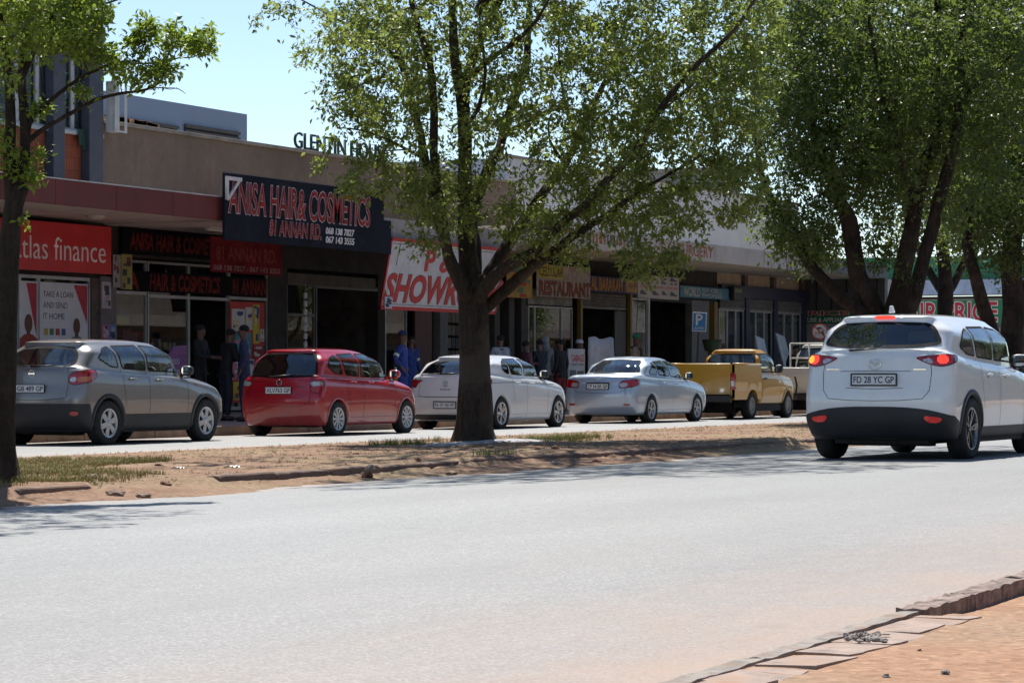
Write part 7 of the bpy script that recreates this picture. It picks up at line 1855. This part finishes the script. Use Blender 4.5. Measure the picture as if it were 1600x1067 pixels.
class Tree:
    def __init__(s, name, label, base, mbark, mleaf, seed, group=None):
        s.root = empty(name, base); tag(s.root, label, 'tree', group); s.base = Vector(base)
        s.mb = MB(); s.tw = MB(); s.nodes = []; s.r = random.Random(seed); s.bark, s.leaf = mbark, mleaf; s.LV = []; s.seed = seed
    k = .76
    def limb(s, pts, rad, n=12, wob=.03):
        if n < 16: rad = [r * s.k for r in rad]
        P, R = smooth_path([Vector(p) for p in pts], rad, seed=s.seed, wob=wob)
        nn = n
        # lumpy trunk
        s.mb.tube([p - s.base for p in P], [r * (1 + .10 * mnoise.noise(p * 2.3)) for p, r in zip(P, R)], nn)
        for p, r in zip(P, R): s.nodes.append((p, r))
    def flare(s, c, r0, r1, h):
        n = 28; V = []; rows_ = 9
        for j in range(rows_):
            t = j / (rows_ - 1); r = r1 + (r0 - r1) * (1 - t) ** 2.2
            for k in range(n):
                a = 2*PI*k/n; q = r * (1 + .10 * (1 - t) * math.sin(a * 5 + s.seed) + .06 * (1 - t) * math.sin(a * 9))
                V.append((c[0] - s.base.x + q * math.cos(a), c[1] - s.base.y + q * math.sin(a), c[2] - s.base.z + h * t - .06))
        s.mb.add(V, [(j*n+k, j*n+(k+1) % n, (j+1)*n+(k+1) % n, (j+1)*n+k) for j in range(rows_-1) for k in range(n)], 0, True)
    def grow(s, tips, rmax=.03, maxlen=3.0, keep=True, up=.15):
        """connect every tip to the nearest existing wood, nearest tips first"""
        r = s.r
        kd = KDTree(len(s.nodes)); [kd.insert(p, i) for i, (p, _) in enumerate(s.nodes)]; kd.balance()
        tips = sorted(tips, key=lambda t: kd.find(t)[2])
        B = 40; ends = []
        for b0 in range(0, len(tips), B):
            kd = KDTree(len(s.nodes)); [kd.insert(p, i) for i, (p, _) in enumerate(s.nodes)]; kd.balance()
            for t in tips[b0:b0 + B]:
                _, i, d = kd.find(t)
                if d < .05 or d > maxlen: 
                    if d > maxlen: continue
                p, pr = s.nodes[i]; ra = min(rmax, pr * .75, .006 + d * .014)
                k = max(2, int(d / .22)); path, rad = [], []
                off = Vector((r.uniform(-1, 1), r.uniform(-1, 1), r.uniform(-.6, 1))) * d * .16
                for j in range(k + 1):
                    q = j / k; w_ = math.sin(PI * q); pt = p.lerp(t, q) + off * w_ - Vector((0, 0, 1)) * up * d * w_ * .5
                    path.append(pt); rad.append(ra * (1 - q) + .0035 * q)
                s.tw.tube([a - s.base for a in path], rad, 5 if ra > .012 else 3, cap=False)
                for pt, rd in zip(path[1:], rad[1:]): s.nodes.append((pt, rd))
                ends.append((path, rad))
        return ends
    def leaves(s, ends, per, size, spread=.10, last=.6, droop=.3):
        r = s.r
        for path, rad in ends:
            L = len(path)
            for _ in range(per if not isinstance(per, tuple) else r.randint(*per)):
                q = 1 - r.random() ** 1.3 * last; f = q * (L - 1); i = min(L - 2, int(f)); p = path[i].lerp(path[i+1], f - i)
                d = (path[i+1] - path[i]).normalized()
                s.LV.append((p.x + r.gauss(0, spread), p.y + r.gauss(0, spread), p.z + r.gauss(0, spread * .8), d.x, d.y, d.z - droop, r.uniform(*size)))
    def build(s):
        s.mb.build('trunk', s.bark, s.root)
        s.tw.build('branches', TWIG, s.root)
        A = np.array(s.LV); n = len(A); print('leaves', n, 'high near side', int(((A[:, 1] < 15.5) & (A[:, 2] > 6.5)).sum())); rng = np.random.default_rng(s.seed)
        P = A[:, :3] - np.array(s.base); D = A[:, 3:6] * .6 + rng.normal(0, .75, (n, 3)); D /= np.linalg.norm(D, axis=1, keepdims=True)
        U = rng.normal(0, .55, (n, 3)) + np.array([0, 0, 1.0]); W_ = np.cross(D, U); W_ /= np.maximum(1e-6, np.linalg.norm(W_, axis=1, keepdims=True)); N = np.cross(W_, D)
        L = A[:, 6:7]; w_ = L * .24
        V = np.stack([P, P + D * L * .45 + W_ * w_ + N * L * .06, P + D * L - N * L * .10, P + D * L * .45 - W_ * w_ + N * L * .06], 1).reshape(-1, 3)
        me = bpy.data.meshes.new('crown'); me.vertices.add(4 * n); me.vertices.foreach_set('co', V.astype(np.float32).ravel())
        me.loops.add(4 * n); me.loops.foreach_set('vertex_index', np.arange(4 * n, dtype=np.int32)); me.polygons.add(n); me.polygons.foreach_set('loop_start', np.arange(0, 4 * n, 4, dtype=np.int32))
        try: me.polygons.foreach_set('loop_total', np.full(n, 4, dtype=np.int32))
        except Exception: pass
        me.update(calc_edges=True); me.validate()
        at = me.attributes.new('shade', 'FLOAT', 'FACE'); at.data.foreach_set('value', rng.random(n).astype(np.float32))
        me.materials.append(s.leaf); o = bpy.data.objects.new('crown', me); link(o, s.root); return o

def blobs(r, L):
    """L: (px, py, rx, ry, depth, half depth, count) -> points in space"""
    out = []
    for (cx, cy, rx, ry, d, hd, n) in L:
        for _ in range(n):
            while True:
                a, b, c = r.uniform(-1, 1), r.uniform(-1, 1), r.uniform(-1, 1)
                if a*a + b*b + c*c < 1: break
            out.append(P3(cx + a * rx, cy + b * ry, d + c * hd))
    return out
def clumps(r, pts, k, spread):
    """draw the points together into sprays of foliage with gaps between them"""
    if not pts: return pts
    c = [pts[r.randrange(len(pts))] for _ in range(max(1, len(pts) // k))]
    kd = KDTree(len(c)); [kd.insert(p, i) for i, p in enumerate(c)]; kd.balance(); out = []
    for p in pts:
        q, i, d = kd.find(p); f = .5 + .3 * r.random()
        out.append(p.lerp(q, f if d > spread else 0) + Vector((r.gauss(0, 1), r.gauss(0, 1), r.gauss(0, .8))) * spread * .35)
    return out
def wblobs(r, L):
    """(x, y, z, rx, ry, rz, count) in street coordinates"""
    out = []
    for (x, y, z, rx, ry, rz, n) in L:
        for _ in range(n):
            while True:
                a, b, c = r.uniform(-1, 1), r.uniform(-1, 1), r.uniform(-1, 1)
                if a*a + b*b + c*c < 1: break
            out.append(Vector((x + a * rx, y + b * ry, z + c * rz)))
    return out
def PL(lst, d0): return [P3(a, b, d0 + (c[0] if c else 0)) for a, b, *c in lst]

def big_tree():
    d = 40.2; base = P3(741, 686, d)
    T = Tree('tree', 'big tree standing on the median with a thick trunk and loose pale green crown', base, bark('grey bark', (.042, .032, .025), (.10, .078, .060)), leaf_mat('leaf mid green', (.056, .084, .018), (.160, .205, .050), (.36, .44, .085), .50), 11)
    g = lambda *l: PL(l, d)
    T.flare(base, .37, .262, .55)
    T.limb(g((741, 690), (742, 640), (741, 560), (740, 480), (738, 430)), [.268, .262, .238, .222, .21], 22, .01)
    T.limb(g((738, 450), (733, 410), (727, 360), (726, 262), (724, 210), (722, 150), (711, 94), (707, 0), (704, -120, 1), (700, -230, 1)), [.235, .20, .16, .145, .135, .12, .095, .08, .06, .03], 14)
    T.limb(g((736, 470, -.1), (716, 430, -.3), (700, 395, -.4), (690, 340, -.5), (679, 240, -.6), (681, 180, -.7), (672, 100, -.9), (643, 11, -1.1), (630, -90, -1.5), (615, -190, -1.8)), [.18, .15, .12, .10, .085, .08, .07, .055, .04, .02], 12)
    T.limb(g((692, 345, -.5), (662, 247, .4), (658, 210, .6), (640, 150, .9), (625, 94, 1.1), (610, 22, 1.4), (598, -70, 1.7)), [.10, .085, .08, .07, .06, .05, .02], 10)
    T.limb(g((724, 215), (726, 139, .4), (737, 97, .6), (760, 37, .9), (782, 0, 1.2), (812, -90, 1.8), (830, -180, 2.2)), [.12, .11, .10, .085, .07, .05, .02], 10)
    T.limb(g((740, 440, .1), (742, 380, .5), (737, 337, .8), (765, 260, 1.2), (782, 232, 1.4), (790, 195, 1.6), (805, 150, 1.7), (823, 90, 2.0), (827, 8, 2.3), (835, -100, 2.6)), [.17, .14, .12, .11, .10, .09, .095, .08, .06, .03], 12)
    T.limb(g((745, 475, -.1), (775, 430, -.5), (829, 397, -1.0), (870, 360, -1.4), (930, 303, -1.9), (985, 240, -2.5), (1027, 169, -2.8), (1091, 97, -3.1), (1140, 49, -3.3), (1173, 11, -3.5), (1215, -40, -3.7)), [.16, .13, .10, .085, .075, .062, .055, .045, .035, .028, .015], 12, .10)
    T.limb(g((742, 470), (780, 400, .2), (836, 318, .8), (885, 255, 1.2), (907, 202, 1.5), (930, 157, 1.8), (965, 80, 2.3), (990, -20, 2.8)), [.15, .125, .10, .095, .08, .06, .045, .02], 12)
    T.limb(g((750, 490, .1), (800, 445, -.2), (850, 405, -.7), (895, 370, -1.2), (950, 335, -1.6), (1000, 300, -1.9), (1050, 270, -2.1), (1095, 245, -2.3)), [.13, .12, .10, .08, .055, .04, .03, .018], 10)
    T.limb(g((700, 400, -.4), (676, 330, .2), (668, 262, .5), (655, 180, .8), (648, 80, 1), (640, -40, 1.2)), [.06, .05, .042, .035, .026, .012], 8)
    T.limb(g((722, 200), (748, 170, -.5), (756, 110, -.9), (750, 40, -1.2), (748, -60, -1.5)), [.05, .042, .035, .026, .012], 8)
    T.limb(g((900, 215, 1.4), (880, 150, 1.0), (872, 90, .7), (880, 10, .5)), [.045, .035, .026, .012], 8)
    T.limb(g((787, 210, 1.4), (836, 184, 1.6), (862, 172, 1.8), (905, 172, 2.1), (940, 190, 2.4)), [.05, .045, .035, .025, .015], 8)
    T.limb(g((885, 258, 1.2), (860, 222, 1.3), (858, 190, 1.3)), [.04, .03, .015], 8)
    T.limb(g((737, 120, .4), (770, 90, -.3), (805, 65, -1.0), (840, 30, -1.6), (870, -30, -2)), [.06, .05, .045, .03, .02], 8)
    T.limb(g((1027, 175, -2.8), (1060, 150, -1.9), (1100, 120, -1), (1160, 110, .2)), [.05, .04, .03, .015], 8)
    T.limb(g((625, 100, 1.1), (590, 60, 1.4), (545, 40, 1.6), (490, 10, 1.6), (450, -10, 1.5)), [.045, .035, .025, .018, .01], 8)
    T.limb(g((640, 152, .9), (600, 120, .2), (560, 135, -.3), (520, 150, -.6)), [.04, .03, .02, .01], 8)
    T.limb(g((662, 250, .4), (620, 225, -.5), (570, 205, -1.2), (530, 200, -1.4)), [.035, .028, .018, .01], 8)
    for p in ([(35.3, 18.0, 6.5), (34.0, 16.0, 7.7), (32.4, 14.2, 8.5), (30.6, 12.8, 9.0)], [(35.4, 17.8, 6.6), (36.2, 16.0, 7.9), (36.8, 14.2, 8.7), (37.2, 12.8, 9.1)], [(35.0, 18.2, 6.8), (32.6, 17.6, 7.8), (30.4, 17.0, 8.4), (28.6, 16.6, 8.8)]):
        T.limb(p, [.09, .07, .05, .02], 8)
    T.limb([(33.4, 16.2, 7.9), (31.2, 15.2, 8.5), (28.6, 14.5, 8.9), (25.6, 14.2, 9.1)], [.08, .06, .045, .015], 8)
    r = T.r
    # (px, py, rx, ry, depth, half-depth, count): main boughs first
    L1 = [(620, 80, 130, 110, d, 3, 46), (700, -40, 230, 150, d, 4, 60), (560, 60, 110, 70, d, 2, 24), (700, 280, 90, 120, d - .5, 2, 34), (880, 130, 180, 160, d, 3.4, 76), (1010, 190, 170, 150, d - 1.5, 3, 60), (1120, 90, 120, 150, d - 1.5, 3, 46), (950, -100, 260, 120, d, 4, 60), (900, 330, 130, 70, d - .8, 2, 26), (1060, 330, 100, 70, d - 2, 1.6, 18), (560, 210, 70, 60, d, 1.5, 6)]
    e1 = T.grow(blobs(r, L1) + wblobs(r, [(33.5, 15.2, 8.2, 3.6, 2.6, 1.3, 34), (37, 17, 8.6, 4, 3.2, 1.4, 30), (30.5, 17.5, 8.2, 2.4, 2.4, 1.2, 16), (31.5, 13.4, 8.8, 3.4, 2.0, .9, 34), (36.5, 13.6, 9.0, 3.4, 2.0, .9, 30), (28.0, 14.4, 8.8, 3.6, 1.5, .7, 40)]), .045, 4.5)
    L2 = [(470, 30, 60, 55, d + 1, 1.4, 30), (540, 75, 75, 60, d + .6, 2, 60), (610, 60, 100, 95, d, 3, 150), (600, 170, 95, 70, d, 2.3, 110), (540, 155, 60, 46, d, 1.6, 36), (530, 240, 52, 40, d - .3, 1.2, 13), (600, 290, 70, 50, d - .6, 1.4, 60), (690, 310, 60, 62, d - .8, 1.6, 90), (668, 388, 34, 16, d - 1, .6, 9), (705, 200, 100, 130, d, 2.6, 140), (720, 40, 120, 110, d, 3.2, 135),
          (700, -110, 240, 120, d, 4, 300), (830, 60, 120, 110, d, 3.2, 150), (830, 220, 100, 110, d, 2.8, 125), (940, 100, 130, 120, d - .5, 3.2, 215), (1040, 60, 140, 110, d - 1, 3.2, 240), (1150, 40, 95, 110, d - 1.2, 2.8, 190), (1150, 170, 60, 90, d - 1.4, 2.0, 100), (1060, 190, 110, 90, d - 1.6, 2.4, 190), (960, 240, 110, 80, d - 1, 2.2, 160), (880, 320, 110, 56, d - 1, 1.6, 110), (1000, 330, 90, 60, d - 2, 1.3, 90), (1110, 300, 90, 62, d - 2.2, 1.4, 100), (1160, 270, 50, 50, d - 2, 1.1, 44),
          (870, 385, 70, 28, d - 1, 1, 40), (1010, 405, 50, 32, d - 2.2, .8, 34), (1060, 395, 36, 26, d - 2.3, .6, 18), (800, 350, 60, 40, d + .3, 1, 30), (1000, -120, 260, 110, d - .5, 4, 260), (780, -230, 300, 60, d, 4, 120)]
    e2 = T.grow(clumps(r, blobs(r, L2), 5, .35) + wblobs(r, [(33.5, 15.2, 8.2, 4, 3.0, 1.2, 300), (38, 16.5, 8.8, 4.4, 3.6, 1.3, 260), (30.3, 17.5, 8.2, 3, 3, 1.2, 150), (30.8, 13.0, 8.8, 3.8, 2.0, .9, 420), (36.5, 13.2, 9.0, 3.8, 2.0, .9, 380), (28.6, 16.8, 8.6, 2.6, 2.4, 1.0, 100), (28.2, 14.3, 8.9, 4.0, 1.4, .7, 420), (33, 17, 8.4, 4, 2, 1, 200), (31, 15.6, 8.3, 3.6, 1.5, .8, 260)]), .016, 2.6)
    T.leaves(e1, (14, 24), (.05, .115), .13, .7); T.leaves(e2, (13, 22), (.055, .13), .066, .65)
    T.build()

def left_tree():
    d = 22.5; base = P3(2, 757, d)
    T = Tree('tree', 'slim tree at the left edge of the view with a long bare branch reaching right', base, bark('dark bark', (.034, .026, .021), (.075, .058, .045)), leaf_mat('leaf bright', (.055, .095, .013), (.150, .215, .032), (.36, .48, .055), .5), 23)
    g = lambda *l: PL(l, d)
    T.flare(base, .20, .115, .55)
    T.limb(g((4, 760), (4, 660), (7, 560), (10, 480), (15, 390), (22, 320), (34, 290)), [.125, .112, .105, .10, .09, .085, .07], 16, .01)
    T.limb(g((20, 335), (15, 270), (15, 231), (17, 195), (15, 136), (5, 60), (-10, -40), (-20, -160, .3)), [.08, .075, .065, .06, .05, .045, .03, .015], 12)
    T.limb(g((30, 300), (36, 260), (39, 244), (39, 170), (34, 122), (40, 60), (45, 0), (60, -100, -.3), (70, -200, -.4)), [.07, .06, .055, .05, .045, .04, .03, .02, .01], 12)
    T.limb(g((34, 292), (42, 235), (46, 219), (80, 195), (117, 175), (151, 156), (190, 146), (215, 143), (239, 136), (253, 122), (261, 93), (264, 70)), [.045, .036, .032, .027, .024, .021, .018, .016, .014, .011, .008, .005], 8, .015)
    T.limb(g((239, 137), (262, 138), (278, 139), (290, 147)), [.008, .006, .005, .003], 5, .01); T.limb(g((258, 139), (268, 140), (277, 137)), [.004, .003, .002], 5, .01)
    T.limb(g((40, 240), (44, 207), (51, 185), (80, 158), (97, 144), (127, 122), (151, 110), (183, 97), (214, 95), (222, 75), (230, 50)), [.035, .03, .028, .025, .022, .019, .016, .013, .010, .007, .004], 8, .015)
    T.limb(g((185, 98), (240, 100, .2), (280, 91, .3), (302, 90, .3), (325, 78, .3)), [.01, .009, .008, .007, .004], 6, .01)
    T.limb(g((34, 125), (50, 90), (62, 60), (80, 30), (100, -10), (120, -50)), [.03, .026, .022, .018, .014, .008], 8, .015)
    T.limb(g((120, -10, .2), (150, 8, .2), (165, 6, .1), (192, -3, .1)), [.02, .015, .012, .01], 6, .01)
    r = T.r
    L1 = [(60, 20, 110, 60, d, 1.4, 32), (10, 80, 50, 50, d, 1.2, 10), (130, 50, 50, 34, d, .8, 10), (20, -80, 160, 70, d, 1.8, 40), (120, -60, 80, 60, d, 1, 14)]
    e1 = T.grow(blobs(r, L1) + wblobs(r, [(17.6, 12.8, 5.2, 1.4, 1.1, .7, 26), (18.8, 14.6, 5.6, 1.6, 1.6, .8, 20), (16.0, 12.2, 5.6, 1.8, .8, .5, 24)]), .016, 2.2)
    L2 = [(20, 20, 60, 52, d, 1.1, 70), (80, 30, 60, 45, d, 1.0, 66), (130, 35, 45, 38, d, .8, 42), (125, 72, 42, 24, d, .5, 22), (40, 78, 60, 28, d, .9, 30), (5, 115, 30, 36, d, .8, 16), (145, 15, 30, 40, d, .6, 34), (20, -70, 140, 60, d, 1.5, 170), (130, -60, 50, 50, d, .8, 40), (165, 92, 34, 16, d, .3, 18), (190, 105, 26, 16, d, .3, 10),
          (225, 50, 24, 24, d, .25, 24), (215, 68, 20, 14, d, .2, 9), (240, 108, 28, 20, d, .25, 20), (200, 128, 20, 12, d, .2, 7), (275, 58, 26, 26, d + .3, .3, 24), (312, 62, 22, 24, d + .3, .3, 24), (268, 112, 18, 18, d, .2, 9), (325, 74, 10, 12, d + .3, .2, 5), (124, 146, 10, 17, d, .1, 6), (62, 172, 18, 10, d, .15, 7), (12, 225, 16, 34, d, .3, 14), (20, 265, 14, 12, d, .2, 5), (55, 238, 16, 9, d, .15, 5), (50, 280, 20, 10, d, .2, 8), (45, 268, 20, 14, d, .2, 4), (-30, 200, 30, 60, d, .5, 20), (35, 345, 6, 5, d, .05, 2)]
    e2 = T.grow(blobs(r, L2) + wblobs(r, [(17.6, 12.8, 5.2, 1.5, 1.2, .7, 100), (18.8, 14.4, 5.6, 1.8, 1.6, .8, 90), (16.6, 12.3, 5.6, 1.7, .9, .5, 110), (15.2, 12.0, 5.8, 1.2, .7, .4, 60)]), .007, 1.6)
    T.leaves(e1, (8, 13), (.045, .075), .06, .6); T.leaves(e2, (12, 19), (.045, .082), .045, .45)
    T.build()

def right_trees():
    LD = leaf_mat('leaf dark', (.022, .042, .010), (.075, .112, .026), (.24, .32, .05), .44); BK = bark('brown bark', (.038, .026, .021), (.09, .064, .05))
    d = 57.0; base = P3(1378, 653, d)
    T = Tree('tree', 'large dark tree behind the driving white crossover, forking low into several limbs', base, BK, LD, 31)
    g = lambda *l: PL(l, d)
    T.flare(base, .60, .42, .7)
    T.limb(g((1378, 660), (1376, 600), (1378, 540), (1384, 495)), [.52, .50, .50, .46], 20, .01)
    T.limb(g((1380, 525), (1350, 488), (1322, 470), (1290, 440), (1262, 410), (1235, 358), (1207, 318), (1190, 270, -.5), (1180, 200, -1)), [.26, .22, .20, .18, .16, .15, .13, .09, .04], 12)
    T.limb(g((1378, 515), (1360, 465), (1340, 430), (1328, 345, .2), (1312, 315), (1292, 262), (1280, 235), (1262, 150), (1250, 40), (1240, -80)), [.28, .26, .26, .25, .20, .17, .13, .09, .06, .03], 14)
    T.limb(g((1384, 520), (1402, 465, -.2), (1416, 400, -.2), (1430, 320, -.3), (1445, 255, -.3), (1462, 225, -.3), (1461, 150, -.3), (1463, 60, -.3), (1466, -60, -.3)), [.30, .28, .26, .24, .22, .18, .15, .12, .06], 14)
    T.limb(g((1390, 525), (1422, 480, -.8), (1440, 420, -.9), (1455, 360, -1), (1470, 300, -1.1), (1490, 228, -1.2), (1500, 150, -1.2), (1504, 60, -1.2), (1503, -60, -1.2), (1500, -170, -1.2)), [.24, .22, .20, .18, .17, .15, .13, .11, .08, .03], 12)
    T.limb(g((1499, 165, -1.2), (1515, 145, -1.3), (1530, 130, -1.4), (1550, 112, -1.5), (1572, 95, -1.6), (1600, 60, -1.8)), [.08, .07, .065, .05, .04, .02], 8)
    T.limb(g((1328, 345, .2), (1300, 250, 1.5), (1340, 120, 2.5), (1370, -20, 3)), [.14, .10, .07, .03], 10); T.limb(g((1430, 320, -.3), (1400, 220, -1.5), (1370, 100, -2.2), (1350, -40, -3)), [.12, .09, .06, .03], 10)
    r = T.r
    e1 = T.grow(blobs(r, [(1380, 60, 230, 180, d, 5, 150), (1300, 230, 130, 110, d, 3.5, 60), (1430, 230, 140, 120, d, 3.5, 50), (1370, -120, 260, 100, d, 5, 70), (1240, 340, 50, 50, d - .5, 1.5, 10), (1560, 120, 110, 150, d, 3, 40)]), .06, 4.5)
    L2 = [(1230, 60, 80, 140, d, 4, 200), (1230, 190, 70, 90, d, 3, 160), (1300, 30, 110, 130, d, 5, 320), (1330, 160, 110, 110, d, 4.5, 330), (1420, 80, 120, 140, d, 5, 380), (1290, 270, 90, 70, d, 3, 170), (1390, 270, 80, 70, d, 3.2, 130), (1440, 180, 80, 90, d, 4, 160), (1530, 60, 90, 130, d, 4, 260), (1600, 100, 70, 150, d, 3.5, 190),
          (1370, -130, 290, 90, d, 5, 330), (1215, 330, 42, 40, d - .5, 1.6, 40), (1245, 375, 46, 36, d - .3, 1.6, 52), (1290, 350, 50, 46, d + 1, 1.6, 56), (1280, 395, 40, 22, d + 1, 1.2, 30), (1380, 360, 44, 44, d + 1.5, 1.5, 36), (1365, 400, 26, 22, d - .8, .8, 16), (1475, 310, 40, 60, d + 1, 2, 34), (1530, 310, 44, 34, d - 2, 1.2, 30), (1540, 200, 60, 60, d - 1, 2.4, 70)]
    e2 = T.grow(clumps(r, blobs(r, L2), 7, .7), .02, 3.0)
    T.leaves(e1, (16, 26), (.08, .16), .24, .75); T.leaves(e2, (16, 26), (.08, .17), .125, .7); T.build()
    # further trees along the median
    d = 66; base = P3(1580, 640, d)
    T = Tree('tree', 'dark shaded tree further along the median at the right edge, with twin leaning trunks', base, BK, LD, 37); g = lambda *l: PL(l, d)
    T.flare(base, .6, .42, .8)
    T.limb(g((1580, 645), (1578, 560), (1584, 480), (1580, 400), (1588, 330), (1592, 230), (1600, 100), (1610, -60)), [.42, .40, .38, .32, .28, .22, .14, .05], 14)
    T.limb(g((1576, 600, -.4), (1556, 540, -.8), (1538, 480, -1), (1520, 420, -1.2), (1510, 350, -1), (1530, 240, 0), (1520, 100, .5)), [.25, .24, .22, .20, .16, .10, .04], 12)
    T.limb(g((1584, 500), (1610, 430), (1650, 360), (1700, 260)), [.2, .15, .1, .04], 10)
    r = T.r; e1 = T.grow(blobs(r, [(1560, 280, 120, 160, d, 5, 90), (1640, 200, 140, 200, d, 5, 90), (1590, 0, 200, 120, d, 6, 60)]), .06, 5)
    e2 = T.grow(clumps(r, blobs(r, [(1500, 350, 60, 50, d + 1, 3, 80), (1560, 330, 70, 80, d, 3.5, 140), (1600, 250, 90, 120, d, 4, 260), (1540, 200, 90, 120, d + 2, 4, 240), (1680, 200, 100, 190, d, 4, 220), (1600, 20, 160, 130, d, 6, 260), (1500, 40, 100, 130, d + 3, 4, 160), (1590, 410, 50, 24, d, 2, 24)]), 7, .8), .02, 3.2)
    T.leaves(e1, (20, 30), (.09, .18), .28, .8); T.leaves(e2, (20, 30), (.09, .18), .22, .95); T.build()
    d = 82; base = P3(1470, 628, d)
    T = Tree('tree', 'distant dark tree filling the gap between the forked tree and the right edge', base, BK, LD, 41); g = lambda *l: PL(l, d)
    T.flare(base, .55, .38, .8)
    T.limb(g((1470, 632), (1472, 540), (1478, 450), (1470, 340), (1480, 200), (1470, 60)), [.38, .34, .3, .24, .16, .06], 12); T.limb(g((1476, 470), (1510, 400, 1), (1540, 300, 1), (1560, 180, 1)), [.2, .15, .1, .04], 10); T.limb(g((1476, 460), (1440, 400, 1), (1410, 300, 1), (1390, 180, 1)), [.2, .15, .1, .04], 10)
    r = T.r; e1 = T.grow(blobs(r, [(1470, 260, 150, 190, d, 6, 130)]), .06, 6)
    e2 = T.grow(clumps(r, blobs(r, [(1470, 290, 110, 100, d, 5, 220), (1440, 180, 120, 130, d, 5, 260), (1530, 220, 110, 160, d, 5, 300), (1400, 80, 110, 110, d, 5, 180), (1540, 60, 120, 110, d, 5, 180)]), 7, .9), .02, 4)
    T.leaves(e1, (26, 40), (.13, .2), .32, .8); T.leaves(e2, (26, 38), (.13, .2), .28, .95); T.build()
    # the same kind of tree across the street, seen in windows and bodywork
    for i, (x, y, a) in enumerate(((38, -7, .4), (62, -8, 2.1), (84, -7, 4.0), (108, -8, 1.2), (132, -7, 5.1), (158, -8, 3.0))):
        q = T.root.copy(); COL.objects.link(q); q.location = (x, y, -.1); q.rotation_euler = (0, 0, a); q.scale = (.8, .8, .72)
        q['label'] = 'street tree across the road behind the viewpoint, %s from the camera' % ('first', 'second', 'third', 'fourth', 'fifth', 'sixth')[i]; q['group'] = 'trees across the street'
        for ch in T.root.children:
            if ch.type == 'MESH': c = ch.copy(); COL.objects.link(c); c.parent = q

def all_trees():
    big_tree(); left_tree(); right_trees()
ground_and_roads()
grass_patches()
all_shops()
all_cars()
all_people()
all_trees()
